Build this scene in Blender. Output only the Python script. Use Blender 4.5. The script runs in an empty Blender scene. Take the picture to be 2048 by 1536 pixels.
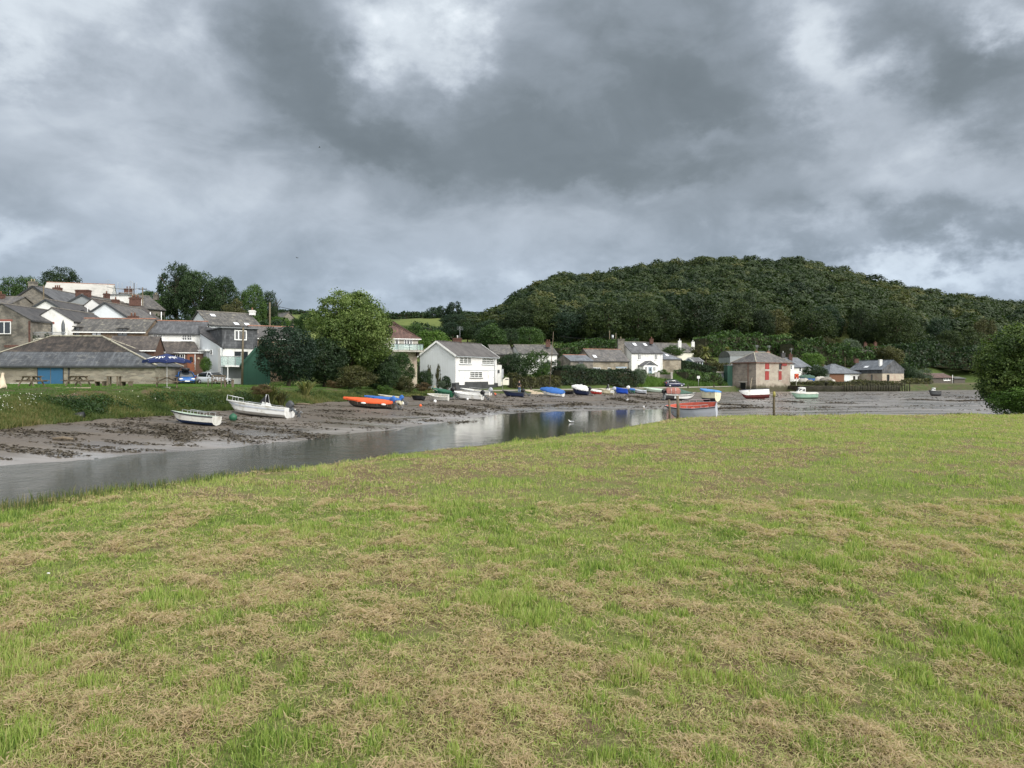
import bpy, math, random
import numpy as np
from mathutils import Vector, Matrix, Euler
S = bpy.context.scene
COL = S.collection
R = math.radians
F, CX, HY = 1540.0, 1024.0, 755.0          # measured from the photograph: focal length in its pixels, its centre column, its horizon row

# ------------------------------------------------------------------ camera
cam = bpy.data.cameras.new('camera'); camo = bpy.data.objects.new('camera', cam); COL.objects.link(camo)
cam.sensor_width = 36; cam.lens = 36 * F / 2048; cam.clip_start = .1; cam.clip_end = 9000
camo.rotation_euler = (R(90) - math.atan((768 - HY) / F), 0, 0)
S.camera = camo

# ------------------------------------------------------------------ light
SUN = Vector((.62, -.62, .60)).normalized()
sl = bpy.data.lights.new('sun', 'SUN'); sl.energy = 1.5; sl.angle = R(14); sl.color = (1, .955, .89)
so = bpy.data.objects.new('sun', sl); COL.objects.link(so); so.rotation_euler = SUN.to_track_quat('Z', 'Y').to_euler()
S.view_settings.view_transform = 'Standard'; S.view_settings.look = 'None'
S.view_settings.exposure = 0.34; S.view_settings.gamma = 1
S.cycles.max_bounces = 6; S.cycles.diffuse_bounces = 3; S.cycles.glossy_bounces = 3; S.cycles.transmission_bounces = 3
S.cycles.transparent_max_bounces = 6; S.cycles.caustics_reflective = False; S.cycles.caustics_refractive = False


class NT:
    """small node-graph helper"""
    def __init__(s, nt): s.t = nt; s.n = nt.nodes; s.l = nt.links
    def new(s, ty, **kw):
        n = s.n.new(ty)
        for k, v in kw.items(): setattr(n, k, v)
        return n
    def link(s, a, b): s.l.new(a, b)
    def put(s, sock, v):
        if hasattr(v, 'is_linked') or hasattr(v, 'links'): s.l.new(v, sock)
        else: sock.default_value = v
    def m(s, op, a, b=0.0, c=None, clamp=False):
        n = s.n.new('ShaderNodeMath'); n.operation = op; n.use_clamp = clamp
        s.put(n.inputs[0], a); s.put(n.inputs[1], b)
        if c is not None: s.put(n.inputs[2], c)
        return n.outputs[0]
    def noise(s, vec, scale, detail=4, rough=.55, dist=0.0, out='Fac'):
        n = s.n.new('ShaderNodeTexNoise'); s.put(n.inputs['Vector'], vec)
        n.inputs['Scale'].default_value = scale; n.inputs['Detail'].default_value = detail
        n.inputs['Roughness'].default_value = rough; n.inputs['Distortion'].default_value = dist
        return n.outputs[out]
    def ramp(s, fac, stops, interp='LINEAR'):
        n = s.n.new('ShaderNodeValToRGB'); s.put(n.inputs[0], fac); cr = n.color_ramp; cr.interpolation = interp
        while len(cr.elements) < len(stops): cr.elements.new(.5)
        for e, (p, c) in zip(cr.elements, stops):
            e.position = p; e.color = (*c, 1) if len(c) == 3 else c
        return n.outputs[0]
    def mix(s, fac, a, b, mode='MIX'):
        n = s.n.new('ShaderNodeMix'); n.data_type = 'RGBA'; n.blend_type = mode
        s.put(n.inputs[0], fac)
        for i, v in ((6, a), (7, b)):
            s.put(n.inputs[i], (*v, 1) if isinstance(v, tuple) and len(v) == 3 else v)
        return n.outputs[2]
    def map(s, vec, scale=(1, 1, 1), loc=(0, 0, 0), rot=(0, 0, 0)):
        n = s.n.new('ShaderNodeMapping'); s.put(n.inputs[0], vec)
        n.inputs['Scale'].default_value = scale; n.inputs['Location'].default_value = loc; n.inputs['Rotation'].default_value = rot
        return n.outputs[0]
    def ss(s, x, a, b):
        n = s.n.new('ShaderNodeMapRange'); n.interpolation_type = 'SMOOTHSTEP'; s.put(n.inputs[0], x)
        n.inputs[1].default_value = a; n.inputs[2].default_value = b; n.inputs[3].default_value = 0; n.inputs[4].default_value = 1
        return n.outputs[0]


# ------------------------------------------------------------------ sky: Nishita behind a procedural cloud deck, all in world directions
W = bpy.data.worlds.new('World'); S.world = W; W.use_nodes = True
W.node_tree.nodes.clear(); g = NT(W.node_tree)
tc = g.new('ShaderNodeTexCoord'); D = tc.outputs['Generated']
sx = g.new('ShaderNodeSeparateXYZ'); g.link(D, sx.inputs[0]); X, Y, Z = sx.outputs
zz = g.m('MAXIMUM', Z, 0.0)
den = g.m('ADD', zz, .16)
cp = g.new('ShaderNodeCombineXYZ'); g.put(cp.inputs[0], g.m('DIVIDE', X, den)); g.put(cp.inputs[1], g.m('DIVIDE', Y, den)); g.put(cp.inputs[2], g.m('MULTIPLY', Z, 1.5))
CP = cp.outputs[0]
w1 = g.new('ShaderNodeSeparateColor'); g.link(g.noise(g.map(D, (1, 1, 1.7)), 3.2, 4, .52, out='Color'), w1.inputs[0])
w2 = g.new('ShaderNodeSeparateColor'); g.link(g.noise(g.map(D, (1, 1, 1.5), (3, 1, 7)), 14, 5, .6, out='Color'), w2.inputs[0])
az = g.m('ARCTAN2', X, Y); el = g.m('ARCSINE', Z)
def warp(v, a, b): return g.m('ADD', g.m('ADD', v, g.m('MULTIPLY', g.m('SUBTRACT', a, .5), .20)), g.m('MULTIPLY', g.m('SUBTRACT', b, .5), .14))
U = warp(az, w1.outputs[0], w2.outputs[0]); V = warp(el, w1.outputs[1], w2.outputs[1])
# cloud masses: column, row (as seen in the photograph), half width, half height in degrees, tilt, lightness change
BL = [(1230, 110, 12, 8, 0, -.20), (1450, 250, 8, 5, 10, -.17), (1080, 330, 11, 4, -8, -.14), (770, 280, 5.5, 2.2, -22, -.22), (610, 140, 4.5, 5, -35, -.20), (500, 60, 5, 4, 0, -.08),
      (1960, 150, 6.5, 3.6, -12, -.30), (1800, 60, 5, 3, -20, -.12), (760, 50, 3.8, 2.0, 0, .29), (920, 100, 2.2, 1.6, 0, .25), (1620, 70, 2.6, 3.2, 0, .32), (1700, 190, 3.8, 2.4, 0, .26), (2040, 60, 1.8, 1.5, 0, .3),
      (1400, 300, 2.3, 1.2, 0, .14), (60, 60, 5, 3, 0, .20), (330, 30, 4, 2, 0, .14), (40, 130, 2, 1.2, 0, .12), (130, 340, 8, 3, -20, .05), (250, 210, 8, 3, -15, -.06), (60, 420, 7, 2, 0, -.03), (600, 500, 8, 2, 0, -.05),
      (1820, 330, 9, 3.5, 0, .12), (1850, 490, 13, 1.5, 0, -.18), (1930, 560, 7, 1.1, -4, .20), (1200, 440, 8, 1.3, 6, .09), (900, 600, 9, 1.5, 0, .12), (30, 500, 3, 1.2, 0, .16), (480, 430, 8, 3, 0, .03), (700, 560, 7, 1.5, 0, -.06), (900, 470, 5, 1.4, 0, -.02)]
acc = .56
for (px, py, a, b, t, s_) in BL:
    u0 = math.atan((px - CX) / F); v0 = math.atan((HY - py) / F * math.cos(u0)); c, sn = math.cos(R(t)), math.sin(R(t))
    du = g.m('SUBTRACT', U, u0); dv = g.m('SUBTRACT', V, v0)
    p = g.m('DIVIDE', g.m('ADD', g.m('MULTIPLY', du, c), g.m('MULTIPLY', dv, sn)), R(a))
    q = g.m('DIVIDE', g.m('SUBTRACT', g.m('MULTIPLY', dv, c), g.m('MULTIPLY', du, sn)), R(b))
    e = g.m('EXPONENT', g.m('MULTIPLY', g.m('ADD', g.m('MULTIPLY', p, p), g.m('MULTIPLY', q, q)), -.8))
    acc = g.m('MULTIPLY_ADD', e, s_ * 1.18, acc)
n1 = g.noise(CP, 1.1, 4, .5, .3); n2 = g.noise(g.map(D, (1, 1, 1.7), (5, 2, 1)), 11, 8, .56, .9); n3 = g.noise(g.map(D, (1, 1, 1.9), (2, 8, 3)), 5.2, 7, .52, .5)
acc = g.m('MULTIPLY_ADD', g.m('SUBTRACT', g.ss(n3, .36, .64), .5), .15, acc)
acc = g.m('MULTIPLY_ADD', g.m('SUBTRACT', n1, .5), .22, acc); acc = g.m('MULTIPLY_ADD', g.m('SUBTRACT', n2, .5), .22, acc)
# thin bright cloud round the sun, behind the photographer
dt = g.new('ShaderNodeVectorMath', operation='DOT_PRODUCT'); g.link(D, dt.inputs[0]); dt.inputs[1].default_value = SUN
glow = g.ss(dt.outputs['Value'], .02, .8)
front = g.ramp(acc, [(0, (.125, .148, .162)), (.22, (.165, .193, .214)), (.42, (.255, .292, .332)), (.62, (.395, .44, .495)), (.85, (.61, .665, .715)), (1, (.86, .90, .94))])
# a bluer tone low down
low = g.ss(el, .26, .02)
front = g.mix(g.m('MULTIPLY', low, .55), front, g.mix(1.0, front, (.80, .93, 1.10), 'MULTIPLY'))
cloud = g.mix(glow, front, (2.0, 1.97, 1.9))
bgc = g.new('ShaderNodeBackground'); g.link(cloud, bgc.inputs[0]); bgc.inputs[1].default_value = 1.0
sk = g.new('ShaderNodeTexSky'); sk.sky_type = 'NISHITA'; sk.sun_disc = False
sk.sun_elevation = math.asin(SUN.z); sk.sun_rotation = math.atan2(SUN.x, SUN.y)
bgs = g.new('ShaderNodeBackground'); g.link(sk.outputs[0], bgs.inputs[0]); bgs.inputs[1].default_value = .10
mx = g.new('ShaderNodeMixShader'); mx.inputs[0].default_value = .94
g.link(bgs.outputs[0], mx.inputs[1]); g.link(bgc.outputs[0], mx.inputs[2])
wo = g.new('ShaderNodeOutputWorld'); g.link(mx.outputs[0], wo.inputs[0])
W.cycles.sampling_method = 'MANUAL'; W.cycles.sample_map_resolution = 512

# ------------------------------------------------------------------ materials
M = {}
def base(name, rough=.8, spec=.3, metal=0.0):
    m = bpy.data.materials.new(name); m.use_nodes = True; t = NT(m.node_tree)
    p = t.n['Principled BSDF']; p.inputs['Roughness'].default_value = rough; p.inputs['Metallic'].default_value = metal
    p.inputs['Specular IOR Level'].default_value = spec
    M[name] = m; return m, t, p
def co(t, kind='Object'): return t.new('ShaderNodeTexCoord').outputs[kind]
def bump(t, p, h, st=.4, d=.05):
    b = t.new('ShaderNodeBump'); b.inputs['Strength'].default_value = st; b.inputs['Distance'].default_value = d
    t.put(b.inputs['Height'], h); t.link(b.outputs[0], p.inputs['Normal'])
def paint(name, c, rough=.5, var=.12, scale=1.5, dirt=None, metal=0.0, spec=.4, alpha=None):
    """paint, plastic, cloth, metal: a base colour with soft wear"""
    m, t, p = base(name, rough, spec, metal); v = co(t)
    n = t.noise(v, scale, 6, .62)
    d = dirt or tuple(x * (1 - var * 2.2) for x in c)
    l = tuple(min(1, x * (1 + var)) for x in c)
    t.link(t.ramp(n, [(.3, d), (.48, c), (.75, l)]), p.inputs['Base Color'])
    return m
def stone(name, cols, mortar=(.3, .28, .24), sc=(2.6, 2.6, 6.0), stain=None, green=None):
    m, t, p = base(name, .9, .2); v = t.map(co(t), sc)
    v = t.mix(.12, v, t.noise(co(t), 3, 3, out='Color'))
    vo = t.new('ShaderNodeTexVoronoi'); t.link(v, vo.inputs['Vector']); vo.inputs['Scale'].default_value = 1
    ve = t.new('ShaderNodeTexVoronoi'); ve.feature = 'DISTANCE_TO_EDGE'; t.link(v, ve.inputs['Vector'])
    s = t.new('ShaderNodeSeparateColor'); t.link(vo.outputs['Color'], s.inputs[0])
    c = t.ramp(s.outputs[0], [(i / (len(cols) - 1), x) for i, x in enumerate(cols)])
    big = t.noise(co(t), .45, 6, .65)
    c = t.mix(t.ss(ve.outputs['Distance'], .10, .02), c, mortar)
    c = t.mix(t.m('MULTIPLY', t.ss(big, .42, .68), .75), c, stain or tuple(x * .45 for x in cols[0]))
    if green:
        z = t.new('ShaderNodeSeparateXYZ'); t.link(co(t), z.inputs[0])
        k = t.ss(t.m('ADD', z.outputs[2], t.m('MULTIPLY', t.noise(co(t), 1.1, 4), 1.6)), green[1] + 1.2, green[1] + .3)
        c = t.mix(t.m('MULTIPLY', k, .9), c, green[0])
    t.link(c, p.inputs['Base Color']); bump(t, p, ve.outputs['Distance'], .6, .04); return m
def slate(name, c1, c2, lich=None, row=.25, lam=.45):
    m, t, p = base(name, .62, .35); v = co(t, 'UV')
    br = t.new('ShaderNodeTexBrick'); t.link(v, br.inputs['Vector']); br.inputs['Scale'].default_value = 1
    br.inputs['Brick Width'].default_value = row * 1.25; br.inputs['Row Height'].default_value = row; br.inputs['Mortar Size'].default_value = .012
    br.inputs['Color1'].default_value = (*c1, 1); br.inputs['Color2'].default_value = (*c2, 1); br.inputs['Mortar'].default_value = (*[x * .4 for x in c1], 1)
    o = co(t); n = t.noise(t.map(o, (1, 1, 1)), .8, 7, .68); n3 = t.noise(t.map(v, (3.2, .5, 1)), .9, 5, .6)
    c = t.mix(t.m('MULTIPLY', t.ss(n, .40, .66), .8), br.outputs['Color'], tuple(x * .5 for x in c1))
    c = t.mix(t.m('MULTIPLY', t.ss(n3, .48, .68), .55), c, tuple(x * 1.5 for x in c2))
    if lich:
        c = t.mix(t.m('MULTIPLY', t.ss(t.noise(o, 1.9, 6, .7), .52, .66), lam), c, lich)
    t.link(c, p.inputs['Base Color']); bump(t, p, br.outputs['Fac'], -.5, .02); return m
def boards(name, c, row, rough=.5, vert=False, dirt=None, depth=.03):
    """boarding: a saw-tooth across each plank"""
    m, t, p = base(name, rough, .35); s = t.new('ShaderNodeSeparateXYZ'); t.link(co(t, 'UV'), s.inputs[0])
    f = t.m('FRACT', t.m('DIVIDE', s.outputs[0 if vert else 1], row))
    gap = t.ss(f, .10, .0)
    n = t.noise(co(t), 1.2, 6, .65); n2 = t.noise(t.map(co(t, 'UV'), (.4, 9, 1) if not vert else (9, .4, 1)), 1, 4)
    cc = t.mix(t.m('MULTIPLY', t.ss(n, .45, .75), .4), c, dirt or tuple(x * .6 for x in c))
    cc = t.mix(t.m('MULTIPLY', n2, .25), cc, tuple(x * .75 for x in c))
    cc = t.mix(t.m('MULTIPLY', gap, .45), cc, tuple(x * .45 for x in c))
    t.link(cc, p.inputs['Base Color']); bump(t, p, f, .5, depth); return m
def leafm(name, c0, c1, c2, hue=.25, trans=.25):
    m, t, p = base(name, .55, .3)
    at = t.new('ShaderNodeAttribute'); at.attribute_name = 'tint'
    oi = t.new('ShaderNodeObjectInfo')
    f = t.m('MULTIPLY_ADD', t.m('SUBTRACT', oi.outputs['Random'], .5), hue, at.outputs['Fac'])
    c = t.ramp(f, [(.12, c0), (.5, c1), (.9, c2)])
    t.link(c, p.inputs['Base Color'])
    tr = t.new('ShaderNodeBsdfTranslucent'); t.link(t.mix(1.0, c, (1.3, 1.5, .7), 'MULTIPLY'), tr.inputs[0])
    ms = t.new('ShaderNodeMixShader'); ms.inputs[0].default_value = trans
    t.link(p.outputs[0], ms.inputs[1]); t.link(tr.outputs[0], ms.inputs[2]); t.link(ms.outputs[0], t.n['Material Output'].inputs[0]); return m

paint('white_render', (.74, .74, .72), .8, .04, .9, dirt=(.58, .58, .54))
paint('cool_render', (.66, .70, .73), .8, .05, .5, dirt=(.52, .56, .56))
paint('cream_render', (.68, .66, .57), .8, .07, .6, dirt=(.5, .48, .4))
paint('grey_render', (.27, .29, .30), .85, .08, .7)
paint('white_paint', (.82, .83, .82), .45, .05, 2)
paint('dirty_white', (.62, .62, .58), .5, .12, 2.2, dirt=(.36, .34, .28))
paint('grey_paint', (.33, .36, .38), .5, .1); paint('dark_frame', (.05, .055, .06), .4); paint('plinth_black', (.045, .048, .052), .7, .2)
paint('lintel_red', (.24, .085, .065), .7); paint('brick_red', (.115, .062, .048), .9, .3, 6); paint('brick_dark', (.10, .052, .04), .9, .35, 5)
paint('pot_clay', (.25, .13, .09), .8, .2, 4); paint('pot_buff', (.45, .38, .26), .8, .2, 4)
paint('lead', (.16, .17, .18), .5); paint('gutter', (.03, .032, .035), .4)
paint('ridge_grey', (.20, .185, .165), .8, .3, 3, dirt=(.12, .11, .09)); paint('ridge_red', (.33, .17, .12), .8, .25, 3); paint('ridge_pale', (.33, .31, .25), .85, .35, 4)
paint('blue_door', (.045, .16, .33), .55, .12, 2); paint('brown_door', (.23, .085, .045), .5, .1); paint('red_paint', (.26, .030, .025), .5, .1); paint('brown_board', (.18, .075, .04), .6, .15)
paint('wood_old', (.15, .12, .085), .85, .25, 7, dirt=(.07, .055, .04)); paint('wood_pale', (.33, .28, .20), .85, .2, 6); paint('wood_dark', (.055, .045, .035), .85, .3, 6)
paint('wood_post', (.13, .105, .07), .9, .3, 9, dirt=(.05, .05, .03)); paint('lichen_wood', (.28, .25, .08), .9, .3, 8)
paint('metal_grey', (.4, .42, .44), .35, .1, 3, metal=.7); paint('steel', (.62, .63, .64), .3, .05, metal=.8)
paint('black_plastic', (.012, .013, .015), .35, .2); paint('dark_grey', (.06, .065, .07), .45, .2)
paint('tyre', (.018, .018, .019), .85); paint('rubber_grey', (.09, .10, .11), .6, .15)
paint('canvas_blue', (.035, .13, .40), .75, .12, 2); paint('canvas_orange', (.62, .10, .028), .75, .1, 1.5); paint('canvas_green', (.05, .10, .075), .8, .2, 2); paint('canvas_red', (.30, .125, .10), .8, .2, 2.5)
paint('canvas_sky', (.10, .28, .60), .75, .1, 2); paint('bright_blue', (.02, .09, .55), .45, .1); paint('navy', (.012, .02, .055), .35, .15); paint('parasol_blue', (.010, .022, .095), .7, .12, 2)
paint('hull_white', (.74, .75, .74), .35, .05, 2.2, dirt=(.46, .44, .36)); paint('hull_cream', (.66, .62, .45), .45, .08, 2, dirt=(.38, .33, .22)); paint('hull_grey', (.42, .45, .50), .5, .1, 1.5, dirt=(.25, .25, .24))
paint('hull_red', (.48, .035, .03), .45, .1, 2); paint('hull_green', (.30, .47, .37), .45, .08, 2); paint('hull_dkgreen', (.02, .10, .055), .45, .15, 2); paint('hull_pale_green', (.42, .52, .44), .55, .1, 2)
paint('antifoul_dark', (.035, .035, .04), .8, .3, 2, dirt=(.05, .045, .03)); paint('antifoul_red', (.13, .03, .028), .85, .35, 2, dirt=(.05, .03, .022)); paint('antifoul_blue', (.025, .05, .13), .8, .3, 2)
paint('deck_red', (.52, .13, .085), .7, .25, 3, dirt=(.30, .10, .08)); paint('deck_pale', (.55, .55, .50), .6, .15, 3); paint('orange', (.80, .13, .03), .5)
paint('skin', (.50, .32, .24), .6); paint('hair', (.10, .09, .08), .8); paint('shirt_black', (.018, .018, .022), .9); paint('jeans', (.10, .16, .27), .9, .2, 8)
paint('dog_coat', (.50, .43, .32), .9, .12, 5); paint('gull_white', (.85, .85, .85), .7); paint('gull_grey', (.35, .37, .40), .7); paint('beak', (.6, .35, .05), .5)
paint('concrete', (.42, .40, .36), .9, .15, 1.2); paint('sand', (.42, .34, .24), .95, .15, .7); paint('rock', (.16, .155, .14), .9, .35, 2)
paint('car_blue', (.03, .12, .36), .22, .05, spec=.6); paint('car_white', (.66, .69, .73), .22, .05, spec=.6); paint('car_navy', (.012, .016, .055), .2, .1, spec=.7); paint('car_bright', (.02, .13, .60), .25, .05)
paint('lamp_lens', (.75, .77, .8), .12, .05, spec=.8); paint('tail_red', (.4, .01, .01), .2)
paint('shed_blue', (.26, .33, .40), .6, .1); paint('weed_mud', (.062, .052, .036), .8, .4, 3); paint('weed_dark', (.035, .036, .018), .95, .5, 3); paint('bark', (.07, .055, .04), .95, .4, 5); paint('bark_pale', (.17, .14, .10), .95, .3, 5)
paint('corrugated', (.10, .105, .10), .7, .25, 1.5); paint('asbestos', (.40, .39, .36), .9, .15, .8)
m, t, p = base('glass', .06, .9); p.inputs['Base Color'].default_value = (.02, .025, .03, 1)
m, t, p = base('rail_glass', .05, .8); p.inputs['Base Color'].default_value = (.35, .5, .48, 1); p.inputs['Alpha'].default_value = .45
m, t, p = base('curtain_glass', .15, .8); p.inputs['Base Color'].default_value = (.34, .36, .38, 1)
stone('stone_warm', [(.20, .17, .13), (.30, .26, .20), (.36, .31, .23), (.24, .23, .20)], (.36, .33, .26))
stone('stone_barn', [(.13, .115, .095), (.24, .21, .17), (.33, .295, .235), (.18, .175, .155)], (.31, .285, .24), (1.9, 1.9, 6.5), stain=(.16, .14, .11))
stone('stone_grey', [(.11, .105, .095), (.18, .165, .145), (.24, .215, .18), (.15, .15, .14)], (.27, .25, .21))
stone('stone_boat', [(.19, .165, .145), (.28, .245, .205), (.34, .295, .245), (.22, .205, .185)], (.36, .31, .27), (1.8, 1.8, 4.5), stain=(.14, .12, .105), green=((.045, .045, .022), 1.1))
stone('stone_cream', [(.36, .32, .25), (.42, .38, .30), (.47, .43, .34), (.34, .28, .235)], (.50, .45, .36), (1.4, 1.4, 2.6), stain=(.34, .24, .20))
stone('stone_boat_front', [(.29, .26, .215), (.36, .325, .265), (.41, .37, .30), (.26, .215, .185)], (.38, .345, .285), (1.4, 1.4, 2.8), stain=(.27, .20, .17), green=((.05, .048, .025), 1.3))
stone('stone_brown', [(.12, .08, .05), (.19, .13, .09), (.23, .17, .115), (.13, .11, .09)], (.21, .18, .14))
stone('stone_quay', [(.04, .038, .03), (.07, .065, .05), (.10, .09, .07), (.05, .05, .035)], (.03, .028, .02), (1.5, 1.5, 4), green=((.02, .022, .010), .4))
slate('slate_grey', (.085, .088, .095), (.12, .123, .13)); slate('slate_blue', (.12, .135, .155), (.165, .18, .20))
slate('slate_old', (.09, .087, .087), (.13, .124, .12), (.30, .27, .21)); slate('slate_dark', (.055, .055, .058), (.085, .082, .082), (.12, .10, .08), lam=.3)
slate('slate_lichen', (.085, .083, .08), (.125, .12, .112), (.30, .28, .22), lam=.6); slate('slate_barn', (.062, .068, .078), (.092, .099, .108), (.20, .20, .19), row=.35)
slate('slate_moss', (.032, .028, .026), (.060, .050, .044), (.14, .11, .085), row=.32, lam=.5); slate('tile_brown', (.095, .055, .045), (.13, .075, .06)); slate('slate_hung', (.055, .06, .068), (.12, .125, .135), row=.3)
slate('slate_brown', (.065, .058, .055), (.098, .084, .075), (.2, .17, .13)); slate('tile_grey', (.095, .09, .088), (.12, .112, .108))
boards('weatherboard', (.74, .74, .73), .17, dirt=(.66, .66, .62)); boards('green_boards', (.018, .075, .05), .9, .6, True); boards('shaded_white_boards', (.66, .70, .73), .45, .6, True, dirt=(.54, .58, .56), depth=.015)
boards('blue_boards', (.032, .115, .225), .14, .6, True); boards('dark_boards', (.10, .09, .075), .15, .8, True); boards('blue_shed_boards', (.28, .35, .42), .2, .6)
boards('brick_wall', (.13, .075, .055), .075, .9, dirt=(.11, .06, .045)); boards('brown_boards', (.17, .08, .045), .2, .7)

leafm('leaf_dark', (.008, .018, .009), (.020, .042, .016), (.048, .085, .028))
leafm('leaf_mid', (.012, .030, .008), (.036, .075, .018), (.085, .15, .035))
leafm('leaf_yellow', (.030, .045, .010), (.10, .135, .028), (.24, .27, .08))
leafm('leaf_bright', (.020, .045, .008), (.065, .13, .022), (.14, .23, .045))
leafm('leaf_olive', (.022, .026, .010), (.058, .062, .022), (.12, .12, .045))
leafm('leaf_wood', (.009, .020, .008), (.026, .046, .015), (.062, .085, .026), .5)
leafm('leaf_hill', (.011, .027, .009), (.038, .061, .018), (.098, .102, .030), 0); leafm('leaf_big', (.022, .046, .009), (.072, .118, .024), (.21, .27, .085)); leafm('leaf_grey', (.045, .065, .045), (.09, .125, .085), (.16, .20, .14)); leafm('leaf_blue', (.008, .020, .012), (.020, .043, .024), (.048, .082, .042))
leafm('leaf_rust', (.05, .035, .018), (.12, .085, .04), (.2, .15, .08)); leafm('leaf_spiky', (.04, .05, .015), (.13, .15, .05), (.32, .30, .12)); leafm('petal', (.6, .6, .5), (.75, .75, .66), (.85, .85, .8))
leafm('grass_blade', (.065, .125, .026), (.31, .40, .10), (.45, .345, .22), 0, .35)
leafm('grass_bank', (.028, .05, .014), (.085, .125, .032), (.26, .21, .10), 0, .3)

# ------------------------------------------------------------------ object helpers
ORG = {}
def tag(o, label=None, cat=None, group=None, kind=None):
    for k, v in (('label', label), ('category', cat), ('group', group), ('kind', kind)):
        if v: o[k] = v
    return o
def thing(name, label, cat, loc=(0, 0, 0), rot=(0, 0, 0), group=None):
    o = bpy.data.objects.new(name, None); COL.objects.link(o); o.location = loc; o.rotation_euler = rot
    o.empty_display_size = .2
    return tag(o, label, cat, group)
def house_root(name, label, loc, group=None, cat='house'):
    o = thing(name, label, cat, loc, group=group); ORG[o.name] = Vector(loc); return o
def copy_tree(o, parent=None):
    c = o.copy(); COL.objects.link(c)
    if parent: c.parent = parent
    for ch in list(o.children): copy_tree(ch, c)
    return c
def link_mesh(name, me, parent=None, mats=()):
    for m_ in mats: me.materials.append(M[m_] if isinstance(m_, str) else m_)
    o = bpy.data.objects.new(name, me); COL.objects.link(o)
    if parent is not None: o.parent = parent
    return o

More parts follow.
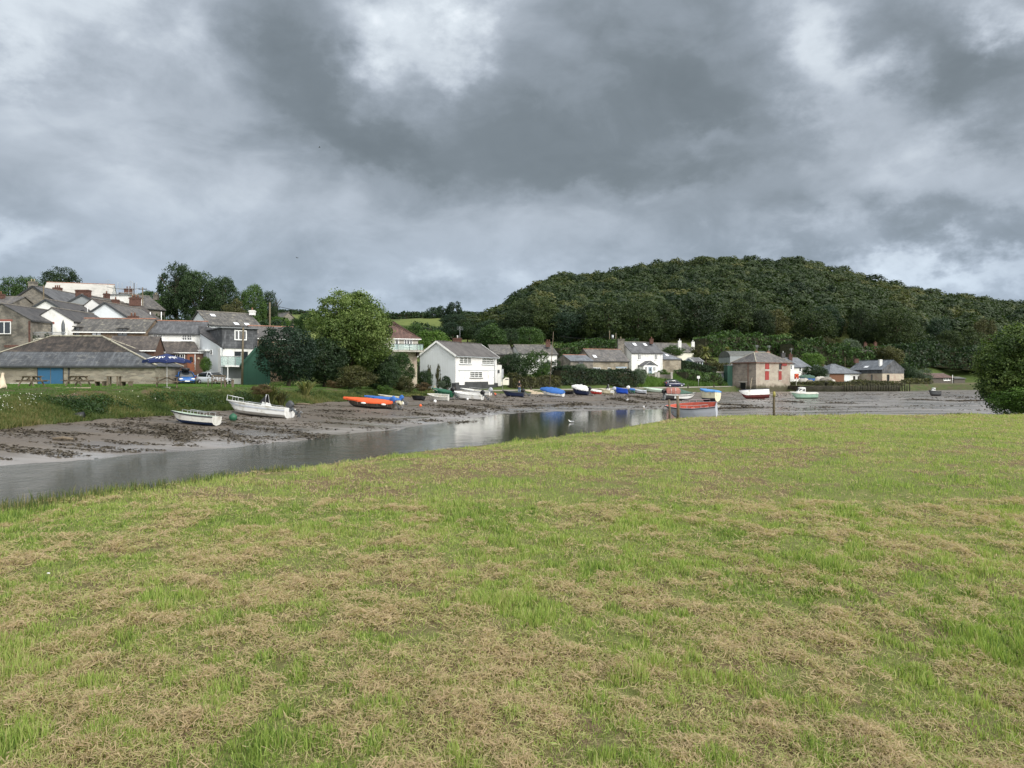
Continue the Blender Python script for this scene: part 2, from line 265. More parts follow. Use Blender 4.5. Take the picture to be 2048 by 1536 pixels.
class MB:
    """collects faces; build() makes one mesh object with UVs in metres"""
    def __init__(s): s.v = []; s.f = []; s.mi = []; s.sm = []; s.cur = 0; s.smooth = False
    def add(s, vs, fs):
        o = len(s.v); s.v += [Vector(v) for v in vs]
        for f in fs: s.f.append([o + i for i in f]); s.mi.append(s.cur); s.sm.append(s.smooth)
        return s
    def quad(s, a, b, c, d): return s.add([a, b, c, d], [(0, 1, 2, 3)])
    def poly(s, pts): return s.add(pts, [list(range(len(pts)))])
    def hexa(s, p):        # 8 points: bottom ring then top ring
        return s.add(p, [(3, 2, 1, 0), (4, 5, 6, 7), (0, 1, 5, 4), (1, 2, 6, 5), (2, 3, 7, 6), (3, 0, 4, 7)])
    def box(s, c, d, rot=None):
        c = Vector(c); h = [Vector((x * d[0] / 2, y * d[1] / 2, z * d[2] / 2)) for z in (-1, 1) for x, y in ((-1, -1), (1, -1), (1, 1), (-1, 1))]
        if rot is not None:
            r = Euler(rot).to_matrix() if not isinstance(rot, Matrix) else rot
            h = [r @ v for v in h]
        return s.hexa([c + v for v in h])
    def bar(s, a, b, w, d=None, up=(0, 0, 1)):
        a = Vector(a); b = Vector(b); t = (b - a).normalized(); u = Vector(up)
        if abs(t.dot(u)) > .98: u = Vector((1, 0, 0))
        x = t.cross(u).normalized(); y = x.cross(t); d = d or w
        r = [(-1, -1), (1, -1), (1, 1), (-1, 1)]
        return s.hexa([a + x * i * w / 2 + y * j * d / 2 for i, j in r] + [b + x * i * w / 2 + y * j * d / 2 for i, j in r])
    def slab(s, pts, th):  # a polygon given by its top, thickened downwards
        pts = [Vector(p) for p in pts]; n = len(pts); lo = [p - Vector((0, 0, th)) for p in pts]
        s.add(pts + lo, [list(range(n)), list(range(2 * n - 1, n - 1, -1))] + [(i, i + n, (i + 1) % n + n, (i + 1) % n) for i in range(n)]); return s
    def prism(s, pts, vec):
        pts = [Vector(p) for p in pts]; n = len(pts); q = [p + Vector(vec) for p in pts]
        s.add(pts + q, [list(range(n - 1, -1, -1)), list(range(n, 2 * n))] + [(i, (i + 1) % n, (i + 1) % n + n, i + n) for i in range(n)]); return s
    def tube(s, pts, r, n=6, caps=True):
        pts = [Vector(p) for p in pts]; rs = r if isinstance(r, (list, tuple)) else [r] * len(pts); vs = []; k = len(pts)
        for i, p in enumerate(pts):
            t = (pts[min(i + 1, k - 1)] - pts[max(i - 1, 0)]).normalized(); u = Vector((0, 0, 1)) if abs(t.z) < .9 else Vector((1, 0, 0))
            x = t.cross(u).normalized(); y = x.cross(t)
            vs += [p + (x * math.cos(a) + y * math.sin(a)) * rs[i] for a in [2 * math.pi * j / n for j in range(n)]]
        fs = [(i * n + j, i * n + (j + 1) % n, (i + 1) * n + (j + 1) % n, (i + 1) * n + j) for i in range(k - 1) for j in range(n)]
        if caps: fs += [list(range(n - 1, -1, -1)), [(k - 1) * n + j for j in range(n)]]
        sm = s.smooth; s.smooth = n > 5; s.add(vs, fs); s.smooth = sm; return s
    def blob(s, c, r, e=1.0, nu=12, nv=8, rot=None):  # superellipsoid
        c = Vector(c); vs = []; sg = lambda x, p: math.copysign(abs(x) ** p, x); m_ = Euler(rot).to_matrix() if rot else None
        for i in range(nv + 1):
            v = -math.pi / 2 + math.pi * i / nv
            for j in range(nu):
                u = 2 * math.pi * j / nu
                q = Vector((r[0] * sg(math.cos(v), e) * sg(math.cos(u), e), r[1] * sg(math.cos(v), e) * sg(math.sin(u), e), r[2] * sg(math.sin(v), e)))
                vs.append(c + (m_ @ q if m_ else q))
        fs = [(i * nu + j, i * nu + (j + 1) % nu, (i + 1) * nu + (j + 1) % nu, (i + 1) * nu + j) for i in range(nv) for j in range(nu)]
        sm = s.smooth; s.smooth = True; s.add(vs, fs); s.smooth = sm; return s
    def rings(s, rs, closed=True, cap=True):   # loft through equal-length rings
        n = len(rs[0]); vs = [p for r_ in rs for p in r_]; m_ = n if closed else n - 1
        fs = [(i * n + j, i * n + (j + 1) % n, (i + 1) * n + (j + 1) % n, (i + 1) * n + j) for i in range(len(rs) - 1) for j in range(m_)]
        if cap: fs += [list(range(n - 1, -1, -1)), [(len(rs) - 1) * n + j for j in range(n)]]
        return s.add(vs, fs)
    def build(s, name, mats, parent=None, smooth=None):
        if isinstance(mats, str): mats = [mats]
        org = ORG.get(parent.name, Vector((0, 0, 0))) if parent is not None else Vector((0, 0, 0))
        me = bpy.data.meshes.new(name)
        me.from_pydata([v - org for v in s.v], [], s.f)
        me.polygons.foreach_set('material_index', s.mi); me.polygons.foreach_set('use_smooth', s.sm)
        uv = me.uv_layers.new(name='uv').data
        for p in me.polygons:
            n_ = p.normal; u = Vector((-n_.y, n_.x, 0))
            u = u.normalized() if u.length > .02 else Vector((1, 0, 0)); w = n_.cross(u)
            if w.z < 0: w = -w
            for li in p.loop_indices:
                q = me.vertices[me.loops[li].vertex_index].co; uv[li].uv = (q.dot(u), q.dot(w))
        o = link_mesh(name, me, parent, mats)
        if parent is not None: ORG[o.name] = org
        return o

def fast_mesh(name, co_, k, tint=None, extra=None):
    """co_: (n*k,3) vertices, faces of k corners each; or with extra = (loops, starts, totals)"""
    me = bpy.data.meshes.new(name); nv = len(co_)
    me.vertices.add(nv); me.vertices.foreach_set('co', np.ascontiguousarray(co_, np.float32).ravel())
    if extra is None:
        nf = nv // k; loops = np.arange(nv, dtype=np.int32); st = np.arange(nf, dtype=np.int32) * k
    else:
        loops, st = extra; nf = len(st)
    me.loops.add(len(loops)); me.loops.foreach_set('vertex_index', loops.astype(np.int32))
    me.polygons.add(nf); me.polygons.foreach_set('loop_start', st.astype(np.int32))
    me.update(calc_edges=True)
    if tint is not None:
        a = me.attributes.new('tint', 'FLOAT', 'FACE'); a.data.foreach_set('value', tint.astype(np.float32))
    return me

# ------------------------------------------------------------------ value noise for shaping
def _h(ix, iy, s):
    n = (ix.astype(np.int64) * 374761393 + iy.astype(np.int64) * 668265263 + s * 974634777) & 0xffffffff
    n = ((n ^ (n >> 13)) * 1274126177) & 0xffffffff
    return ((n ^ (n >> 16)) & 0xffff) / 65535.0
def vn(x, y, s=0):
    ix = np.floor(x); iy = np.floor(y); fx = x - ix; fy = y - iy; fx = fx * fx * (3 - 2 * fx); fy = fy * fy * (3 - 2 * fy)
    a = _h(ix, iy, s); b = _h(ix + 1, iy, s); c = _h(ix, iy + 1, s); d = _h(ix + 1, iy + 1, s)
    return (a * (1 - fx) + b * fx) * (1 - fy) + (c * (1 - fx) + d * fx) * fy
def fbm(x, y, s=0, o=4, g_=.5):
    t = 0; a = 1; w = 0
    for i in range(o): t = t + a * vn(x * 2 ** i + 7.3 * i, y * 2 ** i - 3.1 * i, s + i); w += a; a *= g_
    return t / w

# ------------------------------------------------------------------ terrain: cross-sections (distance, height) fanned out from the viewpoint's side of the creek
# A field edge | B creek bed | C far water's edge | D top of the mud | E bank top | E2 | F end of lawn or road | F2 | G village | M hill foot | R crest
TT = {
 -400: (6.0, -3.6, 22, 30, -2.3, 36, -1.0, 42, -.8, 80, -.66, 88, .2, 150, 9, 250, 16, 450, 30),
 0:    (9.3, -3.6, 27.8, 36.5, -2.35, 40, -.92, 50, -.66, 80, -.66, 88, .2, 150, 9, 250, 16, 450, 30),
 200:  (10.5, -3.6, 30.8, 43, -2.3, 46, -.85, 53, -.64, 80, -.66, 88, .2, 150, 9, 250, 16, 450, 30),
 330:  (11.3, -3.6, 33.0, 47.5, -2.3, 51, -.85, 57, -.66, 92, -.72, 97, 0, 150, 7, 250, 15, 450, 30),
 450:  (12.4, -3.6, 35.2, 54, -2.3, 57, -.92, 62, -.78, 94, -.75, 99, 0, 150, 6, 250, 15, 450, 32),
 600:  (13.7, -3.6, 39.4, 65, -2.3, 70, -1.15, 76, -.95, 95, -.8, 104, 0, 160, 5, 260, 15, 420, 34),
 700:  (15.0, -3.6, 43.6, 74, -2.25, 79, -1.4, 85, -1.2, 100, -1.2, 108, -.6, 170, 4, 270, 14, 440, 33),
 800:  (16.4, -3.6, 47.8, 86, -2.2, 91, -1.8, 95, -1.6, 110, -1.6, 118, -1.2, 180, 4, 280, 15, 450, 35),
 900:  (17.7, -3.6, 56.0, 98, -2.15, 103, -1.95, 106, -1.92, 112, -1.9, 126, -1.2, 175, 3, 290, 14, 450, 37),
 960:  (18.4, -3.6, 63, 101, -2.15, 105, -1.98, 109, -1.92, 116, -1.9, 128, -1.0, 180, 3, 300, 16, 500, 38),
 1000: (19.0, -3.6, 67.5, 103, -2.15, 106, -2.0, 110, -1.92, 118, -1.9, 130, -.8, 180, 3, 300, 20, 560, 42),
 1060: (20.2, -3.6, 71.5, 105, -2.2, 108, -2.0, 117, -1.93, 123, -1.9, 132, -.4, 185, 3, 340, 24, 600, 60),
 1130: (21.5, -3.6, 74, 109, -2.22, 113, -2.0, 120, -1.93, 128, -1.88, 137, -.2, 190, 3, 360, 27, 600, 68),
 1200: (23.0, -3.6, 75.8, 113, -2.2, 118, -2.0, 125, -1.93, 133, -1.86, 143, 0, 190, 3.5, 380, 29, 600, 70.5),
 1300: (27.6, -3.55, 77.5, 118, -2.3, 123, -2.02, 136, -1.93, 149, -1.86, 158, .3, 200, 4, 380, 31, 600, 74),
 1350: (30.2, -3.4, 78, 121, -2.3, 126, -2.02, 140, -1.93, 153, -1.86, 162, .5, 200, 4, 380, 32, 600, 78.5),
 1420: (31.2, -3.16, 80, 134, -2.55, 139, -1.98, 150, -1.9, 160, -1.85, 170, 0, 205, 4, 380, 33, 600, 83),
 1458: (31.6, -3.13, 85, 147, -2.75, 151, -1.95, 158, -1.88, 168, -1.85, 178, -.9, 205, 4, 380, 33, 600, 83),
 1472: (31.7, -3.13, 85, 164, -3.0, 168, -1.9, 170, -1.86, 172, -1.85, 180, -.8, 205, 4, 380, 33, 600, 82),
 1512: (32.1, -3.12, 85, 165, -3.05, 168, -2.2, 170, -1.8, 174, -1.5, 182, -.8, 210, 4, 380, 33, 600, 80.5),
 1572: (32.3, -3.12, 85, 168, -3.05, 171.5, -1.9, 173, -1.6, 176, -1.4, 185, -.8, 212, 4, 380, 32, 600, 79.5),
 1590: (32.5, -3.12, 85, 166, -3.0, 168.5, -1.7, 171, -1.4, 177, -1.3, 187, -1.0, 215, 4, 380, 32, 600, 79.5),
 1700: (33.0, -3.12, 85, 165, -3.0, 167.5, -1.6, 172, -1.3, 180, -1.2, 195, -.6, 225, 3, 380, 29, 600, 70.5),
 1790: (33.2, -3.12, 85, 168, -3.0, 171, -1.7, 176, -1.5, 190, -1.3, 205, -.8, 235, 3, 380, 27, 600, 60),
 1900: (33.5, -3.12, 85, 178, -2.9, 190, -2.0, 200, -1.8, 244, -1.6, 254, -.9, 268, 4, 400, 25, 600, 53),
 2048: (33.9, -3.12, 85, 180, -2.9, 192, -2.0, 205, -1.8, 246, -1.6, 254, -.9, 270, 4, 400, 24, 620, 46),
 2550: (34.0, -3.12, 85, 180, -2.9, 192, -1.8, 205, -1.5, 246, -1.0, 254, -.5, 270, 4, 400, 22, 620, 36)}
for px, k in ((-900, .8), (-2441, .55), (-8000, .25), (-30000, .07)):
    r_ = list(TT[-400]); TT[px] = tuple([r_[0] * k] + [v if i in (1, 4, 6, 8, 10, 12, 14, 16, 18) else v * k for i, v in enumerate(r_) if i])
for px, k in ((5000, .6), (30000, .1)):
    r_ = list(TT[2550]); TT[px] = tuple([r_[0] * k] + [v if i in (1, 4, 6, 8, 10, 12, 14, 16, 18) else v * k for i, v in enumerate(r_) if i])
TP = np.array(sorted(TT)); TV = np.array([TT[int(k)] for k in TP])
FZ = -1.6
def keys(px):
    """distance and height of the 14 key points of each column"""
    c = [np.interp(px, TP, TV[:, i]) for i in range(TV.shape[1])]
    A = c[0]; bed = c[1]; cz = np.where(bed > -3.3, np.maximum(bed + .02, -3.2), -3.2); o = np.ones_like(A)
    wid = 1.5
    Yk = [o * .02, A * .9, A, A + wid, c[2], c[3], c[5], c[7], c[9], c[11], c[13], c[15], c[17], c[17] * 1.5, o * 6000]
    Zk = [o * FZ, o * FZ, o * (FZ - .03), bed, cz, c[4], c[6], c[8], c[10], c[12], c[14], c[16], c[18], c[18] * .5, o * -5]
    return np.array(Yk), np.array(Zk)
def HT(x, y, micro=True):
    x = np.atleast_1d(np.asarray(x, float)); y = np.atleast_1d(np.asarray(y, float)); px = CX + F * x / np.maximum(y, .05)
    Yk, Zk = keys(px); z = Zk[0].copy()
    for i in range(len(Yk) - 1):
        m_ = (y >= Yk[i]) & (y < Yk[i + 1]); t_ = (y - Yk[i]) / (Yk[i + 1] - Yk[i])
        if i in (6, 9, 10, 11): t_ = t_ * t_ * (3 - 2 * t_) if i in (6,) else t_
        z = np.where(m_, Zk[i] + (Zk[i + 1] - Zk[i]) * t_, z)
    if micro: z = z + micro_z(x, y, Yk)
    return z
def micro_z(x, y, Yk):
    f = (fbm(x * .25, y * .25, 1, 3) - .5) * .16 + (fbm(x * 1.1, y * 1.1, 2, 3) - .5) * .07 + (fbm(x * 6, y * 6, 3, 2) - .5) * .05 * np.clip((14 - y) / 5, 0, 1)
    f = f * np.clip(y / 4, 0, 1)
    fm = y < Yk[2]
    mud = (fbm(x * .35, y * .5, 5, 4) - .5) * .22 + (np.abs(fbm(x * .9 + y * .3, y * 1.6, 9, 3) - .5)) * -.16 + .03
    wm = np.clip((y - Yk[4]) / 6, .25, 1) * np.clip((Yk[6] - y) / 3, 0, 1); flat = np.where(Yk[4] > 79, .35, 1.0)
    mm = (y >= Yk[3]) & (y < Yk[6])
    bk = (fbm(x * .6, y * .6, 12, 4) - .5) * .5 * np.clip((y - Yk[5]) / 1.5, 0, 1) * np.clip((Yk[7] - y) / 3, 0, 1)
    bm = (y >= Yk[5]) & (y < Yk[7])
    hl = (fbm(x * .02, y * .02, 20, 4) - .5) * 7 * np.clip((y - 265) / 150, 0, 1) * np.clip((900 - y) / 300, 0, 1)
    return np.where(fm, f, 0) + np.where(mm, mud * wm * flat, 0) + np.where(bm, bk, 0) + np.where(y > 265, hl, 0)
def ht(x, y): return float(HT(x, y)[0])
def G(px, Y_): x = (px - CX) / F * Y_; return Vector((x, Y_, ht(x, Y_)))
def onmud(px, py):
    """the point of the terrain that shows at this spot of the photograph, searched beyond the water"""
    Ys = np.linspace(34.5, 175, 1800); x = (px - CX) / F * Ys; z = HT(x, Ys, False); pr = HY - F * z / Ys
    Yk, _ = keys(np.array([px])); ok = Ys > Yk[4][0] * .93
    i = np.argmin(np.where(ok, np.abs(pr - py), 1e9)); return float(Ys[i])
def P3(px, py, Y_): return Vector(((px - CX) / F * Y_, Y_, (HY - py) / F * Y_))
def ZP(py, Y_): return (HY - py) / F * Y_

pcols = np.concatenate([[-30000, -15000, -8000, -5000, -3300, -2441, -1700, -1200, -900, -700, -580], np.linspace(-500, 2550, 720), [2700, 3000, 3500, 4200, 5000, 8000, 15000, 30000]])
Yk_, Zk_ = keys(pcols)
def sheet(name, mat_, segs, cols=None, rowf=None):
    """segs: list of (key index, rows); a strip of terrain between two key distances"""
    pc = pcols if cols is None else cols; yk, zk = keys(pc); rows = []
    for i, n in segs:
        for j in range(n): rows.append((i, j / n))
    rows.append((segs[-1][0] + 1, 0.0)); ys = []
    for i, t_ in rows:
        if t_ == 0: ys.append(yk[i])
        elif i == 0: a = np.maximum(yk[0], 1.2); ys.append(np.where(t_ < .03, yk[0] + (1.2 - yk[0]) * t_ / .03, a * (yk[1] / a) ** ((t_ - .03) / .97)))
        elif i in (3, 4, 13): ys.append(yk[i] * (yk[i + 1] / yk[i]) ** t_)
        else: ys.append(yk[i] + (yk[i + 1] - yk[i]) * t_)
    ys = np.array(ys); xs = (pc - CX)[None, :] / F * ys
    if segs[0][0] == 0: pass
    eps = np.zeros_like(ys); eps[-1] -= 1e-6
    z = np.array([HT(xs[r], ys[r] + (1e-7 if r < len(rows) - 1 else -1e-7)) for r in range(len(rows))])
    nr, nc = ys.shape; idx = np.arange(nr * nc).reshape(nr, nc)
    q = np.stack([idx[:-1, :-1], idx[:-1, 1:], idx[1:, 1:], idx[1:, :-1]], -1).reshape(-1, 4)
    v = np.stack([xs, ys, z], -1).reshape(-1, 3)
    me = fast_mesh(name, v, 4, None, (q.ravel(), np.arange(len(q)) * 4))
    me.polygons.foreach_set('use_smooth', np.ones(len(q), bool))
    o = link_mesh(name, me, None, [mat_]); o['kind'] = 'structure'; return o, v

# ground materials
def dryness(x, y):
    a = fbm(x * .16 + 3, y * .13, 31, 4, .55); b = fbm(x * 1.9, y * 1.4, 35, 4, .65)
    e = .26 * np.exp(-((x + 1.6) / 2.4) ** 2 - ((y - 5.4) / 2.0) ** 2) - .15 * np.clip((y - 8) / 4, 0, 1) + .12 * np.exp(-((x - 2.6) / 1.2) ** 2 - ((y - 3.4) / .9) ** 2) + .20 * np.exp(-((y - 14 - x * 1.3) / 3.0) ** 2) * (y > 10)
    left = np.clip((-x * 1.1 - y * .2 + .2) / 3, 0, 1) * .12 * np.clip((9 - y) / 4, 0, 1)
    return np.clip((a - .5) * 1.3 + (b - .5) * 1.7 + .43 + e + left, 0, 1)
m, t, p = base('field_soil', .95, .1); o_ = co(t)
at = t.new('ShaderNodeAttribute'); at.attribute_name = 'dry'
n = t.noise(o_, 22, 5, .7); n2 = t.noise(t.map(o_, (1, 1, 1), rot=(0, 0, .5)), 90, 3, .6)
gr = t.ramp(t.m('MULTIPLY_ADD', n2, .5, t.m('MULTIPLY', n, .5)), [(.25, (.07, .08, .025)), (.5, (.17, .19, .065)), (.75, (.29, .30, .12))])
st = t.ramp(t.m('MULTIPLY_ADD', n2, .5, t.m('MULTIPLY', n, .5)), [(.25, (.05, .038, .02)), (.5, (.17, .13, .075)), (.75, (.36, .285, .175))])
t.link(t.mix(t.ss(t.m('ADD', at.outputs['Fac'], t.m('MULTIPLY', t.m('SUBTRACT', n, .5), .6)), .3, .7), gr, st), p.inputs['Base Color']); bump(t, p, t.m('ADD', n, n2), .8, .03)

m, t, p = base('mud', .42, .5); o_ = co(t)
a = t.noise(t.map(o_, (1, 1, 1)), .22, 6, .6); b = t.noise(t.map(o_, (.5, 1.6, 1), rot=(0, 0, .35)), 1.1, 7, .68, .6); c = t.noise(o_, 9, 4, .6)
col = t.ramp(t.m('MULTIPLY_ADD', c, .3, t.m('MULTIPLY', a, .7)), [(.3, (.078, .065, .050)), (.5, (.130, .111, .090)), (.7, (.20, .178, .15))])
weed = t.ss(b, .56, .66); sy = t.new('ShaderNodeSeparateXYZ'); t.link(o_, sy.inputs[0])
hi = t.ss(sy.outputs[2], -3.12, -2.75)
col = t.mix(t.m('MULTIPLY', t.m('MULTIPLY', weed, hi), .8), col, (.045, .034, .022))
col = t.mix(t.m('MULTIPLY', hi, .5), col, (.095, .074, .055)); silt_sheen = t.ss(t.noise(t.map(o_, (.12, .6, 1)), 1, 5, .6), .30, .62); col = t.mix(t.m('MULTIPLY', t.m('MULTIPLY', t.ss(sy.outputs[2], -2.98, -3.12), silt_sheen), .75), col, (.30, .28, .265))  # pale silt tone that also paints the wet mud's silvery sheen into its colour
t.link(col, p.inputs['Base Color'])
wet = t.m('SUBTRACT', 1.0, hi)
rg = t.m('ADD', t.m('MULTIPLY_ADD', t.ss(t.noise(t.map(o_, (.25, 1.0, 1)), .35, 5, .6), .40, .60), .34, .10), t.m('MULTIPLY', hi, .28)); t.link(t.m('ADD', rg, t.m('MULTIPLY', weed, .2)), p.inputs['Roughness'])
t.link(t.m('MULTIPLY_ADD', wet, .22, .06), p.inputs['Coat Weight']); t.link(t.m('MULTIPLY_ADD', t.ss(a, .4, .6), .25, .2), p.inputs['Coat Roughness'])
bump(t, p, t.m('MULTIPLY', t.m('ADD', t.m('MULTIPLY', b, 1.4), t.m('MULTIPLY', c, .25)), t.m('MULTIPLY_ADD', hi, .8, .22)), .6, .10)

m, t, p = base('creek_water', .045, .5); o_ = co(t)
p.inputs['Base Color'].default_value = (.042, .044, .026, 1); p.inputs['IOR'].default_value = 1.5; p.inputs['Specular IOR Level'].default_value = .8
sy = t.new('ShaderNodeSeparateXYZ'); t.link(o_, sy.inputs[0])
# the near reach is ruffled by the breeze, the far one lies in the lee
ruf = t.ss(t.m('ADD', sy.outputs[0], t.m('MULTIPLY', t.noise(t.map(o_, (.25, .12, 1)), 1, 4), 7)), 1.5, -9.0)
wv = t.m('ADD', t.m('MULTIPLY_ADD', t.noise(t.map(o_, (1.0, .8, 1)), 1, 2, .5), 1.6, t.noise(t.map(o_, (3.2, 1.8, 1)), 1, 3, .6)), t.m('MULTIPLY', t.noise(t.map(o_, (13, 6, 1)), 1, 4, .7), .5))
b_ = t.new('ShaderNodeBump'); b_.inputs['Distance'].default_value = .12; t.link(wv, b_.inputs['Height']); t.link(t.m('MULTIPLY_ADD', ruf, .75, .04), b_.inputs['Strength']); t.link(b_.outputs[0], p.inputs['Normal'])

def turf(name, c0, c1, c2, s=6, big=.12, extra=None):
    m, t, p = base(name, .95, .1); o_ = co(t); n = t.noise(o_, s, 5, .65); b = t.noise(o_, big, 5, .6)
    c = t.ramp(t.m('MULTIPLY_ADD', n, .45, t.m('MULTIPLY', b, .6)), [(.3, c0), (.52, c1), (.75, c2)])
    if extra: c = t.mix(t.ss(t.noise(o_, extra[1], 5, .6), .52, .6), c, extra[0])
    t.link(c, p.inputs['Base Color']); bump(t, p, n, .6, .08)
turf('lawn_turf', (.045, .085, .018), (.085, .15, .03), (.14, .20, .05), 5, .3)
turf('bank_turf', (.03, .045, .016), (.06, .08, .028), (.12, .12, .05), 3, .8, ((.09, .07, .045), .7))
turf('hill_turf', (.07, .10, .03), (.13, .16, .05), (.21, .22, .08), .4, .012, ((.05, .075, .02), .02))
turf('village_ground', (.03, .05, .015), (.06, .09, .025), (.10, .12, .04), 1, .15)
m, t, p = base('road_surface', .9, .2); o_ = co(t)
t.link(t.ramp(t.m('MULTIPLY_ADD', t.noise(o_, 5, 4), .4, t.m('MULTIPLY', t.noise(o_, .25, 5), .6)), [(.3, (.20, .185, .16)), (.5, (.30, .275, .24)), (.7, (.36, .33, .28))]), p.inputs['Base Color'])
m, t, p = base('yard_ground', .95, .1); o_ = co(t)
t.link(t.ramp(t.noise(o_, .9, 6, .65), [(.35, (.05, .06, .025)), (.55, (.12, .11, .06)), (.7, (.25, .23, .18))]), p.inputs['Base Color'])

fo, fv = sheet('field', 'field_soil', [(0, 190), (1, 14), (2, 8)])
da = fo.data.attributes.new('dry', 'FLOAT', 'POINT'); da.data.foreach_set('value', dryness(fv[:, 0], fv[:, 1]).astype(np.float32))
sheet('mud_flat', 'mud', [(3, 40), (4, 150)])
sheet('river_bank', 'bank_turf', [(5, 12), (6, 8)])
lc = pcols[pcols < 868]; rc = pcols[(pcols > 862) & (pcols < 1472)]; yc = pcols[pcols > 1466]
sheet('lawn', 'lawn_turf', [(7, 16)], lc); sheet('road', 'road_surface', [(7, 16)], rc); sheet('quay_ground', 'yard_ground', [(7, 16)], yc)
sheet('village_slope', 'village_ground', [(8, 4), (9, 16)]); sheet('hillside', 'hill_turf', [(10, 30), (11, 30), (12, 8), (13, 8)])
w_ = MB(); w_.quad((-300, 2.5, -3.2), (16, 2.5, -3.2), (60, 110, -3.2), (-300, 110, -3.2)); o = w_.build('water', 'creek_water'); o['kind'] = 'structure'
# the field goes on behind the camera
w_ = MB(); w_.quad((-12, -80, FZ - .02), (400, -80, FZ - .02), (400, .3, FZ - .02), (-12, .3, FZ - .02)); o = w_.build('field_behind', 'field_soil'); o['kind'] = 'structure'

# ------------------------------------------------------------------ foliage
def leaves(cen, out, size, rng, flat=.6, asp=.6):
    n = len(cen); nr = out * flat + rng.normal(size=(n, 3)) * .6; nr /= np.linalg.norm(nr, axis=1)[:, None] + 1e-9
    t1 = np.cross(nr, rng.normal(size=(n, 3))); t1 /= np.linalg.norm(t1, axis=1)[:, None] + 1e-9; t2 = np.cross(nr, t1)
    s_ = (size * rng.uniform(.65, 1.35, n))[:, None]
    return np.stack([cen + t1 * s_, cen + t2 * s_ * asp, cen - t1 * s_, cen - t2 * s_ * asp], 1).reshape(-1, 3)
def crown_arr(seed, nl=14, nc=26, per=11, leaf=.05, spread=.1, hz=1.0, lob=(.30, .46), low=-1.0, up=0.0, flat=.75, core=.28):
    """a crown in the unit box: lobes -> twigs on the lobes' outside -> leaves"""
    rng = np.random.default_rng(seed); cs = []; os_ = []; ti = []
    for k in range(nl):
        zf = 1 - (2 if low < -.9 else 1.25) * (k + .5) / nl; an = k * 2.39996 + seed; d = np.array([math.cos(an) * math.sqrt(1 - zf * zf), math.sin(an) * math.sqrt(1 - zf * zf), zf]) + rng.normal(size=3) * .16; d /= np.linalg.norm(d)
        rr = rng.uniform(*lob); c = d * (1 - rr) * rng.uniform(.80, 1.04); lt = rng.normal() * .10
        if rng.uniform() < core: c = c * .35; rr *= 1.3
        q = rng.normal(size=(nc, 3)); q /= np.linalg.norm(q, axis=1)[:, None]
        q = np.where((q @ (d / np.linalg.norm(d)))[:, None] < -.35, -q, q)
        tw = c + q * rr * rng.uniform(.75, 1.08, (nc, 1)); ct = rng.normal(size=nc) * .10
        ll = tw[:, None, :] + rng.normal(size=(nc, per, 3)) * spread * np.array([1, 1, .7]); ou = np.repeat(q[:, None, :], per, 1) + np.array([0, 0, up])
        cs.append(ll.reshape(-1, 3)); os_.append(ou.reshape(-1, 3)); ti.append((.5 + lt + ct[:, None] + rng.normal(size=(nc, per)) * .10).ravel())
    cs = np.concatenate(cs); cs[:, 2] *= hz
    v = leaves(cs, np.concatenate(os_), leaf, rng, flat); return v, np.clip(np.concatenate(ti), .02, .98)
def crown_mesh(name, *a, **k):
    v, ti = crown_arr(*a, **k); return fast_mesh(name, v, 4, ti)
CR = {}
for i in range(3):
    CR['mid', i] = crown_mesh('crown', 100 + i, 20, 30, 12, .040, .075, lob=(.30, .46))                 # about 5400 leaves
    CR['big', i] = crown_mesh('crown', 200 + i, 64, 60, 14, .023, .042, lob=(.2, .34), up=.4)
    CR['dense', i] = crown_mesh('crown', 300 + i, 34, 40, 12, .030, .055, lob=(.26, .42))
    CR['far', i] = crown_mesh('crown', 400 + i, 16, 24, 9, .062, .08, flat=1.2)
    CR['tall', i] = crown_mesh('crown', 500 + i, 28, 26, 12, .045, .07, lob=(.22, .38))
    CR['open', i] = crown_mesh('crown', 600 + i, 30, 26, 11, .036, .07, lob=(.2, .34))
def trunk_mesh(seed):
    rng = random.Random(seed); b = MB(); b.tube([(0, 0, -.06), (.01, 0, .25), (-.01, .01, .5), (.01, .0, .8)], [.045, .034, .026, .012], 7)
    for k in range(6):
        a = rng.uniform(0, 6.28); z = rng.uniform(.22, .5); l_ = rng.uniform(.22, .36)
        b.tube([(0, 0, z), (math.cos(a) * l_ * .5, math.sin(a) * l_ * .5, z + .14), (math.cos(a) * l_, math.sin(a) * l_, z + .3)], [.02, .013, .005], 5)
    o = b.build('trunk', 'bark'); me = o.data; bpy.data.objects.remove(o); return me
TR = [trunk_mesh(i) for i in range(3)]
trng = random.Random(5)
def tree(name, label, cat, px, Y_, wpx, ytop, ybot, mat_, kind='mid', group=None, trunk=True, zbase=None, dpt=1.0, px2=None):
    """crown spans wpx pixels of the photograph at distance Y_, from row ytop to row ybot"""
    b = G(px, Y_)
    if zbase is not None: b.z = zbase
    w = wpx / F * Y_ / 2; zt = ZP(ytop, Y_); zb = ZP(ybot, Y_); zb = max(zb, b.z - .2)
    r = thing(name, label, cat, b, group=group)
    c = bpy.data.objects.new('crown', CR[kind, trng.randrange(3)]); COL.objects.link(c); c.parent = r
    if not c.data.materials: c.data.materials.append(M['leaf_mid'])
    c.material_slots[0].link = 'OBJECT'; c.material_slots[0].material = M[mat_]
    c.location = (0, 0, (zt + zb) / 2 - b.z); c.rotation_euler = (0, 0, trng.uniform(0, 6.28)); c.scale = (w * 1.02, w * 1.02 * dpt, (zt - zb) / 2)
    if trunk:
        k = bpy.data.objects.new('trunk', TR[trng.randrange(3)]); COL.objects.link(k); k.parent = r
        if not k.data.materials: k.data.materials.append(M['bark'])
        h = (zt - b.z); k.scale = (h * .8, h * .8, h)
    return r
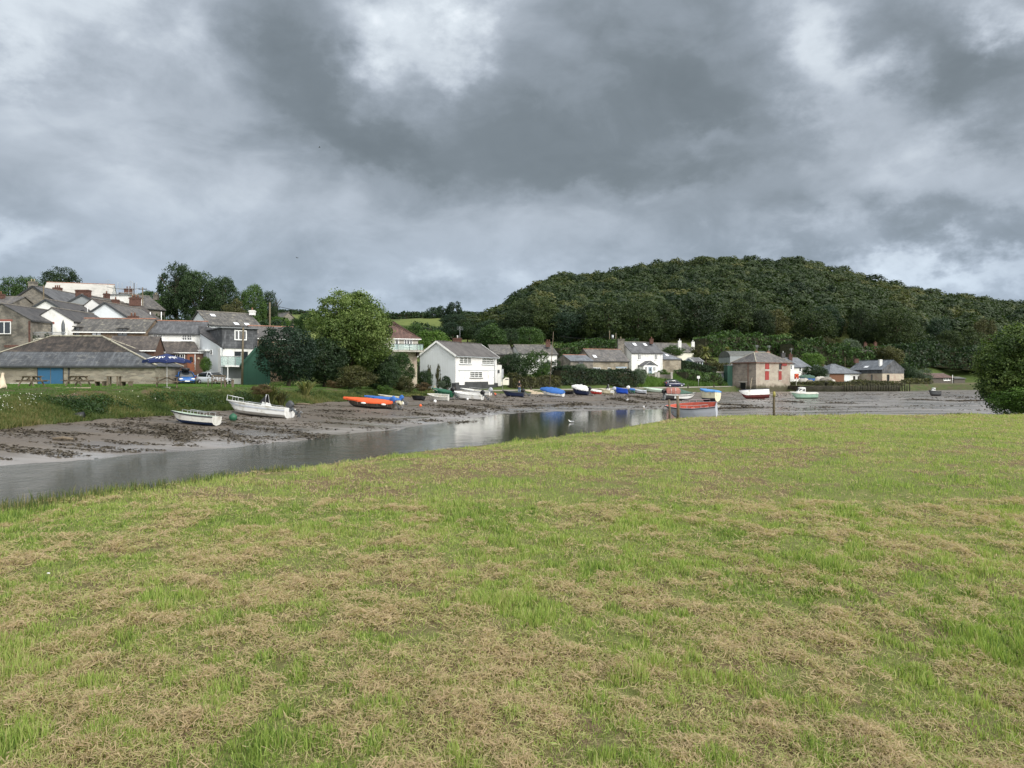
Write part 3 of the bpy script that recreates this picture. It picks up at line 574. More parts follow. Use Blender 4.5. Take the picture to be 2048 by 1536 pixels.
def hedge(name, label, pts, h, depth, mat_, leaf=.14, dens=26, cat='hedge', round_=.3, group=None, seed=3, kind=None):
    """pts: ground line (px, distance); a clipped or rough box of leaves with a dark twiggy inside"""
    rng = np.random.default_rng(seed); cs = []; os_ = []
    P_ = [G(a, b) for a, b in pts]; o0 = P_[0].copy()
    for a, b in zip(P_[:-1], P_[1:]):
        d = b - a; L = max(d.length, .1); n = int(L * (h * 2 + depth) * dens); t_ = rng.uniform(0, 1, n); e = np.array(d / L); nn = np.array([-e[1], e[0], 0]); nn /= np.linalg.norm(nn) + 1e-9
        per = rng.uniform(0, 2 * h + depth, n); u = np.where(per < h, -depth / 2, np.where(per < h + depth, per - h - depth / 2, depth / 2)); z = np.where(per < h, per, np.where(per < h + depth, h, 2 * h + depth - per))
        ou = np.where((per < h)[:, None], -nn, np.where((per < h + depth)[:, None], np.array([0, 0, 1.0]), nn))
        bx = np.array(a)[None] + t_[:, None] * np.array(d)[None]; f = 1 + (fbm(bx[:, 0] * .5, z * .7 + bx[:, 1] * .3, seed, 3) - .5) * round_ * 2
        c = bx + nn * (u * f)[:, None]; c[:, 2] += z * f; c += rng.normal(size=c.shape) * leaf * .6; cs.append(c); os_.append(ou)
    cs = np.concatenate(cs); v = leaves(cs - np.array(o0), np.concatenate(os_), leaf, rng)
    ti = np.clip(.5 + (fbm(cs[:, 0] * .8, cs[:, 2] * 1.2 + cs[:, 1], seed + 3, 3) - .5) * .9 + rng.normal(size=len(cs)) * .12, .02, .98)
    r = thing(name, label, cat, o0, group=group)
    if kind: r['kind'] = kind
    link_mesh('foliage', fast_mesh('foliage', v, 4, ti), r, [mat_])
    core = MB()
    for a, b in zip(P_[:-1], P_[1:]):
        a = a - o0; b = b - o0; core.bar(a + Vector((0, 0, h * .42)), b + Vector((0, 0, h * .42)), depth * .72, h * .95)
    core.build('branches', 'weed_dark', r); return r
def spiky(name, label, px, Y_, hgt, n=46, mat_='leaf_spiky', seed=0, group=None, spread=.8, w=.055, z=None, cat='plant'):
    rng = random.Random(seed); vs = []; ti = []; b = G(px, Y_)
    if z is not None: b.z = z
    for i in range(n):
        a = rng.uniform(0, 6.28); l_ = hgt * rng.uniform(.6, 1.12); sp = rng.uniform(.08, spread) ** 1.0; d = Vector((math.cos(a), math.sin(a), 0)); sd = Vector((-d.y, d.x, 0)) * w
        p0 = d * .1; p1 = d * (l_ * sp * .35) + Vector((0, 0, l_ * .5)); p2 = d * (l_ * sp * .75) + Vector((0, 0, l_ * .85)); p3 = d * (l_ * sp * 1.15) + Vector((0, 0, l_ * (.98 - .35 * sp * rng.random())))
        vs += [p0 - sd * .7, p0 + sd * .7, p1 + sd, p1 - sd, p1 - sd, p1 + sd, p2 + sd * .8, p2 - sd * .8, p2 - sd * .8, p2 + sd * .8, p3 + sd * .1, p3 - sd * .1]; q = rng.uniform(.1, .95); ti += [q] * 3
    r = thing(name, label, cat, b, group=group)
    link_mesh('leaves', fast_mesh('leaves', np.array([list(v) for v in vs]), 4, np.array(ti)), r, [mat_]); return r

# ------------------------------------------------------------------ buildings
class Fac:
    """an upright wall plane between two ground points; places things on it from where the photograph shows them"""
    def __init__(s, a, b):
        s.a = Vector((a[0], a[1])); s.b = Vector((b[0], b[1])); s.e = (s.b - s.a).normalized(); s.n = Vector((s.e.y, -s.e.x))
        mid = (s.a + s.b) / 2
        if s.n.dot(-mid) < 0: s.n = -s.n
    def hit(s, px, py):
        k = (px - CX) / F; d = (s.a.y * s.n.y + s.a.x * s.n.x) / (k * s.n.x + s.n.y)   # distance at which this ray meets the plane
        return Vector((k * d, d, (HY - py) / F * d))
    def box(s, mb, x0, y0, x1, y1, o0, o1):
        p = s.hit(x0, (y0 + y1) / 2); q = s.hit(x1, (y0 + y1) / 2); m_ = s.hit((x0 + x1) / 2, 0); d = m_.y
        return s.rbox(mb, p, q, ZP(y1, d), ZP(y0, d), o0, o1)
    def rbox(s, mb, p, q, z0, z1, o0, o1):
        n3 = Vector((s.n.x, s.n.y, 0)); p = Vector((p.x, p.y, 0)); q = Vector((q.x, q.y, 0)); r = []
        for z in (z0, z1):
            zz_ = Vector((0, 0, z)); r += [p + n3 * o0 + zz_, q + n3 * o0 + zz_, q + n3 * o1 + zz_, p + n3 * o1 + zz_]
        return mb.hexa(r)
    def rect(s, x0, y0, x1, y1):
        d = s.hit((x0 + x1) / 2, 0).y; return s.hit(x0, 0), s.hit(x1, 0), ZP(y1, d), ZP(y0, d)

def window(h, f, x0, y0, x1, y1, nx=2, ny=1, fm='white_paint', gl='glass', sill=True, fw=.07, lintel=None, lights=1, name='window', bw=.035, surround=None):
    """frame with bars, pane, sill"""
    p, q, z0, z1 = f.rect(x0, y0, x1, y1); b = MB(); e = q - p; e.z = 0; W_ = e.length; eu = e / W_; at_ = lambda u: p + eu * u
    fr = lambda u0, u1, a, c, o: f.rbox(b, at_(u0), at_(u1), a, c, .0, o)
    fr(0, fw, z0, z1, .06); fr(W_ - fw, W_, z0, z1, .06); fr(fw, W_ - fw, z0, z0 + fw, .057); fr(fw, W_ - fw, z1 - fw, z1, .057)
    for i in range(1, lights): u = W_ * i / lights; fr(u - fw * .6, u + fw * .6, z0 + fw, z1 - fw, .054)
    for k in range(lights):
        a = W_ * k / lights; w = W_ / lights
        for i in range(1, nx): u = a + w * i / nx; fr(u - bw / 2, u + bw / 2, z0 + fw, z1 - fw, .046)
    for j in range(1, ny): z = z0 + (z1 - z0) * j / ny; fr(fw, W_ - fw, z - bw / 2, z + bw / 2, .042)
    w = b.build(name, fm, h)
    g_ = MB(); f.rbox(g_, at_(fw * .5), at_(W_ - fw * .5), z0 + fw * .5, z1 - fw * .5, .0, .022); g_.build('pane', gl, w)
    if sill: c = MB(); f.rbox(c, at_(-.08), at_(W_ + .08), z0 - .09, z0 - .005, .0, .13); c.build('sill', fm if sill is True else sill, w)
    if lintel: c = MB(); f.rbox(c, at_(-.18), at_(W_ + .18), z1 + .01, z1 + .24, .0, .045); c.build('lintel', lintel, w)
    return w
def door(h, f, x0, y0, x1, y1, mat_, frame='white_paint', handle=True, glazed=False, name='door', split=1):
    p, q, z0, z1 = f.rect(x0, y0, x1, y1); e = q - p; e.z = 0; W_ = e.length; eu = e / W_; b = MB()
    for k in range(split): f.rbox(b, p + eu * (W_ * k / split + .05), p + eu * (W_ * (k + 1) / split - (.02 if split > 1 else .05)), z0, z1 - .05, 0, .05)
    d = b.build(name, mat_, h)
    b = MB(); f.rbox(b, p, p + eu * .05, z0, z1, 0, .07); f.rbox(b, q - eu * .05, q, z0, z1, 0, .07); f.rbox(b, p + eu * .05, q - eu * .05, z1 - .05, z1, 0, .067); b.build('frame', frame, d)
    if handle: b = MB(); f.rbox(b, p + eu * (W_ * .84), p + eu * (W_ * .84 + .06), z0 + .95, z0 + 1.12, .05, .11); b.build('handle', 'metal_grey', d)
    if glazed: b = MB(); f.rbox(b, p + eu * W_ * .3, p + eu * W_ * .7, z0 + (z1 - z0) * .55, z0 + (z1 - z0) * .85, .05, .058); b.build('pane', 'glass', d)
    return d
def boxpart(h, f, name, x0, y0, x1, y1, mat_, o0=0, o1=.05):
    b = MB(); f.box(b, x0, y0, x1, y1, o0, o1); return b.build(name, mat_, h)
def pipe(h, f, px, y0, y1, r=.05, mat_='gutter', name='drainpipe'):
    a = f.hit(px, y0); b_ = f.hit(px, y1); n3 = Vector((f.n.x, f.n.y, 0)) * (r + .02); b = MB(); b.tube([a + n3, b_ + n3], r, 6); return b.build(name, mat_, h)
def chimney(roof, px, Y_, w, d, z0, z1, mat_='brick_dark', pots=2, pot='pot_clay', ang=0.0, cap=True, antenna=0):
    c = Vector(((px - CX) / F * Y_, Y_, 0)); b = MB(); rt = Matrix.Rotation(ang, 3, 'Z')
    b.box(c + Vector((0, 0, (z0 + z1) / 2)), (w, d, z1 - z0), rt)
    if cap: b.box(c + Vector((0, 0, z1 - .12)), (w + .14, d + .14, .12), rt); b.box(c + Vector((0, 0, z1 + .03)), (w + .06, d + .06, .06), rt)
    b.cur = 1
    for i in range(pots):
        q = c + rt @ Vector((((i + .5) / pots - .5) * w * .85, 0, 0)); b.tube([q + Vector((0, 0, z1 + .06)), q + Vector((0, 0, z1 + .42)), q + Vector((0, 0, z1 + .46))], [.12, .10, .13], 8)
    if antenna:
        b.cur = 2; q = c + Vector((w * .3, 0, z1)); b.tube([q, q + Vector((0, 0, antenna))], .025, 5)
        for k in (.72, .82, .92): b.bar(q + Vector((-.45, 0, antenna * k)), q + Vector((.45, 0, antenna * k)), .02)
    return b.build('chimney', [mat_, pot, 'metal_grey'], roof)

def walls(h, c4, z0, ze, mat_, gab=None, zr=None, name='wall'):
    """c4: front-left, front-right, back-right, back-left; gab: 'lr' or 'fb' adds gable triangles"""
    b = MB(); lo = [Vector((p.x, p.y, z0)) for p in c4]; hi = [Vector((p.x, p.y, ze)) for p in c4]
    top = lambda a, c: Vector(((a.x + c.x) / 2, (a.y + c.y) / 2, zr))
    for i in range(4):
        j = (i + 1) % 4; g_ = (gab == 'fb' and i in (0, 2)) or (gab == 'lr' and i in (1, 3))
        b.poly([lo[i], lo[j], hi[j]] + ([top(hi[i], hi[j])] if g_ else []) + [hi[i]])
    b.poly(hi[::-1]) if not gab else None
    return b.build(name, mat_, h)
def gable_roof(h, c4, ze, zr, mat_, over=.25, ends=.2, axis='along', th=.12, ridge='ridge_grey', verge=None, fascia='gutter', apex=.5):
    """ridge parallel to the front ('along') or running back from it ('across')"""
    c = [Vector((p.x, p.y, 0)) for p in c4]
    if axis == 'across': c = [c[1], c[2], c[3], c[0]]
    e = (c[1] - c[0]).normalized(); n = (c[3] - c[0]).normalized(); Wd = (c[3] - c[0]).length
    rA = c[0] + n * Wd * apex - e * ends; rB = c[1] + n * Wd * apex + e * ends; zt = zr + th; U3 = Vector((0, 0, 1)); b = MB()
    for s_, a0, a1, wd in ((-1, c[0], c[1], Wd * apex), (1, c[3], c[2], Wd * (1 - apex))):
        sl_ = (zr - ze) / wd; p0 = a0 - e * ends + n * s_ * over; p1 = a1 + e * ends + n * s_ * over; z_ = ze - sl_ * over + th
        q = [p0 + U3 * z_, p1 + U3 * z_, rB + U3 * zt, rA + U3 * zt]
        b.slab(q if s_ < 0 else q[::-1], th * .8)
    o = b.build('roof', mat_, h)
    if ridge: b = MB(); b.bar(rA - e * .02 + U3 * (zt + .02), rB + e * .02 + U3 * (zt + .02), .24, .10); b.build('ridge_tiles', ridge, o)
    if verge:
        for rr, cc in ((rA, -1), (rB, 1)):
            b = MB()
            for s_, a0, wd in ((-1, c[0] if cc < 0 else c[1], Wd * apex), (1, c[3] if cc < 0 else c[2], Wd * (1 - apex))):
                sl_ = (zr - ze) / wd; p0 = a0 + e * cc * (ends + .03) + n * s_ * over; b.bar(p0 + U3 * (ze - sl_ * over), rr + e * cc * .03 + U3 * (zr + .02), .05, .26)
            b.build('bargeboard', verge, o)
    if fascia:
        for s_, a0, a1, wd in ((-1, c[0], c[1], Wd * apex), (1, c[3], c[2], Wd * (1 - apex))):
            b = MB(); sl_ = (zr - ze) / wd; z_ = ze - sl_ * over - .03; b.bar(a0 - e * ends * .9 + n * s_ * (over + .04) + U3 * z_, a1 + e * ends * .9 + n * s_ * (over + .04) + U3 * z_, .10, .11); b.build('gutter', fascia, o)
    return o
def hip_roof(h, c4, ze, zr, mat_, over=.3, hip=None, th=.12, ridge='ridge_grey', fascia='gutter', hipr=None):
    c = [Vector((p.x, p.y, 0)) for p in c4]; e = (c[1] - c[0]).normalized(); n = (c[3] - c[0]).normalized(); L = (c[1] - c[0]).length; Wd = (c[3] - c[0]).length
    hip = Wd / 2 if hip is None else hip; hipr = hip if hipr is None else hipr; sl_ = (zr - ze) / (Wd / 2); z0 = ze - sl_ * over + th; U3 = Vector((0, 0, 1))
    o_ = [c[0] - e * over - n * over, c[1] + e * over - n * over, c[2] + e * over + n * over, c[3] - e * over + n * over]; o_ = [p + U3 * z0 for p in o_]
    rA = c[0] + e * hip + n * Wd / 2 + U3 * (zr + th); rB = c[1] - e * hipr + n * Wd / 2 + U3 * (zr + th); b = MB()
    for q in ([o_[0], o_[1], rB, rA], [o_[1], o_[2], rB], [o_[2], o_[3], rA, rB], [o_[3], o_[0], rA]): b.slab(q, th * .8)
    o = b.build('roof', mat_, h)
    if ridge:
        b = MB(); b.bar(rA + U3 * .02, rB + U3 * .02, .22, .09)
        for q, r_ in ((o_[0], rA), (o_[1], rB), (o_[2], rB), (o_[3], rA)): b.bar(q + (r_ - q) * .01 + U3 * .015, r_ + U3 * .015, .16, .07)
        b.build('ridge_tiles', ridge, o)
    if fascia:
        b = MB(); zf = U3 * -.13
        for i in range(4): b.bar(o_[i] + zf, o_[(i + 1) % 4] + zf, .10 + .004 * i, .11 + .004 * i)
        b.build('gutter', fascia, o)
    return o
def corners(a, b, depth, flip=False):
    """a, b: (px, distance) of the front's two ends"""
    A = Vector(((a[0] - CX) / F * a[1], a[1])); B = Vector(((b[0] - CX) / F * b[1], b[1])); e = (B - A).normalized(); n = Vector((-e.y, e.x))
    if n.dot(A + B) < 0: n = -n
    return [A, B, B + n * depth, A + n * depth]
def house(name, label, a, b, depth, ze, zr, wall, roof, kind='along', z0=None, group=None, cat='house', **k):
    c4 = corners(a, b, depth); mid = sum(c4, Vector((0, 0))) / 4; g_ = min(ht(p.x, p.y) for p in c4) if z0 is None else z0
    h = house_root(name, label, (mid.x, mid.y, g_), group, cat)
    h_ = {'r': h, 'c': c4, 'F': Fac(c4[0], c4[1]), 'L': Fac(c4[3], c4[0]), 'R': Fac(c4[1], c4[2]), 'ze': ze, 'zr': zr}
    h_['wall'] = walls(h, c4, g_ - .6, ze, wall, {'along': 'lr', 'across': 'fb', 'hip': None, 'flat': None}[kind], zr)
    if kind in ('along', 'across'): h_['roof'] = gable_roof(h, c4, ze, zr, roof, axis=kind, **k)
    elif kind == 'hip': h_['roof'] = hip_roof(h, c4, ze, zr, roof, **k)
    return h_
def skylight(H, px, py, w=.8, l_=1.0, side='F', ext='along', mat_='white_paint'):
    """a roof window lying on the front slope, at this spot of the photograph"""
    c = H['c']; e = (c[1] - c[0]).normalized(); n = (c[3] - c[0]).normalized(); Wd = (c[3] - c[0]).length; sl_ = (H['zr'] - H['ze']) / (Wd / 2)
    N = Vector((-n.x * sl_, -n.y * sl_, 1)).normalized(); O = Vector((c[0].x, c[0].y, H['ze'] + .16)); r_ = Vector(((px - CX) / F, 1, (HY - py) / F)); q = r_ * (O.dot(N) / r_.dot(N))
    ex = Vector((e.x, e.y, 0)); up = Vector((n.x, n.y, sl_)).normalized(); rt = Matrix((ex, up, N)).transposed(); b = MB(); b.box(q, (w, l_, .10), rt)
    o = b.build('skylight', 'lead', H['roof']); b = MB(); b.box(q + N * .055, (w * .86, l_ * .88, .02), rt); return b.build('pane', 'lamp_lens', H['roof'])

Zat = ZP
# --- the low slate barn on the pub's lawn
c4 = corners((-70, 78), (309, 79.5), 7.6); h = house_root('slate_barn', 'long low stone barn with hipped slate roof and wide blue doors behind the picnic tables', (c4[0].x, 78, -.66), cat='barn')
walls(h, c4, -1.4, Zat(728.5, 79), 'stone_barn'); zr_ = Zat(675, 82.6); ze_ = Zat(728.5, 79)
# a broken roof: grey slates below, dark mossy slates above, white-edged hips
c3 = [Vector((p.x, p.y, 0)) for p in c4]; e = (c3[1] - c3[0]).normalized(); n = (c3[3] - c3[0]).normalized(); U3 = Vector((0, 0, 1)); hipin = 5.2
sl_ = (zr_ - ze_) / 3.8; O_ = [c3[0] - e * .3 - n * .3, c3[1] + e * .3 - n * .3, c3[2] + e * .3 + n * .3, c3[3] - e * .3 + n * .3]; O_ = [p + U3 * (ze_ - sl_ * .3 + .1) for p in O_]
rA = P3(106, 675, 82.6) + U3 * .1; rA = c3[0] + e * ((rA - c3[0]).dot(e)) + n * 3.8 + U3 * (zr_ + .1); rB = P3(207, 675, 83); rB = c3[0] + e * ((rB - c3[0]).dot(e)) + n * 3.8 + U3 * (zr_ + .1)
k_ = .46; lerp = lambda a, b, t_: a + (b - a) * t_
b = MB(); m0 = lerp(O_[0], rA, k_); m1 = lerp(O_[1], rB, k_); m2 = lerp(O_[2], rB, k_); m3 = lerp(O_[3], rA, k_)
for q in ([O_[0], O_[1], m1, m0], [O_[1], O_[2], m2, m1], [O_[2], O_[3], m3, m2], [O_[3], O_[0], m0, m3]): b.slab(q, .1)
rf = b.build('roof', 'slate_barn', h); b = MB(); up_ = U3 * .05
for q in ([m0, m1, rB, rA], [m1, m2, rB], [m2, m3, rA, rB], [m3, m0, rA]): b.slab([p + up_ for p in q], .12)
b.build('upper_slates', 'slate_moss', rf)
b = MB(); b.bar(rA + U3 * .08, rB + U3 * .08, .3, .13)
for q, r_ in ((O_[0], rA), (O_[1], rB), (O_[2], rB), (O_[3], rA)): b.bar(q + U3 * .07, r_ + U3 * .07, .22, .09)
b.build('ridge_tiles', 'ridge_pale', rf); b = MB(); b.bar(O_[0] - U3 * .16, O_[1] - U3 * .16, .13, .14); b.build('gutter', 'gutter', rf)
f = Fac(c4[0], c4[1]); door(h, f, 75, 729.5, 127.5, 768.5, 'blue_boards', 'wood_dark', handle=False, split=2)
pipe(h, f, 138.5, 731, 768, .06); boxpart(h, f, 'stone_patch', 20, 766, 75, 770, 'concrete', 0, .05)

HS = {}
def HH(key, *a, **k): HS[key] = house(*a, **k); return HS[key]
# --- village on the rise to the left, front to back
H = HH('stoneL', 'stone_house', 'tall grey stone gable with a casement window at the left edge beside the white terrace', (-52, 88), (61.5, 88), 11, Zat(640, 88), Zat(609, 88), 'stone_grey', 'slate_dark', 'across', z0=Zat(735, 88), over=.15, ends=.1)
window(H['r'], H['F'], -4, 643, 22.5, 668, nx=1, ny=1, lights=2, lintel='lintel_red', sill='stone_grey')
boxpart(H['r'], H['F'], 'brick_arch', 9, 690, 41, 695, 'brick_red', 0, .03); boxpart(H['r'], H['F'], 'brick_quoin', 57.5, 642, 61.5, 700, 'brick_dark', .0, .025)
H = HH('whiteG', 'white_house', 'white gabled house with glazed double doors opening on a railed terrace above the barn', (61.5, 92), (148, 92), 9, Zat(643, 92), Zat(617, 92), 'white_render', 'slate_dark', 'across', z0=Zat(712, 92), over=.12, ends=.12)
window(H['r'], H['F'], 81, 648, 106.5, 681, nx=2, ny=5, lights=2, sill=False, fm='grey_paint', lintel='lintel_red', name='glazed_doors'); pipe(H['r'], H['F'], 137.5, 645, 674, .05, 'white_paint'); pipe(H['r'], H['F'], 62.5, 645, 690, .04)
f2 = Fac(P3(62, 700, 88.5).xy, P3(132, 700, 88.5).xy); b = MB(); f2.box(b, 62, 676, 160, 700, -3.4, 0); te = b.build('terrace', 'cream_render', H['r'])
b = MB()
for i in range(36): f2.box(b, 62.5 + i * 1.95, 664.5, 62.9 + i * 1.95, 676, -.04, 0)
f2.box(b, 62, 664, 132, 665, -.06, .02); b.build('railing', 'metal_grey', te)
H = HH('whiteG2', 'white_house', 'plain white gable rising behind the terrace house, below the grey stone one', (36, 104), (150, 104), 9, Zat(634, 104), Zat(600, 104), 'white_render', 'slate_dark', 'across', z0=Zat(680, 104), over=.15, ends=.15, verge='dark_frame')
H = HH('stone4', 'stone_house', 'brown-grey stone house with one small white window high in its gable', (16, 124), (118, 124), 13, Zat(606, 124), Zat(573, 124), 'stone_grey', 'slate_grey', 'across', z0=Zat(660, 124), over=.2, ends=.15, verge='gutter')
window(H['r'], H['F'], 46, 607, 56.5, 618, nx=1, ny=2, lights=2, bw=.08); chimney(H['roof'], 67, 124.8, 1.05, .9, Zat(577, 124), Zat(563, 124), 'stone_grey', 2, 'pot_buff', antenna=0)
b = MB(); b.bar(P3(117, 606, 124), P3(145, 605, 137), .2); b.build('gutter', 'gutter', H['roof'])
chimney(H['roof'], 116, 133, 1.2, .9, Zat(600, 133), Zat(576, 133), 'brick_red', 3)
H = HH('longW', 'white_hall', 'long pale building under a red-tiled ridge along the skyline above the village', (84, 146), (222, 150), 10, Zat(592, 147), Zat(566, 151), 'white_render', 'asbestos', 'along', z0=Zat(640, 147), over=.1, ends=.1, ridge='ridge_red')
H = HH('flatW', 'white_house', 'small flat-topped white house end beside the scaffolding on the skyline', (220, 136), (255, 136), 6, Zat(590, 136), Zat(590, 136), 'white_render', 'lead', 'flat', z0=Zat(640, 136)); b = MB(); b.box((H['c'][0].x * .5 + H['c'][1].x * .5, 139, Zat(589.4, 136)), (3.6, 6.6, .14)); H['roof'] = b.build('roof', 'lead', H['r'])
H = HH('greyG', 'grey_house', 'slate-grey rendered gable with a broad brown chimney on its peak', (118, 116), (212, 116), 12, Zat(615, 116), Zat(590, 116), 'grey_render', 'slate_dark', 'across', z0=Zat(660, 116), over=.15, ends=.1, verge='dark_frame')
chimney(H['roof'], 167.5, 116.6, 1.95, .9, Zat(597, 116), Zat(580, 116), 'brick_dark', 0); chimney(H['roof'], 214, 124, .75, .7, Zat(606, 124), Zat(588, 124), 'brick_dark', 1, antenna=2.4)
H = HH('whiteG3', 'white_house', 'white gable end of the slate terrace, a black dish beside its left eave', (163, 106), (259, 106), 10, Zat(637, 106), Zat(606, 106), 'cool_render', 'slate_old', 'across', z0=Zat(665, 106), over=.2, ends=.15, verge='dark_frame')
pipe(H['r'], H['F'], 176, 614, 636, .03, 'white_paint', 'flue')
H = HH('terrace', 'terraced_cottage', 'long slate-roofed terrace with patches of brown slates stepping down behind the white gable', (236, 112), (332, 124), 8, Zat(641, 116), Zat(607, 119), 'white_render', 'slate_brown', 'along', z0=Zat(665, 116), over=.2, ends=.1)
for a in (275, 300, 322): pipe(H['r'], H['F'], a, 624, 652, .07, 'white_paint', 'flue')
chimney(H['roof'], 271, 120, 1.5, .8, Zat(612, 120), Zat(596, 120), 'brick_red', 3); chimney(H['roof'], 232, 116, .8, .8, Zat(618, 116), Zat(600, 116), 'brick_red', 1)
H = HH('rear', 'stone_house', 'weathered stone house with a lichened roof at the right end of the village skyline', (272, 140), (330, 146), 8, Zat(617, 143), Zat(592, 146), 'stone_grey', 'slate_old', 'along', z0=Zat(650, 143), ends=.1)
chimney(H['roof'], 258, 144, 1.3, .9, Zat(600, 144), Zat(578, 144), 'brick_red', 2, antenna=1.6); chimney(H['roof'], 313, 150, .8, .8, Zat(600, 150), Zat(590, 150), 'stone_grey', 2, 'pot_buff')
H = HH('roofL', 'stone_house', 'dark slate roof with a small pot at the far left edge of the skyline', (-70, 118), (16, 118), 8, Zat(611, 118), Zat(592, 120), 'stone_grey', 'slate_old', 'along', z0=Zat(660, 118))
chimney(H['roof'], 3, 121, .9, .7, Zat(598, 121), Zat(589, 121), 'brick_red', 1)
# low cottages right behind the barn
H = HH('lowC', 'stone_cottage', 'low brown stone cottage with a mottled lichened roof and half-dormers above the barn', (146, 91), (291, 92), 7, Zat(662.5, 91), Zat(638.5, 94.5), 'stone_brown', 'slate_lichen', 'along', z0=Zat(712, 91), over=.18, ends=.1, ridge='ridge_red', fascia='white_paint')
window(H['r'], H['F'], 184, 661.5, 203.5, 671.5, nx=1, ny=1, lights=2, fm='dark_frame', gl='curtain_glass', sill=False)
for x0, x1, y0 in ((149, 159.5, 654), (236, 255, 657)):
    window(H['r'], H['F'], x0, y0, x1, 672, nx=1, ny=1, lights=2, fm='dark_frame', sill=False, name='dormer_window')
    b = MB(); p, q, za, zb = H['F'].rect(x0 - 2, y0 - 2, x1 + 2, y0); H['F'].rbox(b, p, q, za, zb, -1.3, .3); b.build('dormer_roof', 'slate_lichen', H['r'])
    b = MB(); H['F'].box(b, x0, y0, x1, 671, -1.2, -.02); b.build('dormer', 'slate_dark', H['r'])
H = HH('lowroof', 'outbuilding', 'low brown stone lean-to with a dark opening, against the right end of the barn', (216, 84), (311, 85), 4, Zat(697, 84), Zat(674, 86), 'brick_wall', 'slate_brown', 'along', z0=-1, over=.3, ends=.1, ridge=None, fascia='white_paint', cat='outbuilding'); boxpart(H['r'], H['F'], 'opening', 266, 700, 291, 709, 'black_plastic', 0, .03)
H = HH('whiteRow', 'white_cottage', 'long white cottage with two small paned windows above a slate lean-to porch roof', (289.5, 93), (410, 95), 7, Zat(667, 94), Zat(644, 97.5), 'white_render', 'slate_grey', 'along', z0=-1, over=.2, ends=.12, ridge='ridge_red')
for x0, x1 in ((306, 325.5), (364, 384.5)): window(H['r'], H['F'], x0, 669, x1, 681, nx=2, ny=2, lights=2, sill=True, bw=.04)
chimney(H['roof'], 287, 96, .9, .7, Zat(652, 96), Zat(638, 96), 'white_render', 0); chimney(H['roof'], 267, 98, 1.0, .8, Zat(648, 98), Zat(633, 98), 'brick_red', 2)
f = H['F']; b = MB(); n3 = Vector((f.n.x, f.n.y, 0)); a0 = f.hit(305, 684); a1 = f.hit(389, 685); p0 = a0 + n3 * 2.6; p1 = a1 + n3 * 2.6 + Vector((f.e.x, f.e.y, 0)) * 1.0; p0.z = p1.z = Zat(706, 91.3)
b.slab([p0, p1, a1 + Vector((0, 0, .1)), a0 + Vector((0, 0, .1))], .12); b.build('lean_to_roof', 'slate_brown', H['roof'])
ff = Fac(P3(312, 0, 91.6).xy, P3(408, 0, 92.3).xy); b = MB(); ff.box(b, 312, 706.5, 406, 760, -2, 0); b.build('lean_to_wall', 'brick_wall', H['r'])
door(H['r'], ff, 375, 708, 391, 744, 'brown_door', 'brown_door', glazed=True); window(H['r'], ff, 351, 708, 370, 722, nx=2, ny=2, lights=2); boxpart(H['r'], ff, 'gutter', 310, 704.8, 408, 706.6, 'white_paint', 0, .2); pipe(H['r'], ff, 390.5, 708, 740, .04, 'white_paint')
b = MB(); q = ff.hit(397.5, 717); b.tube([q + n3 * .02, q + n3 * .07], .14, 10); b.build('wall_plaque', 'pot_buff', H['r'])
# slate-hung house with balcony
cA = corners((410, 94), (441, 90), 7)
H = HH('hung', 'slate_hung_house', 'white house with slate-hung upper storey and glass balcony beside the telegraph pole', (441, 89), (516, 91.5), 9, Zat(697, 90), Zat(697, 90), 'white_render', 'slate_hung', 'flat', z0=-1.2)
f = H['F']; b = MB(); f.box(b, 444, 657, 514.5, 697, -6.5, .12); up = b.build('slate_hanging', 'slate_hung', H['r'])
H['roof'] = up; b = MB(); f.box(b, 440, 655.2, 519, 657.4, -6.8, .45); b.build('roof', 'lead', up); b = MB(); f.box(b, 443, 654.2, 516, 655.4, -3, -2.8); b.build('ridge_tiles', 'ridge_red', up)
f_ = Fac(f.a - f.n * .0, f.b); fu = Fac(f.a + f.n * .12, f.b + f.n * .12); window(H['r'], fu, 469, 660.5, 493.5, 680.5, nx=1, ny=1, lights=3, fw=.11, sill=False)
b = MB(); a0 = P3(404, 668, 93.5); a1 = P3(445, 697, 88.9); d0 = P3(404, 760, 93.5); d1 = P3(445, 760, 88.9); t0 = P3(397, 652, 95.5); b.poly([d0, d1, a1, a0]); b.poly([P3(397, 760, 96), d0, a0, P3(397, 664, 96)]); b.build('side_wall', 'cool_render', H['r'])
b = MB(); b.slab([a1 + U3 * .1 + Vector((.3, -.2, -.1)), P3(450, 659, 93), P3(397, 651.5, 96), a0 + U3 * .12 + Vector((-.2, 0, 0))], .12); b.build('lower_roof', 'slate_dark', up)
door(H['r'], f, 469, 703, 495.5, 733, 'glass', 'dark_frame', handle=False, split=2, name='balcony_doors')
window(H['r'], Fac(a0.xy, a1.xy), 421, 699, 425.5, 710, nx=1, ny=1, sill=False)
b = MB(); f.box(b, 441, 731, 489, 734, 0, 1.9); bal = b.build('balcony', 'white_paint', H['r'])
fo_ = Fac(f.a + f.n * 1.9, f.b + f.n * 1.9); b = MB(); b2 = MB()
fo_.box(b, 441, 713, 486, 731, -.03, 0); b.build('glass_panel', 'rail_glass', bal)
for x in (441, 455.5, 470, 485.5): fo_.box(b2, x, 712.5, x + .9, 731.5, -.05, .03)
fo_.box(b2, 441, 712, 486.4, 713, -.06, .04); b2.build('handrail', 'steel', bal); fo_.box(b2 := MB(), 455, 734, 456.5, 768, -.12, .0); b2.build('balcony_post', 'white_paint', bal)
b = MB(); f.box(b, 442, 734.5, 484, 757, .0, .04); b.build('garage_recess', 'grey_render', H['r']); b = MB(); f.box(b, 456, 757, 484, 769, 1.8, 2.0); b.build('garden_wall', 'white_render', H['r'])
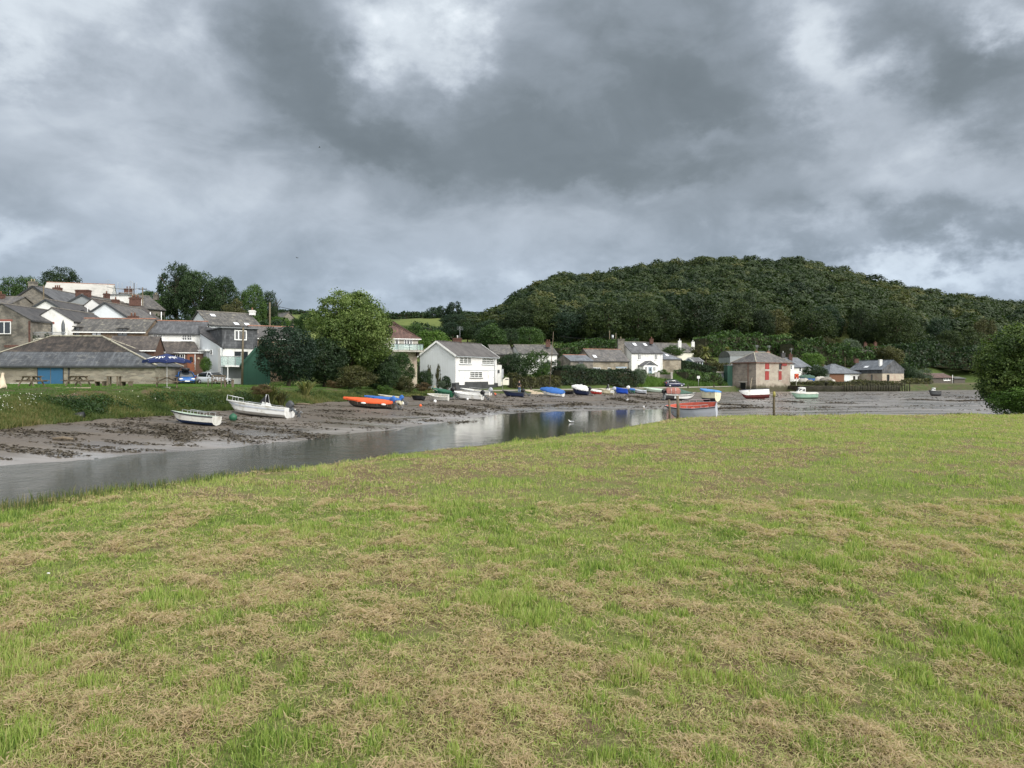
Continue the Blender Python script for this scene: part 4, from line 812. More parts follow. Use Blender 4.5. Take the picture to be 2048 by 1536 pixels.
b = MB(); b.box(P3(420, 0, 91).to_3d() * 1, (.1, .1, .1)); b = MB(); sidef = Fac(a0.xy, a1.xy); sidef.box(b, 406, 703, 418, 722, 0, .3); po = b.build('porch', 'curtain_glass', H['r']); b = MB(); sidef.box(b, 405, 699.5, 420, 703, 0, .6); b.build('porch_roof', 'white_paint', po)
H = HH('sky3', 'slate_house', 'white-gabled house whose long lichened slate roof has three roof windows', (420, 107), (521, 112), 8, Zat(651, 109), Zat(627, 113), 'cool_render', 'slate_lichen', 'along', z0=Zat(690, 109), over=.2, ends=.25)
for x, y in ((426, 631), (473, 648), (494, 649)): skylight(H, x, y, .75, .9)
chimney(H['roof'], 505, 114.5, .75, .7, Zat(630, 114), Zat(621, 114), 'white_render', 1)
H = HH('slateR', 'stone_cottage', 'slate-roofed stone cottage mostly hidden by the dark willow', (514, 96), (600, 99), 7, Zat(676, 97), Zat(655, 101), 'stone_brown', 'slate_old', 'along', z0=-.8, ridge='ridge_red', fascia='white_paint')
H = HH('far5', 'stone_house', 'small far cottage roof poking out between the trees below the green hill', (566, 180), (588, 182), 7, Zat(634, 180), Zat(627, 183), 'stone_grey', 'slate_lichen', 'across', z0=Zat(660, 180))
H = HH('shedG', 'green_shed', 'tall dark green boarded boat shed half hidden by the willow', (484, 83), (541, 84), 6, Zat(728, 83), Zat(696, 83), 'green_boards', 'corrugated', 'across', z0=-1.2, over=.12, ends=.12, ridge=None, verge='green_boards', cat='shed')
# --- house on the stone pillar with a glass-railed balcony
H = HH('pillar', 'balcony_house', 'brown-roofed house raised on a stone pillar with a glass-railed balcony beside the big leafy tree', (748, 104), (836, 106), 8, Zat(675, 105), Zat(646, 109), 'cream_render', 'tile_brown', 'hip', z0=Zat(702, 105), over=.35, hip=3.6, fascia='white_paint', ridge='tile_brown')
f = H['F']; window(H['r'], f, 808, 675.5, 825, 693, nx=1, ny=1, lights=3, fw=.1); window(H['r'], f, 789, 675.5, 798, 700, nx=1, ny=1, fw=.14, sill=False, name='balcony_door')
boxpart(H['r'], f, 'tile_hanging', 799, 676, 807.5, 700, 'concrete', 0, .03); boxpart(H['r'], f, 'tile_hanging', 826, 676, 835.5, 700, 'concrete', 0, .03)
b = MB(); f.box(b, 780, 700.5, 843, 704.5, -1, 1.7); bal = b.build('balcony', 'concrete', H['r']); fo_ = Fac(f.a + f.n * 1.7, f.b + f.n * 1.7); b = MB(); fo_.box(b, 782, 688.5, 846, 701, -.03, 0); b.build('glass_panel', 'rail_glass', bal); b = MB(); fo_.box(b, 782, 687.5, 847, 688.7, -.07, .03)
for x in (796, 819, 834, 840, 846): fo_.box(b, x, 688, x + .8, 702, -.06, .02)
b.build('handrail', 'dark_frame', bal); b = MB(); f.box(b, 800, 704, 833.5, 775, -2, .2); b.build('pillar', 'stone_cream', H['r']); b = MB(); f.box(b, 831, 705, 835, 712, 0, 1.3); b.build('bracket', 'wood_dark', bal)
# --- the white weatherboarded boathouse in the middle
H = HH('white', 'white_boathouse', 'white weatherboarded two-storey boathouse with a brown-grey roof and black plinth above the beached boats', (911, 112), (993.5, 122), 6.4, Zat(711, 115), Zat(685.5, 117), 'weatherboard', 'tile_grey', 'along', z0=-2.1, over=.3, ends=.3, ridge='tile_grey', verge='white_paint', fascia='grey_paint')
h, f, L = H['r'], H['F'], H['L']; b = MB(); c = H['c']; L_ = c[0]; Lb = c[3]; z0 = -2.1
nn = Vector((L.n.x, L.n.y, 0)) * .03; q0 = Vector((Lb.x, Lb.y, 0)) + nn; q1 = Vector((L_.x, L_.y, 0)) + nn; b.poly([q0 + U3 * (z0 - .5), q1 + U3 * (z0 - .5), q1 + U3 * H['ze'], (q0 + q1) / 2 + U3 * (H['zr'] - .02), q0 + U3 * H['ze']]); b.build('gable_boarding', 'shaded_white_boards', h)  # white gable boards tinted grey-blue: the gable's shade is put into their colour
for x0, x1, y0, y1 in ((918.5, 942.5, 711.5, 728), (963.5, 987.5, 713, 729)): window(h, f, x0, y0, x1, y1, nx=3, ny=4, lights=3, bw=.045, fw=.09, sill='grey_paint')
window(h, f, 939.5, 742.5, 964.5, 755.5, nx=3, ny=3, lights=3, bw=.045, fw=.09, sill='dark_frame')
for x0, x1, y1 in ((918, 928.5, 769.5), (976, 987, 768.5)): door(h, f, x0, 742, x1, y1, 'white_paint', 'dirty_white', handle=True)
boxpart(h, f, 'band', 916, 740.3, 992, 741.6, 'grey_paint', 0, .04)
b = MB()
for x0, x1, y0 in ((911, 917.5, 765), (929, 975.5, 763.5), (988, 995, 766)): f.box(b, x0, y0, x1, 782, 0, .07)
f.box(b, 911, 769.6, 994, 782, -.01, .055); b.build('plinth', 'plinth_black', h); L.box(b := MB(), 904, 766, 911, 782, 0, .07); b.build('plinth', 'plinth_black', h)
pipe(h, f, 989, 714, 767, .05, 'grey_paint'); chimney(H['roof'], 915, 119, 1.25, .8, Zat(688, 119), Zat(677, 119), 'brick_dark', 1, 'white_paint', antenna=1.9)
b = MB(); ax = P3(995, 0, 123.5); b.box((ax.x + .25, 124, Zat(751, 123)), (.8, 2.4, Zat(730, 123) - Zat(772, 123))); an = b.build('annex', 'white_render', h); b = MB(); b.box((ax.x + .2, 122.76, Zat(743, 123)), (.3, .06, .5)); b.build('vent', 'dark_frame', an)
# --- slate roofs behind the shrubs
H = HH('lich', 'white_house', 'white house with pale lichened slate roofs behind the round shrubs', (1040, 148), (1114, 150), 8, Zat(708, 149), Zat(691, 153), 'white_render', 'slate_lichen', 'along', z0=Zat(752, 149), over=.2)
chimney(H['roof'], 1096, 152, .9, .8, Zat(694, 152), Zat(684, 152), 'brick_red', 2); f = H['F']; window(H['r'], f, 1072, 713, 1078, 722, 1, 2)
H = HH('lich2', 'slate_cottage', 'small slate-roofed wing with a grown-over gable left of the lichened house', (986, 149), (1026, 150), 7, Zat(708, 149), Zat(691, 152), 'stone_grey', 'slate_lichen', 'along', z0=Zat(750, 149)); 
H = HH('gabst', 'stone_barn', 'small stone barn with a blue-grey slate roof and a tiny gable window', (1141, 147), (1186, 149), 6, Zat(722, 148), Zat(711, 151), 'stone_grey', 'slate_blue', 'along', z0=Zat(756, 148), over=.12, ends=.1, ridge='ridge_red', cat='barn')
window(H['r'], H['L'], 1119, 734, 1125, 739, 1, 1, fm='grey_paint', name='window'); window(H['r'], H['F'], 1157, 723.5, 1166, 733, 1, 1, lights=3, fm='dark_frame')
H = HH('cott', 'stone_cottage', 'long honey stone cottage with three blue-grey windows next to the white house', (1185, 150), (1258, 153), 7.5, Zat(721.5, 151), Zat(699.5, 155), 'stone_warm', 'slate_old', 'along', z0=Zat(760, 151), over=.2, ends=.15, ridge='ridge_red')
skylight(H, 1189.5, 713, .8, 1.1); f = H['F']
window(H['r'], f, 1186, 735, 1201, 745.5, nx=2, ny=2, lights=2, fm='cool_render', bw=.07); window(H['r'], f, 1215, 734.5, 1221, 741, 1, 1, fm='dirty_white'); window(H['r'], f, 1233, 736, 1252, 746, 1, 1, lights=4, fm='dirty_white', lintel='shed_blue')
pipe(H['r'], f, 1256.5, 722, 750, .06)
H = HH('whitc', 'white_cottage', 'bright white double-fronted cottage with slate porch and two roof windows', (1263, 160), (1325, 163), 7.5, Zat(705.5, 161), Zat(685, 165), 'white_render', 'slate_grey', 'along', z0=Zat(757, 161), over=.2, ends=.12)
h, f = H['r'], H['F']; skylight(H, 1269, 689, .85, 1.2); skylight(H, 1290, 689.5, .8, 1.1)
for x0, x1, y0, y1 in ((1275, 1281.5, 707, 720), (1308.5, 1315, 708, 720), (1275, 1281.5, 729, 738)): window(h, f, x0, y0, x1, y1, nx=1, ny=1, lights=2, fw=.09)
pipe(h, f, 1322, 707, 744, .05, 'cool_render')
fp = Fac(f.a + f.n * 1.9, f.b + f.n * 1.9); p, q, za, zb = fp.rect(1287, 730, 1314, 752); n3 = Vector((f.n.x, f.n.y, 0)); b = MB()
p.z = q.z = 0; mid = (p + q) / 2; zE, zT, zF = Zat(731, 159), Zat(722.5, 159), Zat(757, 159)
b.poly([p + U3 * zF, q + U3 * zF, q + U3 * zE, mid + U3 * zT, p + U3 * zE]); b.quad(p - n3 * 1.9 + U3 * zF, p + U3 * zF, p + U3 * zE, p - n3 * 1.9 + U3 * zE); b.quad(q + U3 * zF, q - n3 * 1.9 + U3 * zF, q - n3 * 1.9 + U3 * zE, q + U3 * zE); po = b.build('porch', 'white_paint', h)
b = MB(); ee = (q - p).normalized()
b.slab([p - ee * .2 + n3 * .2 + U3 * (zE - .05), mid + n3 * .2 + U3 * (zT + .13), mid - n3 * 1.9 + U3 * (zT + .13), p - ee * .2 - n3 * 1.9 + U3 * (zE - .05)], .1); b.slab([mid + n3 * .2 + U3 * (zT + .13), q + ee * .2 + n3 * .2 + U3 * (zE - .05), q + ee * .2 - n3 * 1.9 + U3 * (zE - .05), mid - n3 * 1.9 + U3 * (zT + .13)], .1); b.build('porch_roof', 'slate_grey', po)
b = MB(); b.poly([p + ee * .35 + n3 * .02 + U3 * (zE + .02), q - ee * .35 + n3 * .02 + U3 * (zE + .02), mid + n3 * .02 + U3 * (zT - .12)]); b.build('porch_gable', 'slate_hung', po)
for x0, x1 in ((1289, 1294), (1306, 1311)): window(h, fp, x0, 733, x1, 742, 1, 1, lights=2, sill=False)
door(h, fp, 1296, 733, 1304.5, 752, 'shed_blue', 'white_paint', glazed=True)
chimney(H['roof'], 1241.5, 162, 1.35, 1.3, Zat(722, 162), Zat(678.5, 162), 'stone_grey', 1, 'pot_buff'); chimney(H['roof'], 1302.5, 165, .75, .8, Zat(688, 165), Zat(678, 165), 'brick_red', 1)
H = HH('annex', 'stone_annex', 'low stone annex with one roof window joined to the right of the white cottage', (1325.5, 164), (1362, 166), 6.5, Zat(718.5, 165), Zat(704, 168), 'stone_warm', 'slate_blue', 'hip', z0=Zat(757, 165), over=.15, hip=0.01, hipr=2.6); skylight(H, 1334, 711, .8, 1.0)
H = HH('pots', 'white_cottage', 'pale far cottage with two tall whitewashed round-topped chimneys behind the garden trees', (1312, 200), (1388, 204), 8, Zat(703, 201), Zat(687, 205), 'cream_render', 'slate_lichen', 'along', z0=Zat(725, 201))
for x, y in ((1359, 680), (1385.5, 682)): c_ = chimney(H['roof'], x, 204, .8, .8, Zat(705, 204), Zat(y + 1.5, 204), 'white_render', 1, 'white_paint', cap=False)
H = HH('archb', 'arched_barn', 'grey round-topped barn with a corrugated roof left of the stone boathouse', (1437, 198), (1460, 190), 10, Zat(714, 196), Zat(714, 196), 'grey_render', 'corrugated', 'flat', z0=Zat(735, 196), cat='barn')
c = H['c']; b = MB(); rs = []
A3, B3, C3, D3 = [Vector((p.x, p.y, 0)) for p in c]
for s0, s1 in ((A3, B3), (D3, C3)): rs.append([lerp(s0, s1, (1 - math.cos(a)) / 2) + U3 * (Zat(716, 196) + math.sin(a) * 1.7) for a in [math.pi * i / 12 for i in range(13)]])
b.rings(rs, closed=False, cap=False); b.poly(rs[0]); b.poly(rs[1][::-1]); b.build('roof', 'corrugated', H['r'])
H = HH('shedB', 'garden_shed', 'small blue-grey summerhouse with a row of white windows above the clipped hedge', (1388, 172), (1406, 173.5), 3, Zat(723, 173), Zat(716, 175), 'blue_shed_boards', 'slate_grey', 'along', z0=Zat(735, 173), over=.15, ends=.15, ridge=None, cat='shed', verge='white_paint')
for i in range(3): window(H['r'], H['F'], 1390 + i * 5, 724, 1394.3 + i * 5, 730, 1, 1, sill=False)
H = HH('gar', 'concrete_garage', 'flat-topped concrete garage with pale double doors beside the dark green doors', (1432, 170), (1454, 172), 5, Zat(746, 171), Zat(746, 171), 'concrete', 'concrete', 'flat', z0=-2.0, cat='garage'); b = MB(); H['F'].box(b, 1427, 743, 1455, 746, -5, .25); b.build('roof', 'concrete', H['r']); door(H['r'], H['F'], 1435.5, 747, 1449, 769, 'grey_paint', 'wood_old', handle=False, split=2)
H['r']['label'] = 'flat-topped concrete garage with pale double doors beneath the clipped hedge'
H = HH('gdoor', 'green_store', 'narrow dark green store squeezed between garage and stone boathouse', (1455, 168), (1465, 168), 3, Zat(731, 168), Zat(731, 168), 'green_boards', 'lead', 'flat', z0=-2.0, cat='store'); b = MB(); H['F'].box(b, 1454.5, 729.5, 1465.5, 731, -3, .1); b.build('roof', 'lead', H['r'])
# --- the old stone boathouse with red shutters
th = R(33); K = Vector(((1512 - CX) / F * 163, 163)); e2 = Vector((math.cos(th), math.sin(th))); n2_ = Vector((-math.sin(th), math.cos(th))); LB, WB = 11.3, 6.4
c4 = [K, K + e2 * LB, K + e2 * LB + n2_ * WB, K + n2_ * WB]; ze_ = Zat(723.5, 163); zr_ = Zat(706, 168)
h = house_root('stone_boathouse', 'square old stone boathouse with hipped slate roof and red shutters standing on the mud', (K.x, K.y, -3.0), cat='boathouse')
b = MB(); lo = [Vector((p.x, p.y, -3.7)) for p in c4]; hi = [Vector((p.x, p.y, ze_)) for p in c4]
b.quad(lo[0], lo[1], hi[1], hi[0]); b.cur = 1; b.quad(lo[3], lo[0], hi[0], hi[3]); b.quad(lo[1], lo[2], hi[2], hi[1]); b.quad(lo[2], lo[3], hi[3], hi[2]); b.build('wall', ['stone_boat_front', 'stone_boat'], h)
rf = hip_roof(h, c4, ze_, zr_, 'slate_old', over=.3, hip=3.2, ridge='ridge_pale', fascia='brown_board')
f = Fac(c4[0], c4[1]); L = Fac(c4[3], c4[0])
for x0, y0, x1, y1 in ((1530, 723.8, 1538, 738.5), (1530, 742.5, 1537.5, 760), (1557, 742.5, 1562.7, 760)):
    b = MB(); f.box(b, x0, y0, x1, y1, 0, .07); s_ = b.build('shutter', 'red_paint', h); b = MB(); f.box(b, x0 - .3, y1 + .2, x1 + .6, y1 + 1.3, 0, .1); b.build('sill', 'concrete', s_)
boxpart(h, f, 'hatch_opening', 1557.8, 724.5, 1562.5, 739, 'black_plastic', 0, .03); s_ = boxpart(h, f, 'shutter', 1562.8, 724, 1573, 731.5, 'red_paint', .05, .14); boxpart(h, f, 'hatch_frame', 1562.2, 731.5, 1562.9, 739, 'red_paint', 0, .08)
boxpart(h, f, 'lintel', 1529, 739.4, 1539, 741.6, 'concrete', 0, .09); boxpart(h, f, 'lintel', 1556.5, 739.4, 1563.5, 741.6, 'concrete', 0, .09); pipe(h, L, 1496.5, 724, 771, .07, 'brown_board'); door(h, L, 1480.5, 765, 1492, 781, 'black_plastic', 'stone_grey', handle=False)
boxpart(h, L, 'lintel', 1477, 762.5, 1495, 764.6, 'concrete', 0, .05)
for x, y_ in ((1512, 170), (1536, 172)): chimney(rf, x, y_, .7, .5, zr_ - .3, zr_ + .35, 'ridge_red', 1, antenna=1.5)
# --- right of it
H = HH('wh9', 'white_house', 'white house with a grey slate roof and one tall chimney right behind the stone boathouse', (1588, 186), (1622, 190), 8, Zat(734, 188), Zat(716, 192), 'white_render', 'slate_blue', 'along', z0=-1.2, over=.25)
window(H['r'], H['F'], 1598, 735, 1602, 743, 1, 2); chimney(H['roof'], 1580.5, 190, .8, .8, Zat(724, 190), Zat(709, 190), 'brick_dark', 1, antenna=1.6)
H = HH('wh9b', 'white_house', 'narrow white gable pressed between boathouse wall and slate roofed house', (1577, 182), (1588, 183), 6, Zat(727, 182), Zat(718, 185), 'white_render', 'slate_dark', 'along', z0=-1.2, over=.2); window(H['r'], H['F'], 1580.5, 730, 1583.5, 739, 1, 2); chimney(H['roof'], 1566, 186, .8, .8, Zat(716, 186), Zat(706, 186), 'slate_dark', 1, 'white_paint')
H = HH('rf10', 'slate_cottage', 'low slate-roofed cottage with a brick chimney behind the big shrub', (1618, 206), (1664, 208), 7, Zat(741, 207), Zat(729, 210), 'white_render', 'slate_blue', 'along', z0=-1.2); chimney(H['roof'], 1644, 210, 1.0, .8, Zat(733, 210), Zat(720, 210), 'brick_dark', 2)
H = HH('conv1', 'boarded_annex', 'white and brown boarded wing with a pyramid slate roof left of the converted barn', (1659, 184), (1719, 186), 8.5, Zat(746, 185), Zat(729, 189), 'white_render', 'slate_blue', 'hip', z0=-1.5, over=.35, hip=3.6, ridge='slate_blue', cat='house')
h, f = H['r'], H['F']; boxpart(h, f, 'brown_boarding', 1659, 748, 1688, 764, 'brown_boards', 0, .05); boxpart(h, f, 'grey_boarding', 1689, 747, 1699.5, 766, 'cool_render', 0, .04); window(h, f, 1706, 752, 1710.5, 760, 1, 2, fm='wood_old'); window(h, f, 1715.5, 752, 1718.5, 760, 1, 2, fm='wood_old')
th = R(38); K = Vector(((1764.5 - CX) / F * 180, 180)); e2 = Vector((math.cos(th), math.sin(th))); n2_ = Vector((-math.sin(th), math.cos(th)))
# main barn: long side faces the camera, slate-hung gable turned right
A = Vector(((1719 - CX) / F * 187, 187)); B = Vector(((1764.5 - CX) / F * 181, 181)); c4 = corners((1699, 189.7), (1764.5, 181), 7.2); zE = Zat(739, 184); zT = Zat(721, 184)
h = house_root('converted_barn', 'converted stone barn with slate-hung gable, roof window and white chimney at the quay', (A.x, A.y, -1.5), cat='house')
walls(h, c4, -2.8, zE, 'stone_cream', 'lr', zT); rf = gable_roof(h, c4, zE, zT, 'slate_blue', over=.25, ends=.1, ridge='slate_blue'); f = Fac(c4[0], c4[1]); Rg = Fac(c4[1], c4[2])
boxpart(h, f, 'slate_band', 1719, 739, 1764.6, 747, 'slate_hung', 0, .06); window(h, f, 1742, 749, 1745.5, 761, 1, 1, fm='wood_old', sill=False)
b = MB(); nn = Vector((Rg.n.x, Rg.n.y, 0)) * .05; q0 = Vector((c4[1].x, c4[1].y, 0)) + nn; q1 = Vector((c4[2].x, c4[2].y, 0)) + nn; zb_ = Zat(747, 181); b.poly([q0 + U3 * zb_, q1 + U3 * zb_, q1 + U3 * zE, (q0 + q1) / 2 + U3 * zT, q0 + U3 * zE]); b.build('slate_hanging', 'slate_hung', h)
window(h, Rg, 1774.5, 731, 1779.5, 740, 1, 1, fm='wood_old', sill=False); door(h, Rg, 1773.5, 749, 1778.5, 765, 'glass', 'wood_old', handle=False)
HB = {'c': c4, 'ze': zE, 'zr': zT, 'roof': rf}; skylight(HB, 1732.5, 734, 1.3, .9); chimney(rf, 1760.5, 183.2, .65, .7, zE, Zat(719.5, 183), 'white_render', 0); chimney(rf, 1712, 190, 1.0, .8, Zat(726, 190), Zat(718, 190), 'brick_red', 0)
H = HH('bung', 'wooden_bungalow', 'small brown wooden bungalow with a white picture window on the far meadow', (1859, 222), (1905, 226), 6, Zat(755, 224), Zat(747.5, 227), 'dark_boards', 'tile_brown', 'along', z0=-1.7, over=.3, cat='bungalow'); window(H['r'], H['F'], 1887, 755, 1900, 761, 1, 1, lights=4, fw=.15)
H = HH('bshed', 'dark_shed', 'low black shed next to the wooden bungalow', (1908, 227), (1930, 229), 4, Zat(757, 228), Zat(754.5, 230), 'dark_boards', 'corrugated', 'along', z0=-1.7, cat='shed')
H = HH('hill1', 'hillside_house', 'brown house with two chimneys among the trees above the converted barn', (1728, 258), (1752, 262), 7, Zat(704, 260), Zat(695, 264), 'stone_brown', 'slate_brown', 'along', z0=Zat(716, 260)); [chimney(H['roof'], x, 262, .9, .8, Zat(698, 262), Zat(y, 262), 'brick_dark', 1) for x, y in ((1730, 686), (1750, 685))]
H = HH('hill2', 'hillside_house', 'pale gable half lost in the trees up the wooded hill', (1569, 285), (1594, 287), 8, Zat(682, 286), Zat(672, 290), 'stone_grey', 'slate_old', 'along', z0=Zat(692, 286))

# ------------------------------------------------------------------ boats
def hull(b, L, B, H, rise=.35, full=.82, rake=.12, keel=0.0, free=.0, ns=15, trans=.86, vee=.22, rocker=.10):
    """returns station data; outer skin slots: 0 topsides, 1 bottom"""
    st = []
    for i in range(ns + 1):
        t_ = i / ns; bw = B / 2 * (1 - max(0, (t_ - .38) / .62) ** 2.3) * (trans + (1 - trans) * min(1, t_ / .38)); bw = max(bw, .012)
        k = H * .55 * max(0, (t_ - .66) / .34) ** 2 + rocker * H * max(0, (.3 - t_)) ; s_ = H * (1 + rise * max(0, t_ - .15) ** 1.7 + .05 * (1 - t_) ** 2)
        st.append((L * (t_ - .5), bw, k, s_, L * rake * max(0, (t_ - .72) / .28) ** 1.5, t_))
    out = []; inn = []
    for x, bw, k, s_, rk, t_ in st:
        xk = x - rk
        def ring(o, kk):
            w = max(bw - o, .006); r_ = []
            for f_, z_ in ((1, 1), (.985, .66), (.93, .34), (.62, vee * .55), (0, 0)):
                r_.append((w * f_, kk + (s_ - kk) * z_))
            return r_
        ro = ring(0, k); q = [Vector((xk + (x - xk) * ((z - k) / max(s_ - k, .01)), y, z)) for y, z in ro]; out.append(q + [Vector((p.x, -p.y, p.z)) for p in q[-2::-1]])
        ri = ring(.045, k + H * .16); q = [Vector((xk + (x - xk) * ((z - k) / max(s_ - k, .01)) - (.05 if t_ > .97 else 0), y, min(z, s_))) for y, z in ri]; inn.append(q + [Vector((p.x, -p.y, p.z)) for p in q[-2::-1]])
    return st, out, inn
def boat(name, label, px0, px1, py, head, hullm, botm, inm, H=.62, br=.38, roll=0, pitch=0, group='boats drawn up on the mud', cover=None, cov_h=.25, motor=None, mcover=None, motor2=None, rail=0, bowrail=False, thwarts=2, rub='dark_grey', cabin=None, console=False, mast=0, strakes=False, stripe=None, mast_r=.05, dz=0.0, Yf=None, rise=.35, tilt=35, wl=.42, canopy=None, fend=0, keelfin=False, flip=False, deck=None, cat='boat', bgone=False, mast_lean=.03, trans=.86, mcol='black_plastic'):
    pxc = (px0 + px1) / 2; Y_ = Yf or onmud(pxc, py); a = R(head)
    L = abs(px1 - px0) / F * Y_ / (abs(math.cos(a)) + br * .8 * abs(math.sin(a))); B = L * br
    o = G(pxc, Y_); o.z += dz
    r = thing(name, label, cat, o, (R(roll), R(-pitch), a), group)
    st, out, inn = hull(None, L, B, H, rise, trans=trans); ns = len(out); n = len(out[0])
    b = MB(); b.smooth = True
    for i in range(ns - 1):
        for j in range(n - 1):
            z = (out[i][j].z + out[i][j + 1].z + out[i + 1][j].z + out[i + 1][j + 1].z) / 4; k = st[i][2]; s_ = st[i][3]
            b.cur = 1 if z < k + (s_ - k) * wl and z < H * (wl + .12) else 0; b.quad(out[i][j], out[i][j + 1], out[i + 1][j + 1], out[i + 1][j])
    b.smooth = False; b.cur = 0; b.poly(out[0]); b.poly([p + Vector((.045, 0, 0)) for p in inn[0]][::-1])
    b.cur = 2
    for i in range(ns - 1):
        for j in range(n - 1): b.quad(inn[i][j + 1], inn[i][j], inn[i + 1][j], inn[i + 1][j + 1])
    b.cur = 0
    for i in range(ns - 1):
        for j in (0, n - 1): b.quad(out[i][j], inn[i][j], inn[i + 1][j], out[i + 1][j]) if j == 0 else b.quad(inn[i][j], out[i][j], out[i + 1][j], inn[i + 1][j])
    zt = max(p.z for p in out[0]); b.quad(out[0][0], inn[0][0], inn[0][-1], out[0][-1])
    if keelfin: b.cur = 1; b.box((-.05 * L, 0, -.16), (L * .62, .08, .34))
    if strakes:
        b.cur = 0
        for f_ in (1, 2):
            for sgn in (0, -1):
                for i in range(ns - 1):
                    j = f_ if sgn == 0 else n - 1 - f_; d = Vector((0, .022 if sgn == 0 else -.022, 0)); p, q = out[i][j], out[i + 1][j]; b.quad(p + d, q + d, q + d * .2 - Vector((0, 0, .03)), p + d * .2 - Vector((0, 0, .03)))
    hl = b.build('hull', [hullm, botm, inm], r)
    # rubbing strake round the sheer
    b = MB()
    for s_ in (1, -1):
        pts = [Vector((p[0].x, s_ * p[0].y + s_ * .012, p[0].z - .035)) for p in out]
        for i in range(ns - 1): b.bar(pts[i], pts[i + 1], .045, .07)
    b.build('rubbing_strip', rub, hl)
    if stripe:
        b = MB()
        for s_ in (1, -1):
            pts = [Vector((p[1].x, s_ * (p[1].y + .012), p[1].z + .05)) for p in out]
            for i in range(ns - 1): b.bar(pts[i], pts[i + 1], .014, .09)
        b.build('stripe', stripe, hl)
    if not cover and thwarts:
        for k in range(thwarts):
            t_ = .22 + .30 * k; i = int(t_ * (ns - 1)); y = inn[i][0].y; b = MB(); b.box((st[i][0], 0, st[i][3] * .66), (.26, y * 2 - .01, .035)); b.build('thwart', 'wood_pale' if inm != 'deck_red' else 'deck_red', r)
    if deck:
        b = MB(); i0 = int(.62 * (ns - 1))
        for i in range(i0, ns - 1): b.quad(out[i][0] - Vector((0, 0, .02)), out[i + 1][0] - Vector((0, 0, .02)), out[i + 1][-1] - Vector((0, 0, .02)), out[i][-1] - Vector((0, 0, .02)))
        b.quad(out[i0][0] - Vector((0, 0, .02)), out[i0][-1] - Vector((0, 0, .02)), out[i0][-1] - Vector((0, 0, .2)), out[i0][0] - Vector((0, 0, .2))); b.build('foredeck', deck, r)
    if cover:
        b = MB(); b.smooth = True; rng = random.Random(len(label)); rs = []
        for i, p in enumerate(out):
            t_ = i / (ns - 1); hh = cov_h * (math.sin(math.pi * min(1, t_ * .8 + .14)) ** .8) * (1 + rng.uniform(-.12, .12)); w = p[0].y + .035; z = p[0].z + .012; x = p[0].x + (.04 if i == ns - 1 else -.03 if i == 0 else 0); dr = .12 + rng.uniform(-.03, .05)
            rs.append([Vector((x, s_ * w * f_, z + hh * (1 - f_) ** .85 if d_ == 0 else z - dr)) for s_, f_, d_ in ((1, 1, 1), (1, 1, 0), (1, .55, 0), (1, .2, 0), (1, 0, 0), (-1, .2, 0), (-1, .55, 0), (-1, 1, 0), (-1, 1, 1))])
        b.rings(rs, closed=False, cap=False); b.poly(rs[0]); b.build('cover', cover, r)
        b = MB()
        for i in range(1, ns - 1, 3):
            for s_ in (1, -1): q = rs[i][0 if s_ > 0 else -1]; b.bar(q, q + Vector((0, -s_ * .02, -.18)), .018)
        b.build('lashing', 'steel', r) if b.v else None
    def motor_(x, y, cowl, tl, sc=1.0, name='outboard_motor'):
        th_ = R(tl); m_ = Matrix.Rotation(th_, 3, 'Y'); T = Vector((x, y, H * .98)); pt = lambda q: T + m_ @ (Vector(q) * sc); q3 = Euler((0, th_, 0))
        b = MB(); b.box(pt((-.12, 0, -.32)), (.13 * sc, .09 * sc, .62 * sc), m_); b.box(pt((-.17, 0, -.56)), (.34 * sc, .15 * sc, .03), m_); b.blob(pt((-.16, 0, -.74)), (.24 * sc, .055 * sc, .06 * sc), 1, 8, 6, (0, th_, 0)); b.box(pt((-.13, 0, -.80)), (.14 * sc, .02, .22 * sc), m_)
        b.box(pt((.02, 0, -.02)), (.14 * sc, .22 * sc, .26 * sc), m_)
        mo = b.build(name, 'rubber_grey', r); b = MB(); b.blob(pt((-.16, 0, .22)), (.27 * sc, .17 * sc, .25 * sc), .62, 12, 8, (0, th_, 0)); b.build('cowling', cowl, mo)
        b = MB()
        for k in range(3):
            a_ = k * 2.09; c_ = Vector((-.42, math.cos(a_) * .07, -.74 + math.sin(a_) * .07)); b.box(pt(c_), (.02, .07, .07), m_)
        b.build('propeller', 'metal_grey', mo)
    if motor: motor_(out[0][0].x - .02, 0, mcover or motor, tilt, 1.0 if H > .5 else .8)
    if motor2: motor_(out[0][0].x - .02, .35, motor2, tilt, .85)
    if rail:
        b = MB()
        for s_ in (1, -1):
            for k in range(rail):
                i0 = 2 + int(k * (ns - 4) / rail * .8); i1 = i0 + int((ns - 4) / rail * .75); P_ = [Vector((out[i][0].x, s_ * (out[i][0].y - .05), out[i][0].z)) for i in range(i0, i1 + 1)]; u_ = Vector((0, 0, .20))
                b.tube([P_[0]] + [p + u_ for p in P_] + [P_[-1]], .02, 5)
                b.tube([P_[len(P_) // 2], P_[len(P_) // 2] + u_], .016, 5)
        b.build('handrail', 'steel', r)
    if bowrail:
        b = MB(); i0 = int(.8 * (ns - 1)); pl = [Vector((out[i][0].x, out[i][0].y - .03, out[i][0].z)) for i in range(i0, ns)]; u_ = Vector((0, 0, .32))
        loop = [pl[0]] + [p + u_ * (.8 + .2 * k / len(pl)) for k, p in enumerate(pl)]; mir = [Vector((p.x, -p.y, p.z)) for p in loop[::-1]]; b.tube(loop + mir, .018, 5)
        for p in pl[1::2]: b.tube([p, p + u_ * .9], .014, 5); q = Vector((p.x, -p.y, p.z)); b.tube([q, q + u_ * .9], .014, 5)
        lo_ = [Vector((out[i][0].x, out[i][0].y - .04, out[i][0].z + .09)) for i in range(3, i0)]
